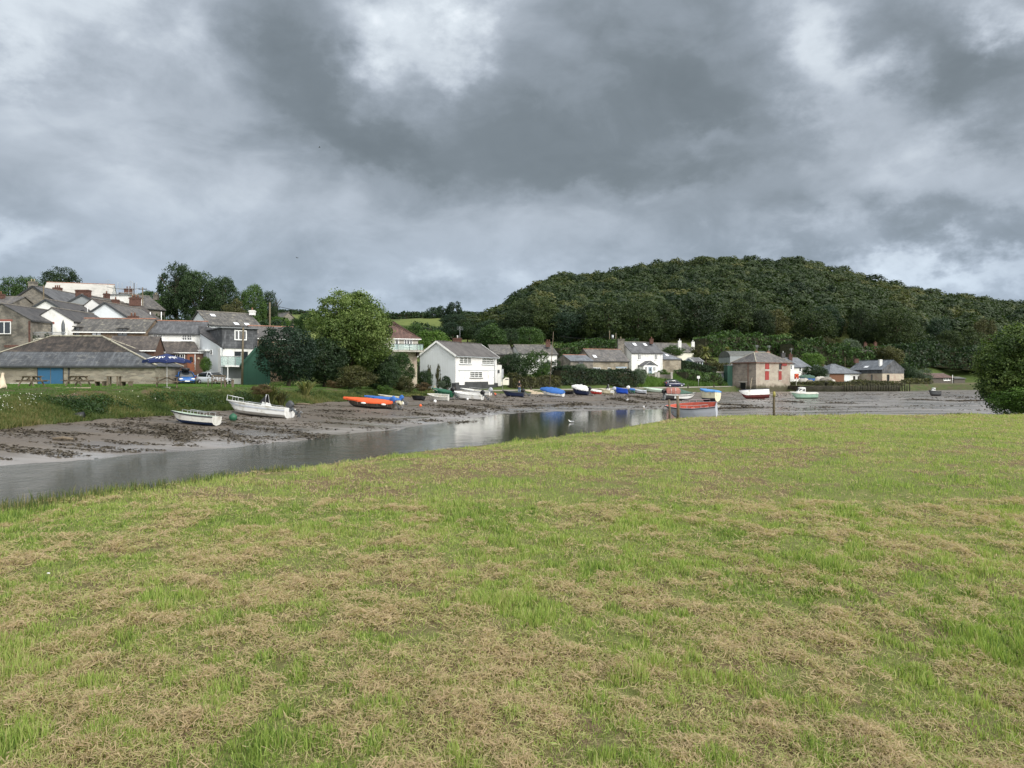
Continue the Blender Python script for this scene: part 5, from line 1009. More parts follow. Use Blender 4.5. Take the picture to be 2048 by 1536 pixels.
        for s_ in (1, -1): P_ = [Vector((p.x, p.y * s_, p.z)) for p in lo_]; b.tube([P_[0] - Vector((0, 0, .09))] + P_ + [P_[-1] - Vector((0, 0, .09))], .016, 5)
        b.build('bow_rail', 'steel', r)
    if console:
        b = MB(); x = -.12 * L; b.hexa([Vector(v) for v in ((x - .28, -.3, H * .3), (x + .3, -.3, H * .3), (x + .3, .3, H * .3), (x - .28, .3, H * .3), (x - .2, -.27, H + .18), (x + .12, -.27, H + .26), (x + .12, .27, H + .26), (x - .2, .27, H + .18))]); cs = b.build('console', 'hull_white', r)
        b = MB(); z = H + .24; v = [Vector((x + .36, s_ * .26, z - .05)) for s_ in (-1, 1)] + [Vector((x + .02, s_ * .12, z + .50)) for s_ in (1, -1)]; b.quad(*v); b.quad(v[0], v[3], Vector((x - .12, -.24, z - .04)), Vector((x - .1, -.3, z - .06))); b.quad(v[1], Vector((x - .1, .3, z - .06)), Vector((x - .12, .24, z - .04)), v[2])
        b.build('windshield', 'black_plastic', cs); b = MB(); b.tube([Vector((x - .12, -.26, z - .1)), Vector((x, -.14, z + .52)), Vector((x, .14, z + .52)), Vector((x - .12, .26, z - .1))], .03, 6); b.build('windshield_frame', 'steel', cs)
        b = MB(); b.box((x - .62, 0, H * .72), (.4, .8, H * .5)); b.build('seat', 'hull_white', r)
    if cabin:
        x0, x1, hh, wm, rm = cabin; i0, i1 = int(x0 * (ns - 1)), int(x1 * (ns - 1)); b = MB(); a_, c_ = st[i0][0], st[i1][0]; w0, w1 = out[i0][0].y * .78, out[i1][0].y * .78; z0, z1 = out[i0][0].z - .08, out[i1][0].z - .08
        v = [Vector(q) for q in ((a_, -w0, z0), (c_, -w1, z1), (c_, w1, z1), (a_, w0, z0), (a_, -w0 * .86, z0 + hh), (c_ - hh * .6, -w1 * .86, z0 + hh * 1.0), (c_ - hh * .6, w1 * .86, z0 + hh * 1.0), (a_, w0 * .86, z0 + hh))]; b.hexa(v); cb = b.build('cabin', wm, r)
        b = MB(); mid_ = (v[4] + v[5] + v[6] + v[7]) / 4; b.blob(mid_ + Vector((.02, 0, 0)), ((v[5].x - v[4].x) / 2 + .1, w0 * .95, .075), .5, 16, 6); b.build('cabin_roof', rm, cb)
        for s_ in (-1, 1):
            for k in range(2):
                f0, f1 = .12 + .42 * k, .46 + .40 * k; lo = lambda f_, z_: (v[0] if s_ < 0 else v[3]) * (1 - f_) * (1 - z_) + (v[1] if s_ < 0 else v[2]) * f_ * (1 - z_) + (v[4] if s_ < 0 else v[7]) * (1 - f_) * z_ + (v[5] if s_ < 0 else v[6]) * f_ * z_
                b = MB(); d = Vector((0, s_ * .012, 0)); b.poly([lo(f0, .42) + d, lo(f1, .42) + d, lo(f1, .86) + d, lo(f0, .86) + d]); b.build('window', 'glass', cb)
        d = Vector((.014, 0, .006)); b = MB(); b.poly([lerp(v[1], v[5], .35) * .9 + lerp(v[2], v[6], .35) * .1 + d, lerp(v[1], v[5], .35) * .1 + lerp(v[2], v[6], .35) * .9 + d, lerp(v[1], v[5], .88) * .1 + lerp(v[2], v[6], .88) * .9 + d, lerp(v[1], v[5], .88) * .9 + lerp(v[2], v[6], .88) * .1 + d]); b.build('windscreen', 'glass', cb)
    if canopy:
        # a spray hood: hoops under stretched cloth at the stern, a sloping sheet towards the bow
        b = MB(); b.smooth = True; rs = []; hh = canopy[2]
        for f_, k_ in ((.02, .55), (.06, .95), (.22, 1.0), (.40, 1.0), (.46, .8)): x = L * (f_ - .5); rs.append([Vector((x, B * .46 * math.cos(a_), H + .02 + hh * k_ * math.sin(a_) ** .7)) for a_ in [math.pi * j / 10 for j in range(11)]])
        b.rings(rs, closed=False, cap=False); b.build('canopy', canopy[0], r)
        b = MB(); b.smooth = True; rs = []
        for f_, k_ in ((.44, .86), (.55, .62), (.68, .38), (.80, .18), (.88, .04)): x = L * (f_ - .5); i = min(int(f_ * (ns - 1)), ns - 1); w = out[i][0].y * .96; rs.append([Vector((x, w * math.cos(a_), out[i][0].z + hh * k_ * math.sin(a_))) for a_ in [math.pi * j / 8 for j in range(9)]])
        b.rings(rs, closed=False, cap=False); b.build('spray_hood', canopy[1], r); b = MB()
        for x in (-.34, -.20): b.tube([(L * x, B * .465 * math.cos(a_), H + .02 + hh * 1.02 * math.sin(a_) ** .7) for a_ in [math.pi * j / 10 for j in range(11)]], .02, 5)
        b.build('hoops', 'steel', r)
    for k in range(fend):
        i = 2 + k * (ns - 4) // max(fend, 1); p = out[i][0]; s_ = 1 if math.cos(a) < 0 else -1; b = MB(); b.blob((p.x, s_ * (p.y + .1), p.z - .16), (.24, .09, .09), 1, 10, 6); b.build('fender', 'hull_white', r)
    if mast:
        b = MB(); x = .12 * L; b.tube([(x, 0, H * .3), (x + mast * mast_lean * .5, 0, H + mast * .5), (x + mast * mast_lean, 0, H + mast)], [mast_r, mast_r * .85, mast_r * .55], 7); b.build('mast', 'wood_old' if mast > 3 else 'wood_pale', r)
    return r
BG = 'boats drawn up on the mud'
boat('small_tender', 'small white tender with dark rubbing strip and twin side rails, furthest left on the mud', 331, 441, 849, 166, 'dirty_white', 'antifoul_blue', 'hull_pale_green', .52, .34, roll=3, pitch=4, rail=2, rub='dark_grey', thwarts=2, wl=.36)
boat('speedboat', 'large white open speedboat with dark windshield and raised grey outboard', 438, 588, 831, 165, 'hull_white', 'hull_white', 'hull_white', .74, .33, roll=6, pitch=5, bowrail=True, motor='dark_grey', console=True, rub='hull_white', strakes=True, stripe='hull_grey', thwarts=0, tilt=52, rise=.28)
boat('orange_covered_boat', 'dark hulled boat under a tight orange cover, two white fenders along its side', 683, 790, 815, 169, 'wood_dark', 'antifoul_dark', 'deck_pale', .62, .30, roll=-6, pitch=3, cover='canvas_orange', cov_h=.20, motor='canvas_blue', rub='canvas_orange', fend=2, tilt=40)
boat('blue_covered_boat', 'blue covered dinghy with a blue-bagged outboard just behind the orange boat', 724, 806, 808, 166, 'hull_cream', 'hull_cream', 'deck_pale', .50, .33, roll=4, pitch=3, cover='canvas_blue', cov_h=.14, motor='canvas_blue', tilt=42, rub='canvas_blue')
boat('cream_dinghy', 'pale cream open dinghy poking out beyond the blue covered one', 753, 806, 801, 165, 'hull_cream', 'hull_cream', 'deck_pale', .45, .36, pitch=3, rub='hull_cream')
boat('black_inflatable', 'old black boat hull sunk among bank grass right of the blue covered dinghy', 818, 850, 800, 150, 'black_plastic', 'antifoul_dark', 'black_plastic', .40, .42, roll=14, thwarts=1, rub='black_plastic')
boat('grey_dinghy', 'white and grey dinghy lying on its bilge in front of the green one', 854, 899, 802, 168, 'dirty_white', 'hull_grey', 'deck_pale', .60, .34, roll=-20, pitch=2, rub='dirty_white', stripe=None)
boat('green_dinghy', 'dark green covered dinghy with a white rim and black outboard', 862, 908, 797, 158, 'hull_dkgreen', 'hull_dkgreen', 'deck_pale', .72, .36, roll=-10, pitch=5, cover='hull_dkgreen', cov_h=.10, motor='black_plastic', rub='hull_white', dz=.2)
boat('white_runabout', 'white runabout with a deck forward and black outboard, just right of the green dinghy', 897, 968, 799, 164, 'hull_white', 'hull_white', 'hull_white', .70, .33, roll=-8, pitch=4, motor='black_plastic', stripe=None, deck='hull_white', tilt=45, thwarts=2, rub='hull_white')
boat('white_runabout', 'white runabout with steel side rails drawn up close under the white boathouse', 917, 984, 791, 163, 'hull_white', 'hull_white', 'deck_pale', .62, .34, roll=-6, pitch=4, motor='black_plastic', mcover='hull_grey', deck='hull_white', rail=1, tilt=45, rub='hull_grey')
boat('navy_workboat', 'long low navy open boat beached in front of the standing person', 1003, 1048, 793, 168, 'navy', 'navy', 'rubber_grey', .62, .36, roll=-3, pitch=3, motor='black_plastic', tilt=60, rub='dark_grey', thwarts=2)
boat('sailing_dinghy', 'sailing dinghy under a bright blue boom cover with its tall thin mast stepped', 1078, 1129, 792, 158, 'hull_white', 'hull_white', 'deck_pale', .60, .36, roll=-7, pitch=6, cover='canvas_blue', cov_h=.55, mast=7.8, mast_r=.055, rub='canvas_blue', mast_lean=-.012)
boat('black_punt', 'low black punt lying between the blue sailing dinghy and the navy cuddy boat', 1112, 1148, 789, 160, 'black_plastic', 'antifoul_dark', 'wood_dark', .42, .34, roll=-4, rub='wood_dark', dz=.05)
boat('cuddy_boat', 'navy hulled cuddy boat with a rounded white cabin top', 1141, 1178, 791, 157, 'navy', 'navy', 'hull_white', .80, .40, roll=-5, pitch=6, cover='hull_white', cov_h=.55, rub='hull_white', motor='black_plastic', tilt=20)
boat('red_dinghy', 'small red and white dinghy right of the navy cuddy boat', 1176, 1203, 789, 160, 'hull_red', 'hull_red', 'hull_white', .50, .42, roll=-5, pitch=4, cover='hull_white', cov_h=.10, rub='hull_white')
boat('cream_runabout', 'cream runabout with a grey windscreen and silver outboard, between red dinghy and bright blue boat', 1197, 1228, 789, 160, 'hull_cream', 'hull_cream', 'deck_pale', .62, .38, roll=-5, pitch=4, motor='hull_grey', deck='hull_cream', console=True, rub='hull_cream', tilt=30)
boat('bright_blue_boat', 'bright blue open boat with a white engine box', 1227, 1256, 788, 160, 'bright_blue', 'bright_blue', 'bright_blue', .72, .42, roll=-6, pitch=4, motor='hull_white', rub='bright_blue', tilt=30)
boat('teal_dinghy', 'little dinghy under a dark teal cover right of the bright blue boat', 1254, 1270, 787, 150, 'hull_dkgreen', 'antifoul_dark', 'canvas_blue', .60, .5, roll=-4, cover='canvas_blue', cov_h=.18, rub='hull_dkgreen')
boat('lilac_dinghy', 'lilac-grey dinghy with an orange buoy at its bow', 1264, 1293, 787, 162, 'hull_grey', 'antifoul_dark', 'hull_grey', .50, .4, roll=-6, pitch=3, cover='hull_grey', cov_h=.06, rub='hull_grey')
boat('pale_green_dinghy', 'pale green covered dinghy at the right end of the beached row', 1287, 1326, 785, 164, 'hull_pale_green', 'hull_pale_green', 'deck_pale', .50, .38, roll=-8, pitch=4, cover='hull_pale_green', cov_h=.10, rub='hull_cream')
boat('canopy_cruiser', 'white motor boat with faded red canopy hoops and a green spray hood', 1328, 1393, 802, 4, 'hull_white', 'antifoul_dark', 'deck_pale', .85, .34, roll=5, pitch=-2, canopy=('canvas_red', 'canvas_green', .72), stripe='dark_grey', rub='dark_grey', thwarts=0, deck='deck_pale', wl=.5, motor='black_plastic', tilt=5)
boat('cream_launch', 'tubby cream launch under a sky blue cover, seen stern on', 1397, 1437, 804, 118, 'hull_cream', 'antifoul_dark', 'deck_pale', 1.25, .44, roll=4, cover='canvas_sky', cov_h=.22, rub='canvas_blue', wl=.40, trans=.7)
boat('yacht_hull', 'white sailing hull with red-brown bottom leaning on the mud before the stone boathouse', 1478, 1538, 798, 176, 'hull_white', 'antifoul_red', 'deck_pale', 1.25, .32, roll=14, pitch=-2, rub='navy', deck='navy', mast=1.9, mast_r=.06, wl=.48, keelfin=True, mast_lean=-.28, thwarts=1, rise=.12)
boat('cabin_boat', 'mint green cabin boat with a white wheelhouse on the open mud', 1581, 1634, 798, 176, 'hull_green', 'hull_green', 'deck_pale', .85, .34, roll=-6, pitch=-1, cabin=(.48, .80, .75, 'hull_white', 'hull_white'), rub='hull_white', wl=.1, cover='deck_pale', cov_h=.05, mast=1.0, mast_r=.02)
boat('grey_cabin_boat', 'small dark grey cabin boat far off at the end of the quay', 1857, 1881, 792, 178, 'dark_grey', 'antifoul_dark', 'deck_pale', .80, .36, cabin=(.5, .8, .5, 'hull_white', 'hull_white'), rub='dark_grey')
boat('tarped_boat', 'boat under a pale green tarpaulin on the quay behind the lifebuoy', 1598, 1629, 763, 175, 'canvas_blue', 'canvas_blue', 'deck_pale', .9, .3, cover='canvas_green', cov_h=.7, group=None, Yf=172, dz=.35)
# the red-decked hulk in the creek, stern raised towards us on the right
boat('red_decked_launch', 'grey hulled launch with faded red interior and railings moored in the creek beside two posts', 1330, 1436, 838, 158, 'hull_grey', 'hull_grey', 'deck_red', 1.05, .40, roll=-17, pitch=-3, rub='dark_grey', thwarts=3, rail=2, wl=.12, Yf=57, dz=.15, trans=.78, rise=.12, motor=None, group=None)

# ------------------------------------------------------------------ mooring things on the mud
def buoy(label, px, py, c, r_=.17): o = G(px, onmud(px, py)); b = MB(); b.blob((0, 0, r_ * .8), (r_, r_, r_), 1, 14, 10); b.tube([(0, 0, r_ * 1.7), (0, 0, r_ * 2.0)], .03, 6); q = b.build('mooring_buoy', c); q.location = o; tag(q, label, 'buoy', 'mooring buoys on the mud')
buoy('teal buoy on a rope behind the small tender', 466, 843, 'hull_dkgreen', .24); buoy('white buoy lying in front of the green dinghy', 870, 806, 'hull_white'); buoy('white buoy at the stern of the blue covered dinghy', 805, 810, 'hull_white', .15); buoy('faded orange buoy low on the mud below the white boathouse', 841, 813, 'orange', .12); buoy('orange buoy beside the stern of the navy workboat', 990, 792, 'orange', .18); buoy('pale buoy lying by the white runabout', 935, 800, 'hull_white', .13)
def rope(label, pts, r_=.025, mat_='weed_dark', name='mooring_rope', grp='mooring ropes across the mud'):
    P_ = [G(a, onmud(a, c)) + Vector((0, 0, r_ * .5)) for a, c in pts]; Q = []
    for a, c in zip(P_[:-1], P_[1:]):
        for k in range(8): q = lerp(a, c, k / 8); q.z = ht(q.x, q.y) + r_ * .5; Q.append(q)
    Q.append(P_[-1]); o = Q[0].copy(); b = MB(); b.tube([q - o for q in Q], r_, 5); m_ = b.build(name, mat_); m_.location = o; tag(m_, label, 'rope', grp)
rope('dark rope running from the small tender across the mud', [(441, 843), (500, 848), (560, 853)]); rope('weedy rope below the orange covered boat', [(665, 837), (760, 842), (860, 834)], .03); rope('rope crossing the mud below the green dinghy', [(815, 812), (905, 812), (960, 816)], .03); rope('rope from the white runabout towards the creek', [(958, 806), (1010, 815)])
# ------------------------------------------------------------------ weed banks on the mud: one tangled mass nobody could count
rng = np.random.default_rng(77); cs = []; 
WL = [((375, 864), (430, 862), (480, 876), (505, 888)), ((420, 850), (500, 856), (560, 862), (650, 878)), ((300, 853), (340, 866), (395, 884)), ((245, 846), (330, 862), (345, 872)), ((180, 848), (240, 858), (330, 874)), ((100, 872), (125, 873)), ((20, 916), (52, 919)), ((48, 898), (70, 898)), ((110, 915), (148, 915)), ((340, 876), (372, 882)), ((610, 872), (650, 872)), ((735, 838), (790, 847)),
      ((825, 827), (880, 832)), ((880, 822), (930, 830)), ((650, 822), (700, 824)), ((730, 856), (752, 858)), ((900, 812), (960, 824)), ((850, 840), (880, 843)), ((860, 812), (900, 816)), ((960, 812), (1000, 818)), ((1035, 814), (1085, 812)), ((1120, 811), (1180, 808)), ((1225, 797), (1270, 806)), ((1270, 793), (1310, 800)), ((1470, 816), (1520, 819)), ((1430, 833), (1480, 826)), ((1500, 818), (1530, 821)), ((1440, 808), (1500, 812)), ((1660, 806), (1700, 807)), ((1570, 803), (1600, 805)), ((1830, 799), (1870, 801)), ((1900, 803), (1960, 801)), ((1640, 815), (1660, 817)), ((915, 894), (938, 893))]
for line in WL:
    Pp = [G(a, onmud(a, c)) for a, c in line]
    for a, c in zip(Pp[:-1], Pp[1:]):
        L_ = max((c - a).length, .2); k = int(L_ * 85); t_ = rng.uniform(0, 1, k); q = np.array(a)[None] + t_[:, None] * np.array(c - a)[None]; w = .10 + .004 * a.y; wob = (fbm(q[:, 0] * 1.2, q[:, 1] * 1.2, 41, 3) - .5) * 1.2
        q[:, 0] += rng.normal(size=k) * w + wob; q[:, 1] += rng.normal(size=k) * w * 1.6 + wob; q[:, 2] = HT(q[:, 0], q[:, 1]) + np.abs(rng.normal(size=k)) * .045; cs.append(q)
# scattered tufts over the upper mud
k = 26000; px = rng.uniform(-60, 1330, k); tt = rng.beta(1.1, 1.3, k); yk, zk = keys(px); yy = yk[4] + (yk[5] - yk[4]) * tt * 1.02 + .4; xx = (px - CX) / F * yy; msk = fbm(xx * .35 + yy * .2, yy * 1.2, 51, 4) > .60 - .05 * tt; q = np.stack([xx, yy, HT(xx, yy) + .02], 1)[msk]; cs.append(q)
k = 9000; px = rng.uniform(1400, 2000, k); yy = rng.uniform(55, 150, k); xx = (px - CX) / F * yy; msk = fbm(xx * .22, yy * .5, 57, 4) > .615; cs.append(np.stack([xx, yy, HT(xx, yy) + .015], 1)[msk])
q = np.concatenate(cs); sc = .03 + .0011 * q[:, 1]; v = leaves(q, np.tile([0, 0, 1.0], (len(q), 1)), 1.0, rng, 1.2, .45); v = (v.reshape(-1, 4, 3) - q[:, None]) * sc[:, None, None] * np.array([1.6, 1, .8]) + q[:, None]
o = link_mesh('seaweed', fast_mesh('seaweed', v.reshape(-1, 3), 4, rng.uniform(0, 1, len(q))), None, ['weed_mud']); tag(o, 'dark straggling banks of seaweed and debris lying on the mud', 'seaweed', kind='stuff')

# ------------------------------------------------------------------ cars
def car(name, label, px, Y_, py, head, col, L=4.1, Wd=1.75, H=1.48, box=False, group='cars parked in the village', z=None):
    o = G(px, Y_); o.z = ZP(py, Y_) if z is None else z; r = thing(name, label, 'car', o, (0, 0, R(head)), group); h = L / 2; w = Wd / 2
    prof = [(-h, .30, .80), (-h + .04, .24, .98), (-h * .78, .2, 1.0), (-h * .5, .18, .96), (0, .18, .93), (h * .32, .18, .93), (h * .62, .2, .84), (h * .9, .24, .70), (h, .32, .58)]; b = MB(); b.smooth = True; rs = []
    for x, zb, zt in prof:
        k = 1 - .14 * (abs(x) / h) ** 5; ww = w * k; rs.append([Vector((x, y * ww, zz_)) for y, zz_ in ((-.9, zb), (-1, zb + .16), (-1, zt - .22), (-.9, zt - .03), (-.5, zt + .02), (.5, zt + .02), (.9, zt - .03), (1, zt - .22), (1, zb + .16), (.9, zb))])
    b.rings(rs); body = b.build('body', col, r)
    gp = [(-h * .93, .98, .98, .82), (-h * .80, .97, H - .16, .80), (-h * .55, .95, H - .02, .76), (-.05 * h, .93, H, .76), (h * .12, .93, H - .05, .76), (h * .50, .90, .93, .82)]; b = MB(); b.smooth = True; rs = []
    for x, zb, zt, k in gp: rs.append([Vector((x, s_ * w * kk, zz_)) for s_, kk, zz_ in ((-1, .93, zb), (-1, k * .98, zt - .05), (-1, k * .8, zt), (1, k * .8, zt), (1, k * .98, zt - .05), (1, .93, zb))])
    b.rings(rs); cb = b.build('cabin', 'glass', r)
    b = MB(); b.smooth = True; b.rings([[p + Vector((0, 0, .014)) for p in q[1:5]] for q in rs[1:5]], closed=False, cap=False); b.build('roof', col, r)
    b = MB()
    for s_ in (-1, 1):
        for i in (1, 2, 3, 4):
            if i == 2: continue
            q = rs[i]; a_, c_ = (q[0], q[1]) if s_ < 0 else (q[5], q[4]); a_ = Vector((a_.x, a_.y, .93)); j = 5 if i == 4 else i; e_ = rs[j]; a2 = (e_[0] if s_ < 0 else e_[5]) if i == 4 else a_; d = Vector((0, s_ * .012, 0)); b.bar(a2 + d, c_ + d, .05, .07)
    b.build('window_pillars', col, r)
    for x in (-h * .62, h * .64):
        for s_ in (-1, 1):
            b = MB(); b.tube([(x, s_ * (w - .17), .31), (x, s_ * (w + .015), .31)], .315, 18); wh = b.build('wheel', 'tyre', r); b = MB(); b.tube([(x, s_ * (w + .0), .31), (x, s_ * (w + .03), .31)], .20, 14); b.build('rim', 'metal_grey', wh)
    for s_ in (-1, 1): b = MB(); b.blob((h * .93, s_ * w * .68, .64), (.10, .22, .09), .7, 10, 6); b.build('headlight', 'lamp_lens', r); b = MB(); b.blob((-h * .97, s_ * w * .74, .84), (.06, .14, .15), .7, 10, 6); b.build('tail_light', 'tail_red', r); b = MB(); b.blob((h * .22, s_ * (w + .09), .98), (.08, .10, .07), .8, 8, 6); b.build('wing_mirror', col, r)
    b = MB(); b.box((h + .015, 0, .40), (.03, w * 1.2, .16)); b.build('grille', 'black_plastic', r); b = MB(); b.box((h + .034, 0, .42), (.01, .5, .11)); b.build('number_plate', 'white_paint', r); b = MB(); b.box((-h - .02, 0, .62), (.03, .5, .11)); b.build('number_plate', 'pot_buff', r)
    if box: b = MB(); b.blob((-.1, 0, H + .22), (.95, .45, .17), .6, 18, 8); rb = b.build('roof_box', 'black_plastic', r); b = MB(); [b.box((x, 0, H + .04), (.06, Wd * .78, .05)) for x in (-.6, .35)]; b.build('crossbar', 'dark_grey', rb)
    return r
car('parked_car', 'blue car with a black roof box facing the river beside the parasol', 371, 86, 769.5, -62, 'car_blue', 4.2, 1.8, 1.5, box=True)
car('parked_car', 'silvery white hatchback parked right of the blue car with the roof box', 427, 88.5, 769.5, -30, 'car_white', 4.3, 1.8, 1.46)
car('parked_car', 'dark navy hatchback parked on the creek road below the clipped hedge', 1348, 152, 774.5, 12, 'car_navy', 3.9, 1.7, 1.5)
car('parked_car', 'bright blue car showing only its top above the dark hedge by the stone cottage', 1193, 147, 758, 200, 'car_bright', 3.6, 1.7, 1.45)

# ------------------------------------------------------------------ picnic lawn
def picnic(label, px, Y_, rot, L=1.9, py=None):
    r = thing('picnic_table', label, 'picnic table', G(px, Y_), (0, 0, R(rot)), 'wooden picnic tables on the lawn')
    b = MB()
    for k in range(5): b.box((0, (k - 2) * .148, .75), (L, .13, .04))
    b.build('tabletop', 'wood_old', r)
    for s_ in (-1, 1):
        b = MB(); b.box((0, s_ * .68 - .08, .45), (L, .14, .04)); b.box((0, s_ * .68 + .08, .45), (L, .14, .04)); b.build('seat', 'wood_old', r)
    for x in (-L * .34, L * .34):
        for s_ in (-1, 1): b = MB(); b.bar((x, s_ * .18, .73), (x, s_ * .62, 0), .05, .10); b.build('leg', 'wood_old', r)
        b = MB(); b.box((x + .052, 0, .40), (.045, 1.62, .09)); b.box((x + .052, 0, .69), (.045, .66, .08)); b.build('crossbeam', 'wood_old', r)
    for s_ in (-1, 1): b = MB(); b.bar((s_ * L * .34, 0, .42), (s_ * .08, 0, .71), .05, .08); b.build('brace', 'wood_old', r)
    return r
picnic('weathered picnic table in front of the left edge of the blue barn doors', 63, 56, 84, 1.6); picnic('weathered picnic table in front of the right edge of the blue barn doors', 156.5, 56, 86, 1.6); picnic('weathered picnic table under the navy parasol', 334, 54.5, 22)
b = thing('picnic_table', 'small square picnic table with two separate low benches', 'picnic table', G(228, 57), (0, 0, R(8)), 'wooden picnic tables on the lawn'); r = b
q = MB(); [q.box((0, (k - 2) * .16, .74), (1.0, .14, .04)) for k in range(5)]; q.build('tabletop', 'wood_old', r)
for x in (-.34, .34):
    for y in (-.28, .28): q = MB(); q.box((x, y, .36), (.11, .11, .72)); q.build('leg', 'wood_old', r)
for s_ in (-1, 1):
    t_ = thing('low_bench', 'low wooden bench at the %s side of the small square table' % ('left' if s_ < 0 else 'right'), 'bench', G(228 + s_ * 26, 57), (0, 0, R(8)), 'low benches by the square table'); q = MB(); q.box((0, 0, .36), (.62, 1.0, .05)); q.build('seat', 'wood_old', t_)
    for x in (-.25, .25): q = MB(); q.box((x, 0, .165), (.07, .8, .33)); q.build('leg', 'wood_old', t_)
# navy parasol through the third table
o = G(334, 54.5); r = thing('parasol', 'big navy parasol with white lettering over the picnic table', 'parasol', o)
zt = ZP(707, 54.5) - o.z; ze = ZP(721, 54.5) - o.z; rr = 1.60; b = MB(); ap = Vector((0, 0, zt)); N_ = 8; rim = [Vector((rr * math.cos(R(22.5 + 45 * k)), rr * math.sin(R(22.5 + 45 * k)), ze)) for k in range(N_)]
for k in range(N_):
    a, c = rim[k], rim[(k + 1) % N_]; md = (a + c) / 2; md = md * .96 + Vector((0, 0, .06 + .0)); md.z = ze + .05; b.poly([a, md, ap]); b.poly([md, c, ap]); dn = Vector((0, 0, -.2)); b.quad(a, a + dn, md + dn * .9, md); b.quad(md, md + dn * .9, c + dn, c)
cn = b.build('canopy', 'parasol_blue', r); b = MB(); rg = random.Random(4)
for k, fr_ in ((4, 1), (5, 1), (6, 1)):      # script lettering and a swash on the river-facing panels
    a, c = rim[k], rim[(k + 1) % N_]; nrm = (c - a).cross(ap - a).normalized(); nrm = nrm if nrm.z > 0 else -nrm; u0 = .18
    for i in range(9):
        u1 = u0 + .07; f_ = .62 + .08 * math.sin(i * 2.1); h1 = f_ + .11 + (.10 if i in (0, 4) else 0); pt = lambda u, f: lerp(ap, lerp(a, c, u), f) + nrm * .035 + Vector((0, 0, .012))
        b.bar(pt(u0, f_), pt(u1, h1), .035, .01); b.bar(pt(u1, h1), pt(u1 + .01, f_), .03, .01); u0 += .072
b.build('lettering', 'white_paint', cn)
b = MB(); b.tube([(0, 0, .02), (0, 0, zt - .03)], .03, 8); b.build('pole', 'white_paint', r); b = MB(); b.tube([(0, 0, 0), (0, 0, .08)], .26, 14); b.build('base', 'concrete', r); b = MB()
for k in range(N_): b.bar(ap - Vector((0, 0, .12)), rim[k] - Vector((0, 0, .03)), .022)
b.build('ribs', 'white_paint', r)
# closed parasol and pot plants on the terrace
zf = ZP(676.5, 89); r = thing('closed_parasol', 'folded grey-green parasol standing on the white house terrace', 'parasol', P3(127, 676.5, 89.5)); b = MB(); b.tube([(0, 0, 0), (0, 0, .4)], .03, 6); b.build('pole', 'metal_grey', r); b = MB(); b.tube([(0, 0, .3), (0, 0, .5), (0, 0, 1.1), (0, 0, 1.6), (0, 0, 2.05), (0, 0, 2.15)], [.10, .17, .21, .19, .06, .02], 9); b.build('canopy', 'rubber_grey', r)
for px, lb in ((72, 'round potted shrub at the left of the terrace'), (93, 'small potted plant below the glazed doors')):
    r = thing('potted_plant', lb, 'plant', P3(px, 686 if px < 80 else 680, 88)); b = MB(); b.tube([(0, 0, 0), (0, 0, .35)], [.14, .2], 10); b.build('pot', 'dark_grey', r); v, ti = crown_arr(900 + px, 5, 14, 8, .09, .1); c_ = link_mesh('foliage', fast_mesh('foliage', v, 4, ti), r, ['leaf_dark']); c_.scale = (.42, .42, .36) if px < 80 else (.3, .3, .3); c_.location = (0, 0, .62)
# garden bench seen from behind, small side table
r = thing('garden_bench', 'slatted wooden garden bench on the lawn in front of the white car', 'bench', G(437, 62), (0, 0, R(-14))); b = MB()
for k in range(9): b.box((-.56 + k * .14, .0, .70), (.06, .03, .42))
b.box((0, .0, .93), (1.3, .05, .07)); b.box((0, 0, .48), (1.3, .05, .06)); b.build('backrest', 'wood_old', r); b = MB(); [b.box((0, -.1 - k * .1, .42), (1.26, .08, .03)) for k in range(5)]; b.build('seat', 'wood_old', r)
for x in (-.6, .6):
    for y in (0, -.5): b = MB(); b.box((x, y, .34 if y else .48), (.06, .06, .68 if y else .96)); b.build('leg', 'wood_old', r)
    b = MB(); b.box((x, -.26, .66), (.06, .56, .04)); b.build('armrest', 'wood_old', r)
r = thing('side_table', 'little wooden table right of the garden bench', 'table', G(458, 62.5)); b = MB(); [b.box((0, -.2 + k * .1, .62), (.75, .085, .03)) for k in range(5)]; b.build('tabletop', 'wood_old', r)
for x in (-.3, .3): b = MB(); b.box((x, 0, .3), (.06, .4, .6)); b.build('leg', 'wood_old', r)
o = G(136, 50.5); b = MB(); b.box((0, 0, .04), (2.9, .12, .07)); m_ = b.build('lawn_plank', 'wood_pale'); m_.location = o; tag(m_, 'long pale plank lying flat on the lawn below the second picnic table', 'plank')
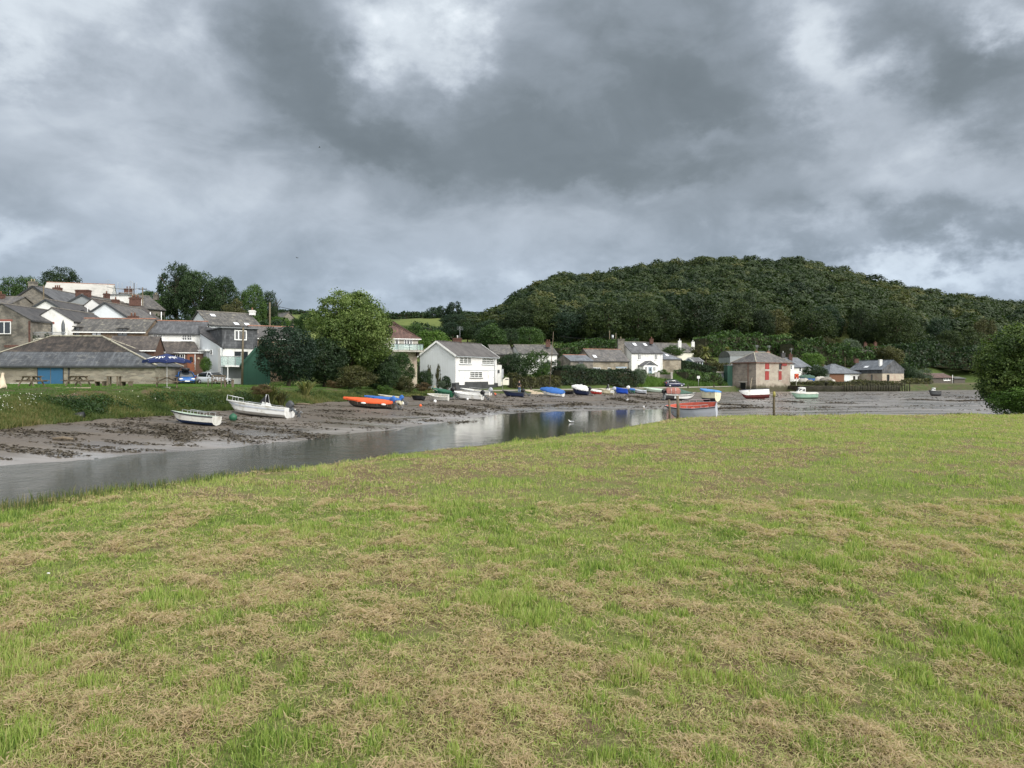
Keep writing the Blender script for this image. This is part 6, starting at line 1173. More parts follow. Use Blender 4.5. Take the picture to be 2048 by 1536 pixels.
# satellite dish, poles, wires
r = thing('satellite_dish', 'black satellite dish on the left eave of the white gable', 'dish', P3(165, 627, 105)); b = MB(); b.blob((0, -.1, 0), (.52, .1, .52), 1, 16, 8, (R(-20), 0, 0)); b.build('reflector', 'black_plastic', r); b = MB(); b.bar((0, .1, -.2), (-.1, .5, -.75), .06); b.bar((0, -.15, -.3), (0, -.6, .02), .03); b.build('bracket', 'dark_grey', r)
def pole(label, px, Y_, y1, zb=None, arm=0, r_=.12, mat_='wood_post', name='utility_pole', y0=None, lean=0, cat='pole', extras=False):
    o = G(px, Y_)
    if y0: o.z = ZP(y0, Y_)
    h_ = ZP(y1, Y_) - o.z; r = thing(name, label, cat, o, group='utility poles' if name == 'utility_pole' else None); b = MB(); b.tube([(0, 0, -.3), (lean * .5, 0, h_ * .5), (lean, 0, h_)], [r_, r_ * .88, r_ * .75], 8); b.build('post', mat_, r)
    if arm: b = MB(); b.box((lean, 0, h_ - .35), (arm, .1, .1)); [b.tube([(lean + x * arm * .45, 0, h_ - .3), (lean + x * arm * .45, 0, h_ - .12)], .045, 6) for x in (-1, 0, 1)]; b.build('crossarm', 'wood_dark', r)
    if extras: b = MB(); b.tube([(.32, -.1, h_ - 2.6), (.32, -.1, h_ - 1.5)], .38, 10); b.build('transformer', 'metal_grey', r)
    return r
pole('tall weathered telegraph pole standing before the slate-hung house', 484, 82, 655, r_=.13, lean=.15)
pole('telegraph pole with fittings at its top rising left of the big leafy tree', 540, 108, 605, r_=.15, y0=690)
pole('utility pole with a short crossarm among the village rooftops', 286, 138, 575, arm=1.4, y0=650, r_=.13); pole('thin dark pole beside the scaffolded chimney', 269, 138, 566, y0=640, r_=.09, mat_='wood_dark'); pole('stub pole against the stone gable on the skyline', 88, 118, 571, y0=640, r_=.12)
pole('left one of the two poles carrying the transformer behind the stone cottage', 1219, 185, 661, y0=735, r_=.13, extras=False); pole('right one of the two poles behind the stone cottage, the transformer bolted on it', 1231.5, 185, 666, y0=735, r_=.12)
r = thing('transformer', 'grey transformer slung between the two poles behind the stone cottage', 'transformer', P3(1225, 678, 185)); b = MB(); b.tube([(0, 0, -.1), (0, 0, .95)], .3, 10); b.build('tank', 'metal_grey', r); b = MB(); b.box((0, 0, -.15), (1.6, .12, .12)); b.build('bracket', 'wood_dark', r)
pole('slim pole by the slate roofed cottage behind the big shrub', 1690, 215, 714, y0=750, r_=.08); pole('thin white post near the wooden bungalow', 1905, 221, 750, y0=766, r_=.09, mat_='white_paint', name='post')
def wire(label, a, c, sag=.5, r_=.018):
    P_ = [lerp(a, c, k / 14) - Vector((0, 0, sag * 4 * (k / 14) * (1 - k / 14))) for k in range(15)]; b = MB(); b.tube([p - a for p in P_], r_, 4); m_ = b.build('overhead_wire', 'black_plastic'); m_.location = a; tag(m_, label, 'wire', 'overhead wires')
wire('wire from the telegraph pole to the right over the leafy tree', P3(540, 609, 108), P3(800, 640, 130), .7, .035); wire('wire running left from the village crossarm pole', P3(286, 576, 138), P3(214, 574, 118), .3, .03); wire('wire running right from the village crossarm pole to the trees', P3(286, 576, 138), P3(345, 588, 150), .4, .03); wire('wire dropping from the skyline to the stone gable pole', P3(88, 572, 118), P3(-60, 556, 110), .5, .03); wire('wire left of the transformer poles', P3(1219, 672, 185), P3(1120, 672, 190), .6, .03)
# scaffold round the far chimney
r = thing('scaffold', 'steel scaffolding poles round the red chimney on the skyline', 'scaffold', P3(252, 596, 143)); b = MB()
for x, h_ in ((-1.9, 2.4), (-1.1, 2.9), (.9, 2.2), (1.6, 3.0)):
    for y in (-.6, .9): b.tube([(x, y, -1), (x, y, h_)], .035, 5)
for z in (.9, 1.7): b.tube([(-2.2, -.6, z), (1.9, -.6, z)], .03, 5); b.tube([(-2.2, .9, z), (1.9, .9, z)], .03, 5)
b.build('tubes', 'steel', r); b = MB(); b.box((-.1, .1, .55), (4.2, 1.3, .08)); b.build('boards', 'wood_pale', r)
# ------------------------------------------------------------------ bankside posts, signs
o = G(1548, 32.3); r = thing('mooring_post', 'lichened mooring post on the field edge with the stone boathouse beyond', 'post', o, group='posts along the field edge'); h_ = ZP(783, 32.3) - o.z; b = MB(); b.tube([(0, 0, -.3), (0, 0, h_ * .8), (.0, 0, h_ * .82)], .05, 9); b.build('post', 'wood_post', r); b = MB(); b.tube([(0, 0, h_ * .80), (.01, 0, h_ * .9), (0, 0, h_)], [.06, .062, .045], 9); b.build('post_cap', 'lichen_wood', r)
for px, y1, Y_, lb in ((1339, 799, 29.6, 'shorter grey post in front of the red-decked launch'), (1356, 791, 29.9, 'taller brown post in front of the red-decked launch')):
    o = G(px, Y_); h_ = ZP(y1, Y_) - o.z; r = thing('mooring_post', lb, 'post', o, group='posts along the field edge'); b = MB(); w_ = .042 if px < 1350 else .06; b.tube([(0, 0, -.4), (.01, 0, h_ * .5), (-.02, 0, h_)], [w_, w_, w_ * .92], 9); b.build('post', 'wood_post', r)
for px, Y_, y1, lb in ((1376, 139, 770, 'dark short post on the road edge above the canopy cruiser'), (1428, 150, 770, 'dark short post on the road edge above the cream launch'), (895, 105, 776, 'dark short bollard left of the white boathouse plinth'), (909, 104, 774, 'taller dark bollard at the corner of the white boathouse'), (869, 103, 772, 'pale short stake in the garden left of the white boathouse'), (1062, 118, 778, 'dark stump at the top of the sandy slipway')):
    o = G(px, Y_); h_ = max(ZP(y1, Y_) - o.z, .5); b = MB(); b.tube([(0, 0, -.2), (0, 0, h_)], .11, 8); b.tube([(0, 0, h_), (0, 0, h_ + .05)], [.13, .08], 8); m_ = b.build('bollard', 'wood_pale' if px == 869 else 'wood_dark'); m_.location = o; tag(m_, lb, 'post', 'road edge posts')
def sign(label, px, Y_, y0, y1, w, mat_='white_paint', y2=None, name='road_sign', pm='metal_grey'):
    o = G(px, Y_); zt_ = ZP(y0, Y_) - o.z; zb_ = ZP(y1, Y_) - o.z; r = thing(name, label, 'sign', o); b = MB(); b.tube([(0, .04, -.1), (0, .04, zt_)], .04, 7); b.build('post', pm, r); b = MB(); b.box((0, 0, (zt_ + zb_) / 2), (w, .03, zt_ - zb_)); pn = b.build('panel', mat_, r); return r, pn, zt_, zb_
r, pn, zt_, zb_ = sign('small white notice on a post by the grass verge right of the navy car', 1397, 152, 752, 757, .55); b = MB(); [b.box((0, -.02, zt_ - .12 - k * .1), (.36, .006, .03)) for k in range(3)]; b.build('lettering', 'dark_grey', pn)
r, pn, zt_, zb_ = sign('narrow blue-grey sign post at the right corner of the white boathouse', 1005, 116, 738, 755, .32, 'metal_grey')
r = thing('lifebuoy_station', 'orange lifebuoy on a post on the quay right of the stone boathouse', 'lifebuoy', G(1593, 168)); zb_ = ZP(752, 168) - r.location.z; b = MB(); b.tube([(0, .1, -.2), (0, .1, zb_ + .5)], .07, 7); b.build('post', 'dirty_white', r); b = MB(); b.box((0, .02, zb_ - .1), (.95, .05, 1.2)); b.build('backboard', 'red_paint', r)
b = MB(); b.smooth = True; rs = [[Vector(((.30 + .09 * math.cos(v_)) * math.cos(u_), -.06 + .09 * math.sin(v_), zb_ + (.30 + .09 * math.cos(v_)) * math.sin(u_))) for v_ in [2 * math.pi * j / 8 for j in range(8)]] for u_ in [2 * math.pi * i / 20 for i in range(21)]]; b.rings(rs, cap=False); b.build('ring', 'orange', r); b = MB(); b.box((0, -.03, zb_ - .45), (.3, .03, .25)); b.build('notice', 'white_paint', r)
# white gate panel and cabinet right of the white boathouse
r = thing('white_gate', 'white shaped gate panel beside the right end of the white boathouse', 'gate', G(1009, 121)); o = r.location; pz = lambda px, py: P3(px, py, 121) - o
b = MB(); b.prism([pz(1002, 770), pz(1018, 770), pz(1018, 755.5), pz(1011, 755), pz(1006, 759), pz(1002, 766)], (0, .12, 0)); b.build('panel', 'cream_render', r); b = MB(); b.prism([pz(1010.5, 759.5), pz(1017, 759.5), pz(1017, 757.8), pz(1010.5, 757.8)], (0, -.03, 0)); b.build('plate', 'dark_frame', r)
# garden wall with gate before the white cottage
r = thing('garden_wall', 'rough stone garden wall with a white gate below the white cottage', 'wall', G(1300, 156)); o = r.location; b = MB()
for x0, x1 in ((1284, 1311), (1317.5, 1342)): a, c = P3(x0, 0, 156), P3(x1, 0, 156); b.box(((a.x + c.x) / 2 - o.x, 0, ZP(753.5, 156) - o.z), (c.x - a.x, .5, ZP(749, 156) - ZP(758, 156)))
b.build('stonework', 'stone_grey', r); b = MB(); b.box((P3(1314.2, 0, 156).x - o.x, -.05, ZP(751.5, 156) - o.z), (.62, .08, ZP(747, 156) - ZP(756.5, 156))); b.build('gate', 'white_paint', r)
for x in (1311.5, 1317, 1343): b = MB(); b.box((P3(x, 0, 156).x - o.x, 0, ZP(751, 156) - o.z), (.4, .56, ZP(744, 156) - ZP(757.5, 156))); b.build('gatepost', 'concrete', r)
# quay wall from the boathouse to the right
qp = [(1577, 168.6), (1600, 164.6), (1650, 163.6), (1700, 163.6), (1750, 165), (1800, 167)]; r = thing('quay_wall', 'dark weedy quay wall running right from the stone boathouse', 'quay wall', G(1577, 168)); o = r.location; b = MB()
for (a, ya), (c, yc_) in zip(qp[:-1], qp[1:]): p, q = P3(a, 0, ya), P3(c, 0, yc_); p.z = q.z = 0; z0_, z1_ = -3.6, ZP(771.5, 165); nn_ = Vector((0, 2.6, 0)); b.hexa([p - o + U3 * z0_, q - o + U3 * z0_, q + nn_ - o + U3 * z0_, p + nn_ - o + U3 * z0_, p + Vector((0, .35, 0)) - o + U3 * z1_, q + Vector((0, .35, 0)) - o + U3 * z1_, q + nn_ - o + U3 * z1_, p + nn_ - o + U3 * z1_])
b.build('stonework', 'stone_quay', r); b = MB(); rg = random.Random(9)
# pilings along its far half
for k in range(26):
    px = 1690 + k * 5.2 + rg.uniform(-1, 1); yy = np.interp(px, [a for a, _ in qp], [c for _, c in qp]) - .25; q = P3(px, 0, yy) - o; b.tube([(q.x, q.y, -3.3 - o.z), (q.x, q.y, ZP(770 - rg.uniform(-1.5, 4.5), 165) - o.z)], .14, 6)
b.build('piles', 'weed_dark', r)
for k, (px, Y_, s_, lb) in enumerate(((1608, 172, 1.3, 'grey boulder nearest the lifebuoy on the quay'), (1620, 171, .9, 'low reddish boulder on the quay'), (1640, 172, 1.6, 'large pale boulder on the quay left of the big shrub'), (1652, 171, 1.5, 'pale boulder at the foot of the brown boarded wing'), (1662, 172, 1.0, 'small boulder right of the pale ones on the quay'))):
    b = MB(); rg = random.Random(k); b.smooth = True; b.blob((0, 0, s_ * .3), (s_, s_ * .7, s_ * .62), .8, 12, 8); [setattr(v, 'z', v.z * rg.uniform(.85, 1.15)) for v in b.v]; m_ = b.build('boulder', 'stone_grey' if k % 2 else 'concrete'); m_.location = G(px, Y_); tag(m_, lb, 'boulder', 'boulders on the quay')
# sandy slipway
r = MB(); P_ = [G(1041, 117), G(1070, 117), G(1098, 108.5), G(1092, 104), G(1050, 103), G(1036, 106)]; cen = sum(P_, Vector()) / 6; P_ = [p + U3 * .07 for p in P_]; r.poly(P_)
N_ = 14; vs = []; fs = []
r = MB()
for i in range(N_ + 1):
    for j in range(N_ + 1):
        u, v_ = i / N_, j / N_; yy = 103.5 + v_ * 15.5; px = lerp(1052 + (1 - v_) * 12 - 16 * v_, 1096 - 38 * v_, u) + (fbm(np.array([u * 4.0]), np.array([v_ * 4.0]), 61)[0] - .5) * 10; p = G(px, yy); p.z += .035 - (.12 if i in (0, N_) or j in (0, N_) else 0); vs.append(p)
for i in range(N_):
    for j in range(N_): fs.append((i * (N_ + 1) + j, (i + 1) * (N_ + 1) + j, (i + 1) * (N_ + 1) + j + 1, i * (N_ + 1) + j + 1))
r.smooth = True; r.add(vs, fs); o = r.build('slipway_path', 'sand'); o['kind'] = 'structure'
b = MB(); b.tube([(-.32, 0, .12), (.32, .1, .22)], [.22, .24], 10); m_ = b.build('old_bucket', 'black_plastic'); m_.location = G(154, onmud(154, 840)); tag(m_, 'black bucket lying on the grassy foot of the river bank', 'bucket')
o = G(78, 39); b = MB(); b.box((0, 0, .03), (.5, .08, .04), (0, 0, .1)); m_ = b.build('driftwood', 'wood_pale'); m_.location = G(79, onmud(79, 843)); tag(m_, 'pale stick of driftwood at the foot of the left bank', 'driftwood')
for lb, px, py, l_ in (('driftwood log at the bank foot right of the speedboat', 606, 812, 1.2), ('short log at the creek edge below the small tender', 125, 917, .9)):
    b = MB(); b.tube([(-l_ / 2, 0, .06), (0, .05, .1), (l_ / 2, .02, .05)], [.07, .08, .05], 7); m_ = b.build('driftwood', 'wood_old'); m_.location = G(px, onmud(px, py)); tag(m_, lb, 'driftwood')

# ------------------------------------------------------------------ living things
def skin(name, joints, edges, mat_, parent=None, sub=2):
    """one continuous body grown from a skeleton: joints (position, radius or (rx, ry))"""
    me = bpy.data.meshes.new(name); me.from_pydata([j[0] for j in joints], edges, []); o = bpy.data.objects.new(name, me); COL.objects.link(o)
    md = o.modifiers.new('skin', 'SKIN'); md.use_smooth_shade = True
    for i, j in enumerate(joints): rr = j[1] if isinstance(j[1], tuple) else (j[1], j[1]); me.skin_vertices[0].data[i].radius = rr
    me.skin_vertices[0].data[0].use_root = True; s_ = o.modifiers.new('sub', 'SUBSURF'); s_.levels = s_.render_levels = sub
    dg = bpy.context.evaluated_depsgraph_get(); nm = bpy.data.meshes.new_from_object(o.evaluated_get(dg)); bpy.data.objects.remove(o); nm.materials.clear()
    for p in nm.polygons: p.use_smooth = True
    return link_mesh(name, nm, parent, [mat_])
o = G(1038.5, 104.5); r = thing('person', 'person in a dark top and blue jeans standing by the slipway looking at the boats', 'person', o, (0, 0, R(60)))
J = [((0, 0, .95), (.10, .07)), ((0, 0, 1.15), (.10, .07)), ((0, 0, 1.38), (.12, .075)), ((0, 0, 1.50), .06), ((.01, 0, 1.56), .055), ((.02, 0, 1.66), (.085, .10)), ((.02, 0, 1.74), (.075, .09)),
     ((0, .09, .88), .09), ((.02, .10, .50), .062), ((-.01, .11, .09), .042), ((.12, .12, .04), .04), ((0, -.09, .88), .09), ((.05, -.10, .50), .062), ((.03, -.11, .09), .042), ((.15, -.12, .04), .04),
     ((0, .19, 1.42), .042), ((-.02, .26, 1.14), .038), ((.10, .20, .93), .034), ((.16, .16, .88), .035), ((0, -.19, 1.42), .042), ((-.03, -.26, 1.14), .038), ((.08, -.22, .93), .034), ((.14, -.19, .88), .035)]
E_ = [(0, 1), (1, 2), (2, 3), (3, 4), (4, 5), (5, 6), (0, 7), (7, 8), (8, 9), (9, 10), (0, 11), (11, 12), (12, 13), (13, 14), (2, 15), (15, 16), (16, 17), (17, 18), (2, 19), (19, 20), (20, 21), (21, 22)]
bd = skin('body', J, E_, 'skin', r); k = 1.012
skin('shirt', [((0, 0, 1.0), (.165, .125)), ((0, 0, 1.15), (.155, .115)), ((0, 0, 1.38), (.20, .14)), ((0, .20, 1.42), .075), ((-.02, .25, 1.20), .058), ((0, -.20, 1.42), .068), ((-.03, -.25, 1.20), .058), ((0, 0, 1.47), .08)], [(0, 1), (1, 2), (2, 3), (3, 4), (2, 5), (5, 6), (2, 7)], 'shirt_black', r)
skin('jeans', [((0, 0, .96), (.165, .125)), ((0, .09, .86), .105), ((.02, .10, .50), .078), ((-.01, .11, .10), .062), ((0, -.09, .86), .105), ((.05, -.10, .50), .078), ((.03, -.11, .10), .062)], [(0, 1), (1, 2), (2, 3), (0, 4), (4, 5), (5, 6)], 'jeans', r)
b = MB(); b.blob((.005, 0, 1.745), (.098, .088, .085), 1, 14, 10); b.build('hair', 'hair', r); b = MB(); b.blob((.118, 0, 1.68), (.016, .012, .02), 1, 8, 6); [b.blob((.035, s_ * .088, 1.68), (.02, .01, .028), 1, 8, 6) for s_ in (-1, 1)]; b.build('face', 'skin', r)
for s_ in (-1, 1):
    b = MB(); b.blob((.10, .115 * s_, .045), (.13, .05, .045), .8, 12, 6); b.build('shoe', 'shirt_black', r)
    b = MB(); hx = .13; [b.tube([(hx + .01, s_ * .18 + q * .016, .87), (hx + .035, s_ * .17 + q * .016, .83), (hx + .03, s_ * .16 + q * .014, .795 + abs(q) * .006)], [.009, .009, .007], 6) for q in (-1.5, -.5, .5, 1.5)]; b.tube([(hx - .02, s_ * .15, .88), (hx + .015, s_ * .13, .85)], [.01, .008], 6); b.build('fingers', 'skin', r)
# the pale dog sitting at the left edge
o = G(4, 46.8); r = thing('dog', 'cream labrador sitting on the lawn at the left edge, facing away', 'dog', o, (0, 0, R(115)))
k = 1.0; J = [((-.12, 0, .20), (.17, .19)), ((.0, 0, .34), (.15, .16)), ((.10, 0, .50), (.135, .14)), ((.14, 0, .64), (.09, .09)), ((.17, 0, .76), (.07, .07)), ((.22, 0, .84), (.085, .09)), ((.31, 0, .81), (.045, .045)), ((.38, 0, .795), (.032, .032)),
     ((.17, .09, .40), .06), ((.19, .09, .22), .038), ((.19, .09, .05), .032), ((.25, .09, .03), .033), ((.17, -.09, .40), .06), ((.19, -.09, .22), .038), ((.19, -.09, .05), .032), ((.25, -.09, .03), .033),
     ((-.08, .15, .18), .10), ((.08, .17, .16), .06), ((-.04, .18, .05), .035), ((.10, .18, .035), .032), ((-.08, -.15, .18), .10), ((.08, -.17, .16), .06), ((-.04, -.18, .05), .035), ((.10, -.18, .035), .032), ((-.30, .02, .08), .035), ((-.50, .08, .04), .022)]
skin('body', J, [(0, 1), (1, 2), (2, 3), (3, 4), (4, 5), (5, 6), (6, 7), (2, 8), (8, 9), (9, 10), (10, 11), (2, 12), (12, 13), (13, 14), (14, 15), (0, 16), (16, 17), (17, 18), (18, 19), (0, 20), (20, 21), (21, 22), (22, 23), (0, 24), (24, 25)], 'dog_coat', r)
for s_ in (-1, 1): b = MB(); b.blob((.20, s_ * .085, .83), (.035, .015, .065), 1, 8, 6); b.build('ear', 'wood_pale', r)
b = MB(); b.blob((.415, 0, .80), (.014, .018, .013), 1, 8, 6); b.build('nose', 'black_plastic', r)
r.scale = (1.15,) * 3
def gull(label, o, head, s_=1.0, fly=False):
    r = thing('gull', label, 'bird', o, (0, 0, R(head)), 'gulls by the creek'); r.scale = (s_,) * 3
    skin('body', [((0, 0, .13), .062), ((-.10, 0, .125), .045), ((-.22, 0, .125), .014), ((.08, 0, .16), .045), ((.13, 0, .22), .028), ((.16, 0, .265), .034), ((.19, 0, .263), .016)], [(0, 1), (1, 2), (0, 3), (3, 4), (4, 5), (5, 6)], 'gull_white', r)
    b = MB(); b.blob((.215, 0, .26), (.03, .008, .008), 1, 8, 6); b.build('beak', 'beak', r)
    for q in (-1, 1): b = MB(); b.blob((-.08, q * .05, .15), (.15, .016, .045), 1, 10, 6, (0, R(8), 0)); b.build('wing', 'gull_grey', r); b = MB(); b.tube([(.0, q * .025, .09), (.01, q * .025, 0)], .006, 5); b.tube([(.01, q * .025, .004), (.05, q * .03, .004)], .008, 4); b.build('leg', 'beak', r)
q = P3(1142, 845, 54.5); q.z = -3.27; gull('white gull sitting on the water left of the red-decked launch', q, 185, 1.0); gull('white gull standing on the mud edge above the water', G(1288, onmud(1288, 818)), 80, 1.2)
for px_, py_, a_, lb in ((640, 296, 25, 'dark bird gliding against the clouds high on the left'), (595, 516, -15, 'tiny dark bird flying low over the village trees')):
    r = thing('flying_bird', lb, 'bird', P3(px_, py_, 160), (0, 0, R(a_)), 'birds in the sky'); b = MB(); b.blob((0, 0, 0), (.22, .05, .05), 1, 10, 6); b.build('body', 'dark_grey', r)
    for q in (-1, 1): b = MB(); b.slab([(.08, 0, .03), (-.08, 0, .03), (-.10, q * .32, .12), (-.02, q * .62, .06), (.05, q * .3, .13)][::q], .012); b.build('wing', 'dark_grey', r)
gull('gull standing on mud between the beached boats and the creek', G(1255, onmud(1255, 803)), 60, 1.2)

# ------------------------------------------------------------------ trees and shrubs, each where it stands
T = tree
T('broad_tree', 'big rounded yellow-green leafy tree, the tallest by the creek bank', 'tree', 702, 88, 176, 573, 752, 'leaf_big', 'big')
T('willow_tree', 'very dark spreading willow left of the big leafy tree', 'tree', 577, 79, 130, 645, 772, 'leaf_blue', 'dense'); T('dark_tree', 'dark shaded tree filling the gap under the big leafy tree', 'tree', 648, 84, 110, 668, 776, 'leaf_dark', 'dense')
T('dark_tree', 'dark low tree at the right foot of the big leafy tree', 'tree', 752, 92, 90, 690, 780, 'leaf_dark', 'dense')
T('bramble_bush', 'olive bramble bush above the stern of the orange covered boat', 'bush', 712, 82, 84, 728, 784, 'leaf_olive', 'mid', trunk=False)
T('bramble_bush', 'rounded yellow-green bush against the stone pillar', 'bush', 800, 97, 62, 703, 782, 'leaf_mid', 'dense', trunk=False); T('bramble_bush', 'dark green bush between big leafy tree and stone pillar bush', 'bush', 768, 90, 62, 722, 788, 'leaf_dark', 'mid', trunk=False)
T('bramble_bush', 'ragged pale bush with bindweed just above the black boat hull', 'bush', 806, 92, 50, 752, 794, 'leaf_olive', 'open', trunk=False); T('rust_shrub', 'rusty brown shrub on the lawn edge left of the bramble bush', 'bush', 672, 82, 46, 758, 782, 'leaf_rust', 'open', trunk=False)
T('bramble_bush', 'small bright green bush between lawn edge and blue covered dinghy', 'bush', 768, 84, 34, 768, 792, 'leaf_bright', 'open', trunk=False); T('dry_grass_clump', 'straw-coloured clump of dry reeds right of the stone pillar bush', 'bush', 846, 99, 34, 764, 792, 'leaf_rust', 'open', trunk=False)
for px, d, w, a, b, k, m_, lb in ((352, 152, 72, 526, 640, 'open', 'leaf_dark', 'ragged dark tree leaning out left of the skyline group'), (400, 150, 96, 540, 655, 'dense', 'leaf_dark', 'widest dark green tree of the skyline group above the white cottages'), (446, 148, 74, 552, 650, 'dense', 'leaf_dark', 'rounded dark tree at the right end of the skyline group'), (372, 156, 60, 532, 610, 'mid', 'leaf_dark', 'dark tree at the back of the skyline group'),
                            (507, 142, 58, 567, 660, 'dense', 'leaf_mid', 'olive-green roadside tree left of the fitted telegraph pole'), (540, 146, 36, 578, 660, 'mid', 'leaf_dark', 'narrow dark tree just behind the fitted telegraph pole'), (470, 138, 60, 600, 660, 'mid', 'leaf_olive', 'low olive tree behind the three-window slate roof'),
                            (18, 172, 70, 556, 622, 'mid', 'leaf_mid', 'bushy green tree at the far left edge of the skyline'), (56, 176, 60, 550, 616, 'mid', 'leaf_mid', 'bushy green tree behind the stone gable chimney'), (122, 190, 74, 532, 600, 'open', 'leaf_dark', 'airy dark tree above the long pale building'), (330, 170, 50, 585, 640, 'mid', 'leaf_mid', 'green tree behind the right end of the village roofs'), (300, 176, 56, 580, 625, 'mid', 'leaf_mid', 'low green tree behind the village crossarm pole')):
    T('village_tree', lb, 'tree', px, d, w, a, b, m_, k, 'trees above the village', zbase=ZP(b + 12, d))
for px, d, w, a, b, m_, lb in ((560, 135, 50, 632, 672, 'leaf_bright', 'bright green bush behind the dark willow'), (590, 150, 46, 636, 668, 'leaf_mid', 'mid green bush below the far cottage roof'), (616, 130, 40, 622, 668, 'leaf_mid', 'shrubby tree left edge of the big leafy tree')):
    T('garden_bush', lb, 'bush', px, d, w, a, b, m_, 'mid', trunk=False, zbase=ZP(b, d))
for px, d, w, a, b, k, m_, lb in ((866, 400, 36, 614, 646, 'far', 'leaf_blue', 'lower dark tree at the left of the hilltop clump'), (886, 402, 36, 608, 648, 'far', 'leaf_blue', 'middle dark tree of the hilltop clump'), (908, 398, 34, 602, 646, 'far', 'leaf_blue', 'tallest dark round tree at the right of the hilltop clump'), (856, 402, 20, 624, 646, 'far', 'leaf_blue', 'small dark tree at the left tip of the hilltop clump')):
    T('hilltop_tree', lb, 'tree', px, d, w, a, b, m_, k, 'hilltop clump of trees', zbase=ZP(b + 4, d))
for px, d, w, a, b, k, m_, lb in ((828, 190, 58, 645, 698, 'mid', 'leaf_mid', 'mid green tree just behind the brown balcony house roof'), (866, 185, 66, 658, 706, 'mid', 'leaf_bright', 'bright green spreading bush above the white boathouse gable'), (905, 262, 50, 643, 676, 'mid', 'leaf_blue', 'bluish hedge tree on the slope above the boathouse chimney'), (935, 265, 50, 645, 682, 'mid', 'leaf_dark', 'dark hedge tree on the slope right of the bluish one'),
                            (985, 175, 62, 645, 704, 'tall', 'leaf_mid', 'tall feathery yellow-green tree between the boathouse and lichened roofs'), (962, 200, 40, 656, 694, 'mid', 'leaf_dark', 'dark tree tucked left of the feathery one'), (1022, 190, 40, 654, 700, 'mid', 'leaf_dark', 'dark tree right of the feathery one'), (1060, 200, 60, 652, 700, 'mid', 'leaf_mid', 'mid green tree directly above the lichened slate roof'),
                            (1120, 184, 36, 690, 716, 'mid', 'leaf_bright', 'low bright tree right of the lichened roof'), (1143, 180, 40, 684, 716, 'mid', 'leaf_bright', 'bright yellow-green tree behind the small stone barn'), (1180, 205, 50, 680, 712, 'mid', 'leaf_mid', 'green tree above the stone cottage ridge'), (1345, 186, 50, 690, 716, 'mid', 'leaf_mid', 'garden tree in front of the whitewashed chimneys'), (1398, 188, 36, 688, 720, 'open', 'leaf_olive', 'yellowish tree right of the whitewashed chimneys'),
                            (1470, 205, 40, 700, 730, 'mid', 'leaf_mid', 'green tree behind the stone boathouse roof'), (1625, 196, 50, 704, 738, 'mid', 'leaf_bright', 'light green round tree right of the tall chimney'), (1690, 230, 60, 704, 738, 'mid', 'leaf_mid', 'green tree behind the pyramid slate roof'), (1775, 226, 60, 690, 740, 'tall', 'leaf_olive', 'yellowish tree rising behind the converted barn'), (1810, 216, 50, 728, 766, 'mid', 'leaf_dark', 'dark tree right of the converted barn gable'), (1838, 222, 56, 736, 768, 'mid', 'leaf_grey', 'greyish willow on the bank right of the converted barn'), (1862, 268, 60, 720, 752, 'mid', 'leaf_mid', 'mid green tree behind the wooden bungalow'), (1925, 272, 60, 716, 758, 'mid', 'leaf_dark', 'dark tree behind the black shed'), (1965, 262, 60, 722, 764, 'mid', 'leaf_dark', 'dark tree right of the black shed'),
                            (1650, 260, 44, 672, 716, 'tall', 'leaf_olive', 'olive tree standing before the pale hillside gable'), (1700, 262, 46, 676, 716, 'mid', 'leaf_grey', 'greyish tree left of the brown hillside house'), (1600, 245, 44, 690, 722, 'mid', 'leaf_mid', 'green tree above the white house behind the boathouse'), (1740, 238, 60, 708, 738, 'mid', 'leaf_mid', 'bushy tree below the brown hillside house'), (1425, 235, 50, 690, 716, 'mid', 'leaf_mid', 'tree behind the summerhouse')):
    T('garden_tree', lb, 'tree', px, d, w, a, b, m_, k, 'trees among the creekside houses', zbase=min(ZP(b + 3, d), max(ht((px - CX) / F * d, d), ZP(b + 6, d))))
T('round_shrub', 'large round dark shrub right of the white boathouse', 'bush', 1027, 128, 60, 702, 766, 'leaf_dark', 'dense', trunk=False); T('round_shrub', 'bright leafy shrub in front of the lichened house', 'bush', 1072, 130, 62, 698, 772, 'leaf_mid', 'mid', trunk=False); T('round_shrub', 'dark shrub between the bright shrub and the small stone barn', 'bush', 1102, 134, 50, 718, 768, 'leaf_dark', 'mid', trunk=False); T('round_shrub', 'low dark shrub by the stone barn corner', 'bush', 1128, 139, 42, 742, 770, 'leaf_dark', 'mid', trunk=False)
T('round_shrub', 'grey-green shrub in front of the small stone barn wall', 'bush', 1162, 143, 34, 726, 754, 'leaf_grey', 'mid', trunk=False, zbase=ZP(756, 143)); T('willow_bush', 'tall grey-green willow bush left of the white cottage garden wall', 'bush', 1277, 147, 32, 736, 775, 'leaf_grey', 'tall', trunk=False)
T('round_shrub', 'small dark bush under the white cottage windows', 'bush', 1288, 157, 14, 738, 752, 'leaf_dark', 'mid', trunk=False, zbase=ZP(753, 157)); T('hydrangea', 'pale flowering hydrangea right of the slate porch', 'bush', 1327, 158, 24, 738, 753, 'leaf_bright', 'mid', trunk=False, zbase=ZP(754, 158))
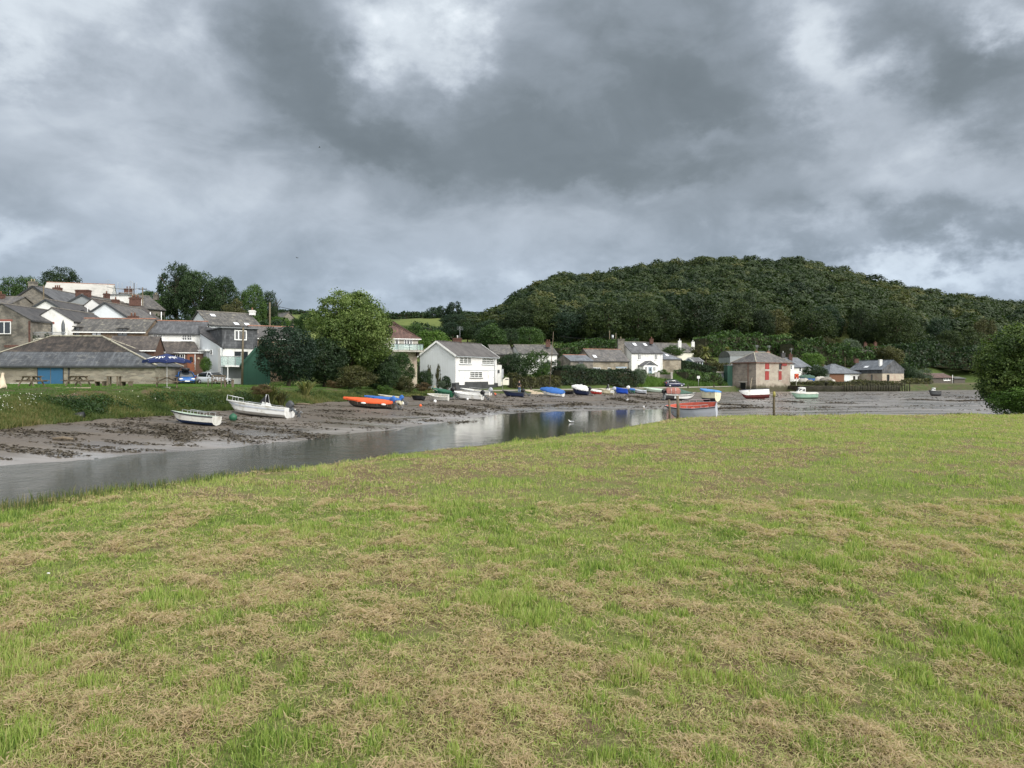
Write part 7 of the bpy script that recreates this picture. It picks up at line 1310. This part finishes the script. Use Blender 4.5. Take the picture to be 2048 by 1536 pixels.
T('round_shrub', 'big dark evergreen shrub on the quay before the slate-roofed cottage', 'bush', 1630, 178, 56, 730, 762, 'leaf_dark', 'dense', trunk=False); T('topiary_ball', 'clipped round variegated ball in the garden left of the boathouse', 'bush', 884, 106, 16, 760, 776, 'leaf_grey', 'dense', trunk=False); T('laurel_bush', 'dark oval bush against the boathouse gable', 'bush', 850, 108, 34, 738, 782, 'leaf_dark', 'dense', trunk=False); T('laurel_bush', 'dark low bush at the boathouse gable corner', 'bush', 892, 110, 24, 750, 782, 'leaf_dark', 'dense', trunk=False); T('laurel_bush', 'slim leggy climber up the boathouse gable', 'bush', 876, 110.5, 12, 728, 780, 'leaf_olive', 'open', trunk=False)
T('laurel_bush', 'leggy bare climber nearer the pillar on the boathouse gable', 'bush', 858, 111, 11, 725, 775, 'leaf_olive', 'open', trunk=False)
T('garden_bush', 'bright green bush against the brick lean-to', 'bush', 412, 89, 24, 712, 745, 'leaf_bright', 'mid', trunk=False); T('bank_tree', 'large dense green tree leaning in at the right edge', 'tree', 2068, 36.5, 215, 636, 832, 'leaf_big', 'big', px2=1); T('bank_tree', 'dark lower bush spreading from the tree at the right edge', 'bush', 2020, 37, 118, 712, 834, 'leaf_mid', 'mid', trunk=False); T('bank_tree', 'low green bush at the foot of the right edge tree', 'bush', 2036, 35, 120, 772, 836, 'leaf_bright', 'open', trunk=False)
for i, (px, d, w, a, b) in enumerate(((1342, 152, 22, 757, 772), (1490, 176, 20, 762, 772))): pass
# palms
for px, d, yt, yb, s_, lb in ((1411, 182, 690, 722, 3, 'shaggy brown-skirted palm above the summerhouse'), (1455, 200, 692, 708, 5, 'spiky yellow-green palm behind the arched barn'), (1640, 300, 655, 676, 6, 'spiky crown on the hillside above the white house')):
    r = thing('palm_tree', lb, 'palm', P3(px, yb, d), group='palms'); h_ = ZP(yt, d) - ZP(yb, d); b = MB(); b.tube([(0, 0, -2), (0, 0, h_ * .6)], .25, 7); b.build('trunk', 'bark_pale', r)
    rg = random.Random(s_); vs = []; ti = []
    for k in range(90):
        a_ = rg.uniform(0, 6.28); el_ = rg.uniform(-.9, 1.3); L_ = h_ * rg.uniform(.35, .5); dd = Vector((math.cos(a_) * math.cos(el_), math.sin(a_) * math.cos(el_), math.sin(el_))); c0 = Vector((0, 0, h_ * .6)); sd = dd.cross(Vector((0, 0, 1))).normalized() * .16; tip = c0 + dd * L_ + Vector((0, 0, -.25 * L_)); vs += [c0 - sd * .4, c0 + sd * .4, tip + sd, tip - sd]; ti.append(rg.uniform(.2, .9))
    link_mesh('crown', fast_mesh('crown', np.array([list(v) for v in vs]), 4, np.array(ti)), r, ['leaf_spiky'])
spiky('flax_plant', 'largest sword-leaved flax plant on the bank behind the speedboat', 540, 60, 1.95, 120, seed=1, group='flax plants on the bank', spread=.85); spiky('flax_plant', 'smaller greener flax plant leaning at the right of the largest one', 562, 60.5, 1.3, 80, 'leaf_olive', 2, 'flax plants on the bank'); spiky('flax_plant', 'yellowish flax plant between the speedboat and the orange boat', 611, 68, 1.5, 90, seed=3, group='flax plants on the bank', spread=.95); T('rust_shrub', 'dry rusty shrub at the foot of the largest flax plant', 'bush', 522, 58.5, 44, 768, 790, 'leaf_rust', 'open', trunk=False)
# hedges
hedge('clipped_hedge', 'tall clipped dark green hedge above the grass verge right of the white cottage', [(1346, 168), (1428, 170)], 2.7, 3, 'leaf_dark', .16, 60, round_=.12)
hedge('wild_hedge', 'long dark wild hedge between road and stone cottages', [(1114, 131), (1160, 134), (1215, 139), (1266, 143)], 2.6, 2.6, 'leaf_dark', .16, 55, round_=.45)
hedge('ivy_wall', 'rough garden wall overgrown with yellowing ivy behind the standing person', [(1020, 122), (1062, 124.5), (1116, 129)], 1.8, 1.2, 'leaf_olive', .15, 70, round_=.4); hedge('garden_hedge', 'trimmed green hedge behind the parked cars', [(392, 93), (446, 93.5)], 1.9, 1.4, 'leaf_mid', .10, 60, round_=.15)
hedge('verge_growth', 'wild green growth below the garage and clipped hedge', [(1362, 160), (1400, 163), (1434, 166)], 1.7, 4, 'leaf_mid', .2, 34, round_=.6); hedge('barn_end_hedge', 'dark shaded hedge right of the barn behind the parasol poles', [(312, 90), (352, 91)], 2.1, 1.2, 'leaf_dark', .12, 60)
hedge('garden_hedge', 'pale flowery garden border before the stone cottages', [(1128, 146), (1180, 148.5)], 1.0, 2, 'leaf_bright', .16, 40, round_=.5); hedge('garden_hedge', 'low mixed garden shrubs right of the summerhouse', [(1408, 182), (1462, 184)], 2.2, 4, 'leaf_olive', .22, 30, round_=.6)
hedge('quay_growth', 'rough grass and brambles topping the quay wall', [(1578, 171), (1650, 168), (1720, 169), (1800, 172)], .8, 2.6, 'leaf_olive', .16, 26, round_=.6); hedge('bank_scrub', 'rough scrub along the far bank below the bungalow', [(1796, 184), (1815, 190), (1850, 198)], .8, 4, 'leaf_olive', .25, 14, round_=.6)
hedge('field_hedge', 'thin dark hedge along the crest of the left hill field', [(770, 448), (812, 448), (850, 446)], 3.0, 5, 'leaf_dark', .7, 3.5, round_=.3); hedge('field_hedge', 'dark hedge crossing the top of the green field behind the village', [(545, 432), (640, 436)], 3, 5, 'leaf_dark', .7, 3.5, round_=.3); hedge('field_hedge', 'dark hedge between hilltop clump and wooded hill', [(915, 446), (948, 448), (975, 470)], 4, 6, 'leaf_dark', .8, 3, round_=.4)
hedge('field_hedge', 'hedge line across the slope behind the boathouse chimney', [(838, 300), (900, 292), (975, 285)], 3.5, 6, 'leaf_dark', .5, 6, round_=.6)
hedge('garden_hedge', 'dark garden greenery behind the white boathouse', [(838, 132), (900, 134), (1000, 138)], 2.6, 3, 'leaf_dark', .2, 22, round_=.5); hedge('back_hedge', 'green thicket behind the roofs of the stone cottages', [(1110, 176), (1200, 182), (1270, 188)], 5.0, 5, 'leaf_mid', .3, 14, round_=.5); hedge('back_hedge', 'thicket of garden trees behind the arched barn', [(1400, 215), (1480, 222), (1580, 226)], 5.5, 6, 'leaf_mid', .35, 11, round_=.5); hedge('back_hedge', 'green thicket behind the slate-roofed cottages on the right', [(1570, 218), (1680, 226), (1800, 230)], 5.0, 6, 'leaf_mid', .35, 11, round_=.6)
hedge('back_hedge', 'dense thicket filling the slope behind the bungalow', [(1790, 232), (1850, 256), (1990, 262), (2090, 264)], 6.0, 6, 'leaf_dark', .4, 10, round_=.5); hedge('village_thicket', 'dark thicket below the skyline trees behind the white cottages', [(300, 128), (380, 126), (480, 124), (560, 130)], 5.5, 5, 'leaf_dark', .25, 16, round_=.4)

# ------------------------------------------------------------------ the hanging wood
rng = np.random.default_rng(8); pts = []
yy = 232.0
while yy < 640:
    sp = 7.4 + yy * .0068; xs_ = np.arange((925 - CX) / F * yy, (2260 - CX) / F * yy, sp); xs_ = xs_ + rng.uniform(-.42, .42, len(xs_)) * sp; ys_ = yy + rng.uniform(-.45, .45, len(xs_)) * sp
    pts.append(np.stack([xs_, ys_], 1)); yy += sp * .92
pts = np.concatenate(pts); ppx = CX + F * pts[:, 0] / pts[:, 1]
yk, zk = keys(ppx); base_y = np.interp(ppx, [925, 960, 1000, 1100, 1200, 1350, 1450, 1600, 1700, 1800, 1880, 2160], [330, 290, 245, 240, 236, 240, 250, 262, 272, 262, 280, 284]); pts_ok = (pts[:, 1] > base_y) & (pts[:, 1] < yk[12] + 14)
for hx, hy in ((1740, 262), (1582, 288)): pts_ok &= ~((np.abs(ppx - hx) < 20) & (pts[:, 1] < hy + 10))
pts = pts[pts_ok]; ppx = ppx[pts_ok]; base_y = base_y[pts_ok]; zz_ = HT(pts[:, 0], pts[:, 1])
front = pts[:, 1] < base_y + 19; nf = int(front.sum())
names = {'leaf_wood': 'dark green broadleaf tree at the foot of the wooded hill', 'leaf_olive': 'olive-tinged broadleaf tree at the foot of the wooded hill', 'leaf_blue': 'blue-green tree at the foot of the wooded hill'}
wr = random.Random(12)
for (x, y), z in zip(pts[front], zz_[front]):
    mt = wr.choices(['leaf_wood', 'leaf_olive', 'leaf_blue'], [7, 1, 2.4])[0]; w = wr.uniform(5.0, 8.6); h_ = wr.uniform(9, 17) * (.5 if CX + F * x / y < 1000 else 1)
    r = thing('woodland_tree', names[mt], 'tree', (x, y, z - 1), group='trees along the foot of the wood: ' + mt.replace('leaf_', '')); c = bpy.data.objects.new('crown', CR['mid' if wr.random() < .6 else 'dense', wr.randrange(3)]); COL.objects.link(c); c.parent = r; c.material_slots[0].link = 'OBJECT'; c.material_slots[0].material = M[mt]; c.location = (0, 0, h_ * .56); c.scale = (w, w, h_ * .5); c.rotation_euler = (0, 0, wr.uniform(0, 6.28))
    k = bpy.data.objects.new('trunk', TR[wr.randrange(3)]); COL.objects.link(k); k.parent = r; k.scale = (h_ * .7, h_ * .7, h_)
print('woodland', nf, len(pts))
tmpl = [crown_arr(700 + i, 9, 34, 4, .080, .055, lob=(.40, .62), low=-.25, flat=2.0, core=0) for i in range(6)]; vs = []; ts = []
for (x, y), z in zip(pts[~front], zz_[~front]):
    tv, tt = tmpl[wr.randrange(6)]; w = wr.uniform(3.6, 8.8) * (1 + (y - 250) * .0012); hh = wr.uniform(4.5, 7.5) * (1 + (y - 250) * .0006) * min(1, max(.35, (CX + F * x / y - 935) / 120)); a = wr.uniform(0, 6.28); ca, sa = math.cos(a), math.sin(a)
    vv = tv * np.array([w, w, hh]); q = np.stack([vv[:, 0] * ca - vv[:, 1] * sa + x, vv[:, 0] * sa + vv[:, 1] * ca + y, vv[:, 2] + z + hh * .75], 1); vs.append(q.astype(np.float32)); kind_ = wr.choices([0, .20, .40, -.20], [6, 2.4, .6, 2.6])[0]; ts.append(np.clip((tt - .5) * .3 + .42 + kind_ * .9 + wr.gauss(0, .07), 0, 1))
o = link_mesh('hill_wood', fast_mesh('hill_wood', np.concatenate(vs), 4, np.concatenate(ts)), None, ['leaf_hill']); tag(o, 'dense dark green wood covering the whole rounded hill', 'wood', kind='stuff')

# ------------------------------------------------------------------ grass
def blades(n, u0, u1, y0, y1, pw, hfun, wfun, tfun, lean=.35, keep=None, seed=0, two=True, zoff=0.0, yfun=None):
    rng = np.random.default_rng(seed); t_ = rng.uniform(0, 1, n); e_ = 2 - pw
    Y_ = (y0 ** e_ + (y1 ** e_ - y0 ** e_) * t_) ** (1 / e_); u = rng.uniform(u0, u1, n); X_ = u * Y_
    if yfun is not None: Y_, X_, kk = yfun(rng, n)
    else: kk = np.ones(n, bool)
    if keep is not None: kk &= keep(X_, Y_, rng)
    X_, Y_ = X_[kk], Y_[kk]; n = len(X_); Z_ = HT(X_, Y_) + zoff; h_ = hfun(X_, Y_, rng); w_ = wfun(X_, Y_, rng); a = rng.uniform(0, 6.283, n); d = np.stack([np.cos(a), np.sin(a), np.zeros(n)], 1); la = rng.uniform(0, 6.283, n); ld = np.stack([np.cos(la), np.sin(la), np.zeros(n)], 1) * (h_ * np.abs(rng.normal(0, lean, n)))[:, None]
    p = np.stack([X_, Y_, Z_ - .01], 1); up = np.stack([np.zeros(n), np.zeros(n), h_], 1); m_ = p + up * .55 + ld * .35; tp = p + up + ld; wd = d * w_[:, None]; ti = tfun(X_, Y_, rng)
    if two: v = np.stack([p - wd, p + wd, m_ + wd * .85, m_ - wd * .85, m_ - wd * .85, m_ + wd * .85, tp + wd * .15, tp - wd * .15], 1).reshape(-1, 3); ti = np.repeat(ti, 2)
    else: v = np.stack([p - wd, p + wd, tp + wd * .3, tp - wd * .3], 1).reshape(-1, 3)
    return v, np.clip(ti, .01, .99)
inA = lambda x, y: y < keys(CX + F * x / y)[0][2] + .9
tuft = lambda x, y: fbm(x * 8.5, y * 6.5, 71, 3) * .60 + fbm(x * 1.3, y * 1.1, 73, 3) * .40
def kg(x, y, r): return inA(x, y) & (r.uniform(0, 1, len(x)) < np.clip(.98 - dryness(x, y) * .85 + (tuft(x, y) - .5) * 3.2, .10, 1))
hgt = lambda x, y, r: (.024 + .070 * np.clip((tuft(x, y) - .50) * 3.4, 0, 1) * (1.1 - dryness(x, y) * .6)) * r.uniform(.6, 1.5, len(x)) * (1 + np.clip(y - 8, 0, 30) * .008)
wdt = lambda x, y, r: (.0016 + .00029 * y) * r.uniform(.7, 1.4, len(x)); gt = lambda x, y, r: .20 + .36 * fbm(x * .9, y * .9, 83, 3) + r.normal(0, .15, len(x)) + .16 * dryness(x, y) + .008 * np.clip(y - 6, 0, 22)
A1 = blades(520000, -.9, .9, 2.2, 9.5, 1.15, hgt, wdt, gt, .30, kg, 1); A2 = blades(500000, -.88, .88, 9, 35, 1.1, hgt, wdt, gt, .4, kg, 2, two=False)
# lying hay: dead blades strewn over the bare patches
def hay(n, y0, y1, seed, pw=1.15):
    rng = np.random.default_rng(seed); e_ = 2 - pw; Y_ = (y0 ** e_ + (y1 ** e_ - y0 ** e_) * rng.uniform(0, 1, n)) ** (1 / e_); X_ = rng.uniform(-.82, .82, n) * Y_; dr = dryness(X_, Y_); cl = fbm(X_ * 5.5, Y_ * 4.2, 91, 3); kk = inA(X_, Y_) & (rng.uniform(0, 1, n) < np.clip(-.13 + dr * .95 + (cl - .5) * 1.4, .03, .85)); X_, Y_, cl = X_[kk], Y_[kk], cl[kk]; n = len(X_)
    Z_ = HT(X_, Y_) + rng.uniform(.004, .03, n) + np.clip(cl - .52, 0, 1) * .09; a = rng.uniform(0, 6.283, n); L_ = rng.uniform(.006, .024, n) * (1 + Y_ * .03); d = np.stack([np.cos(a) * L_, np.sin(a) * L_, rng.normal(0, .42, n) * L_], 1); s_ = np.stack([-np.sin(a), np.cos(a), rng.normal(0, .5, n)], 1) * ((.0006 + .00020 * Y_) * rng.uniform(.7, 1.3, n))[:, None]; b_ = np.stack([-np.sin(a), np.cos(a), np.zeros(n)], 1) * (L_ * rng.normal(0, .25, n))[:, None]; c = np.stack([X_, Y_, Z_], 1)
    v = np.stack([c - d - s_, c - d + s_, c + b_ + s_, c + b_ - s_, c + b_ - s_, c + b_ + s_, c + d + s_ * .5, c + d - s_ * .5], 1).reshape(-1, 3); return v, np.repeat(np.clip(.86 + (cl - .5) * .5 + rng.normal(0, .10, n) - .25 * (rng.uniform(0, 1, n) < .15), .4, .99), 2)
B1 = hay(1000000, 2.3, 10, 5); B2 = hay(300000, 9, 34, 6)
v = np.concatenate([A1[0], A2[0], B1[0], B2[0]]); ti = np.concatenate([A1[1], A2[1], B1[1], B2[1]]); o = link_mesh('field_grass', fast_mesh('field_grass', v, 4, ti), None, ['grass_blade']); tag(o, 'rough mown meadow grass with dry hay lying between green tufts', 'grass', kind='stuff')
# taller sedge along the field's edge
def yedge(rng, n): px = rng.uniform(-150, 2050, n); yk, _ = keys(px); off = rng.normal(.15, .35, n); y_ = yk[2] + off; return y_, (px - CX) / F * y_, np.ones(n, bool)
ek = lambda x, y, r: fbm(x * .9, y * .9, 95, 3) + np.clip((14 - y) / 12, 0, .5) > .66
v, ti = blades(18000, 0, 1, 1, 2, 1, lambda x, y, r: r.uniform(.04, .15, len(x)) * (1 + np.clip((12 - y) / 8, 0, .5)), lambda x, y, r: .001 + .0003 * y + 0 * x, lambda x, y, r: .55 + r.normal(0, .2, len(x)), .3, ek, 7, yfun=yedge); o = link_mesh('edge_sedge', fast_mesh('edge_sedge', v, 4, ti), None, ['grass_bank']); tag(o, 'wispy sedge growing along the water side of the field', 'sedge', kind='stuff')
# bank growth on the far side
def ybank(rng, n): px = rng.uniform(-120, 900, n); yk, _ = keys(px); t_ = rng.beta(1.2, 1.1, n); y_ = yk[5] - .6 + (yk[6] - yk[5] + 1.2) * t_; return y_, (px - CX) / F * y_, np.ones(n, bool)
bt = lambda x, y, r: .10 + .80 * fbm(x * .35, y * .5, 105, 4) + r.normal(0, .13, len(x)); bh = lambda x, y, r: (.10 + .42 * np.clip(fbm(x * .5, y * .9, 101, 4) - .3, 0, 1)) * r.uniform(.6, 1.5, len(x)) * np.clip((keys(CX + F * x / y)[0][6] - y) / 1.5, .15, 1)
v, ti = blades(150000, 0, 1, 1, 2, 1, bh, lambda x, y, r: .006 + .00028 * y + 0 * x, bt, .5, None, 11, yfun=ybank, two=False); o = link_mesh('bank_grass', fast_mesh('bank_grass', v, 4, ti), None, ['grass_bank']); tag(o, 'long rough grass and weeds covering the far river bank', 'grass', kind='stuff')
# leafy weeds with white bindweed flowers at the bank's top
rng = np.random.default_rng(21); px = rng.uniform(-100, 880, 5200); yk, _ = keys(px); y_ = yk[6] - rng.uniform(.9, 2.8, len(px)); x_ = (px - CX) / F * y_; mk = fbm(x_ * .45, y_ * .45, 111, 3) > .59; x_, y_ = x_[mk], y_[mk]; n = len(x_); c = np.repeat(np.stack([x_, y_, HT(x_, y_) + .12], 1), 9, 0) + rng.normal(size=(n * 9, 3)) * np.array([.18, .16, .15]); v = leaves(c, np.tile([0, -.5, .8], (len(c), 1)), .06, rng); ti = np.clip(.25 + .5 * fbm(c[:, 0] * .4, c[:, 1] * .4, 115, 3) + rng.normal(size=len(c)) * .12, 0, 1)
o = link_mesh('bank_weeds', fast_mesh('bank_weeds', v, 4, ti), None, ['leaf_mid']); tag(o, 'leafy weeds tumbling over the top of the far bank', 'weeds', kind='stuff')
px = np.concatenate([rng.normal(a, s_, k) for a, s_, k in ((55, 12, 24), (72, 8, 16), (132, 14, 26), (8, 8, 16), (240, 30, 8), (310, 20, 8), (10, 6, 10))]); yk, _ = keys(px); y_ = yk[6] - rng.uniform(.4, 1.9, len(px)); x_ = (px - CX) / F * y_; c = np.stack([x_, y_, HT(x_, y_) + rng.uniform(.15, .35, len(px))], 1); v = leaves(c, np.tile([0, -1, .6], (len(c), 1)), .024, rng, 1.5, .9); o = link_mesh('bindweed_flowers', fast_mesh('bindweed_flowers', v, 4, rng.uniform(0, 1, len(c))), None, ['petal']); tag(o, 'white bindweed flowers scattered along the far bank', 'flowers', kind='stuff')
# verge below the clipped hedge and cottages
def yv(rng, n): px = rng.uniform(1270, 1462, n); yk, _ = keys(px); y_ = yk[8] + (yk[9] - yk[8]) * rng.uniform(.02, 1, n); return y_, (px - CX) / F * y_, np.ones(n, bool)
v, ti = blades(24000, 0, 1, 1, 2, 1, lambda x, y, r: r.uniform(.2, .8, len(x)), lambda x, y, r: .05 + 0 * x, lambda x, y, r: .30 + .4 * fbm(x * .3, y * .3, 120, 3) + r.normal(0, .08, len(x)), .4, None, 13, yfun=yv, two=False); o = link_mesh('verge_grass', fast_mesh('verge_grass', v, 4, ti), None, ['leaf_bright']); tag(o, 'bright rough grass on the verge above the creek road', 'grass', kind='stuff')
# lawn: short uneven turf
def yl(rng, n): px = rng.uniform(-120, 860, n); yk, _ = keys(px); y_ = yk[6] + (yk[8] - yk[6]) * rng.uniform(0, 1, n) ** 1.6; return y_, (px - CX) / F * y_, np.ones(n, bool)
v, ti = blades(60000, 0, 1, 1, 2, 1, lambda x, y, r: r.uniform(.03, .08, len(x)), lambda x, y, r: .02 + 0 * x, lambda x, y, r: .30 + .35 * fbm(x * .3, y * .3, 125, 3) + r.normal(0, .06, len(x)), .4, None, 14, yfun=yl, two=False); o = link_mesh('lawn_grass', fast_mesh('lawn_grass', v, 4, ti), None, ['leaf_bright']); tag(o, 'short green lawn grass under the picnic tables', 'grass', kind='stuff')
# a scrap of litter in the hay
o = G(95, 5.95); b = MB(); b.blob((0, 0, .02), (.013, .008, .006), .7, 8, 6); m_ = b.build('litter_scrap', 'dirty_white'); m_.location = o + Vector((0, 0, .03)); tag(m_, 'tiny scrap of white litter lying in the dry grass at the left', 'litter')
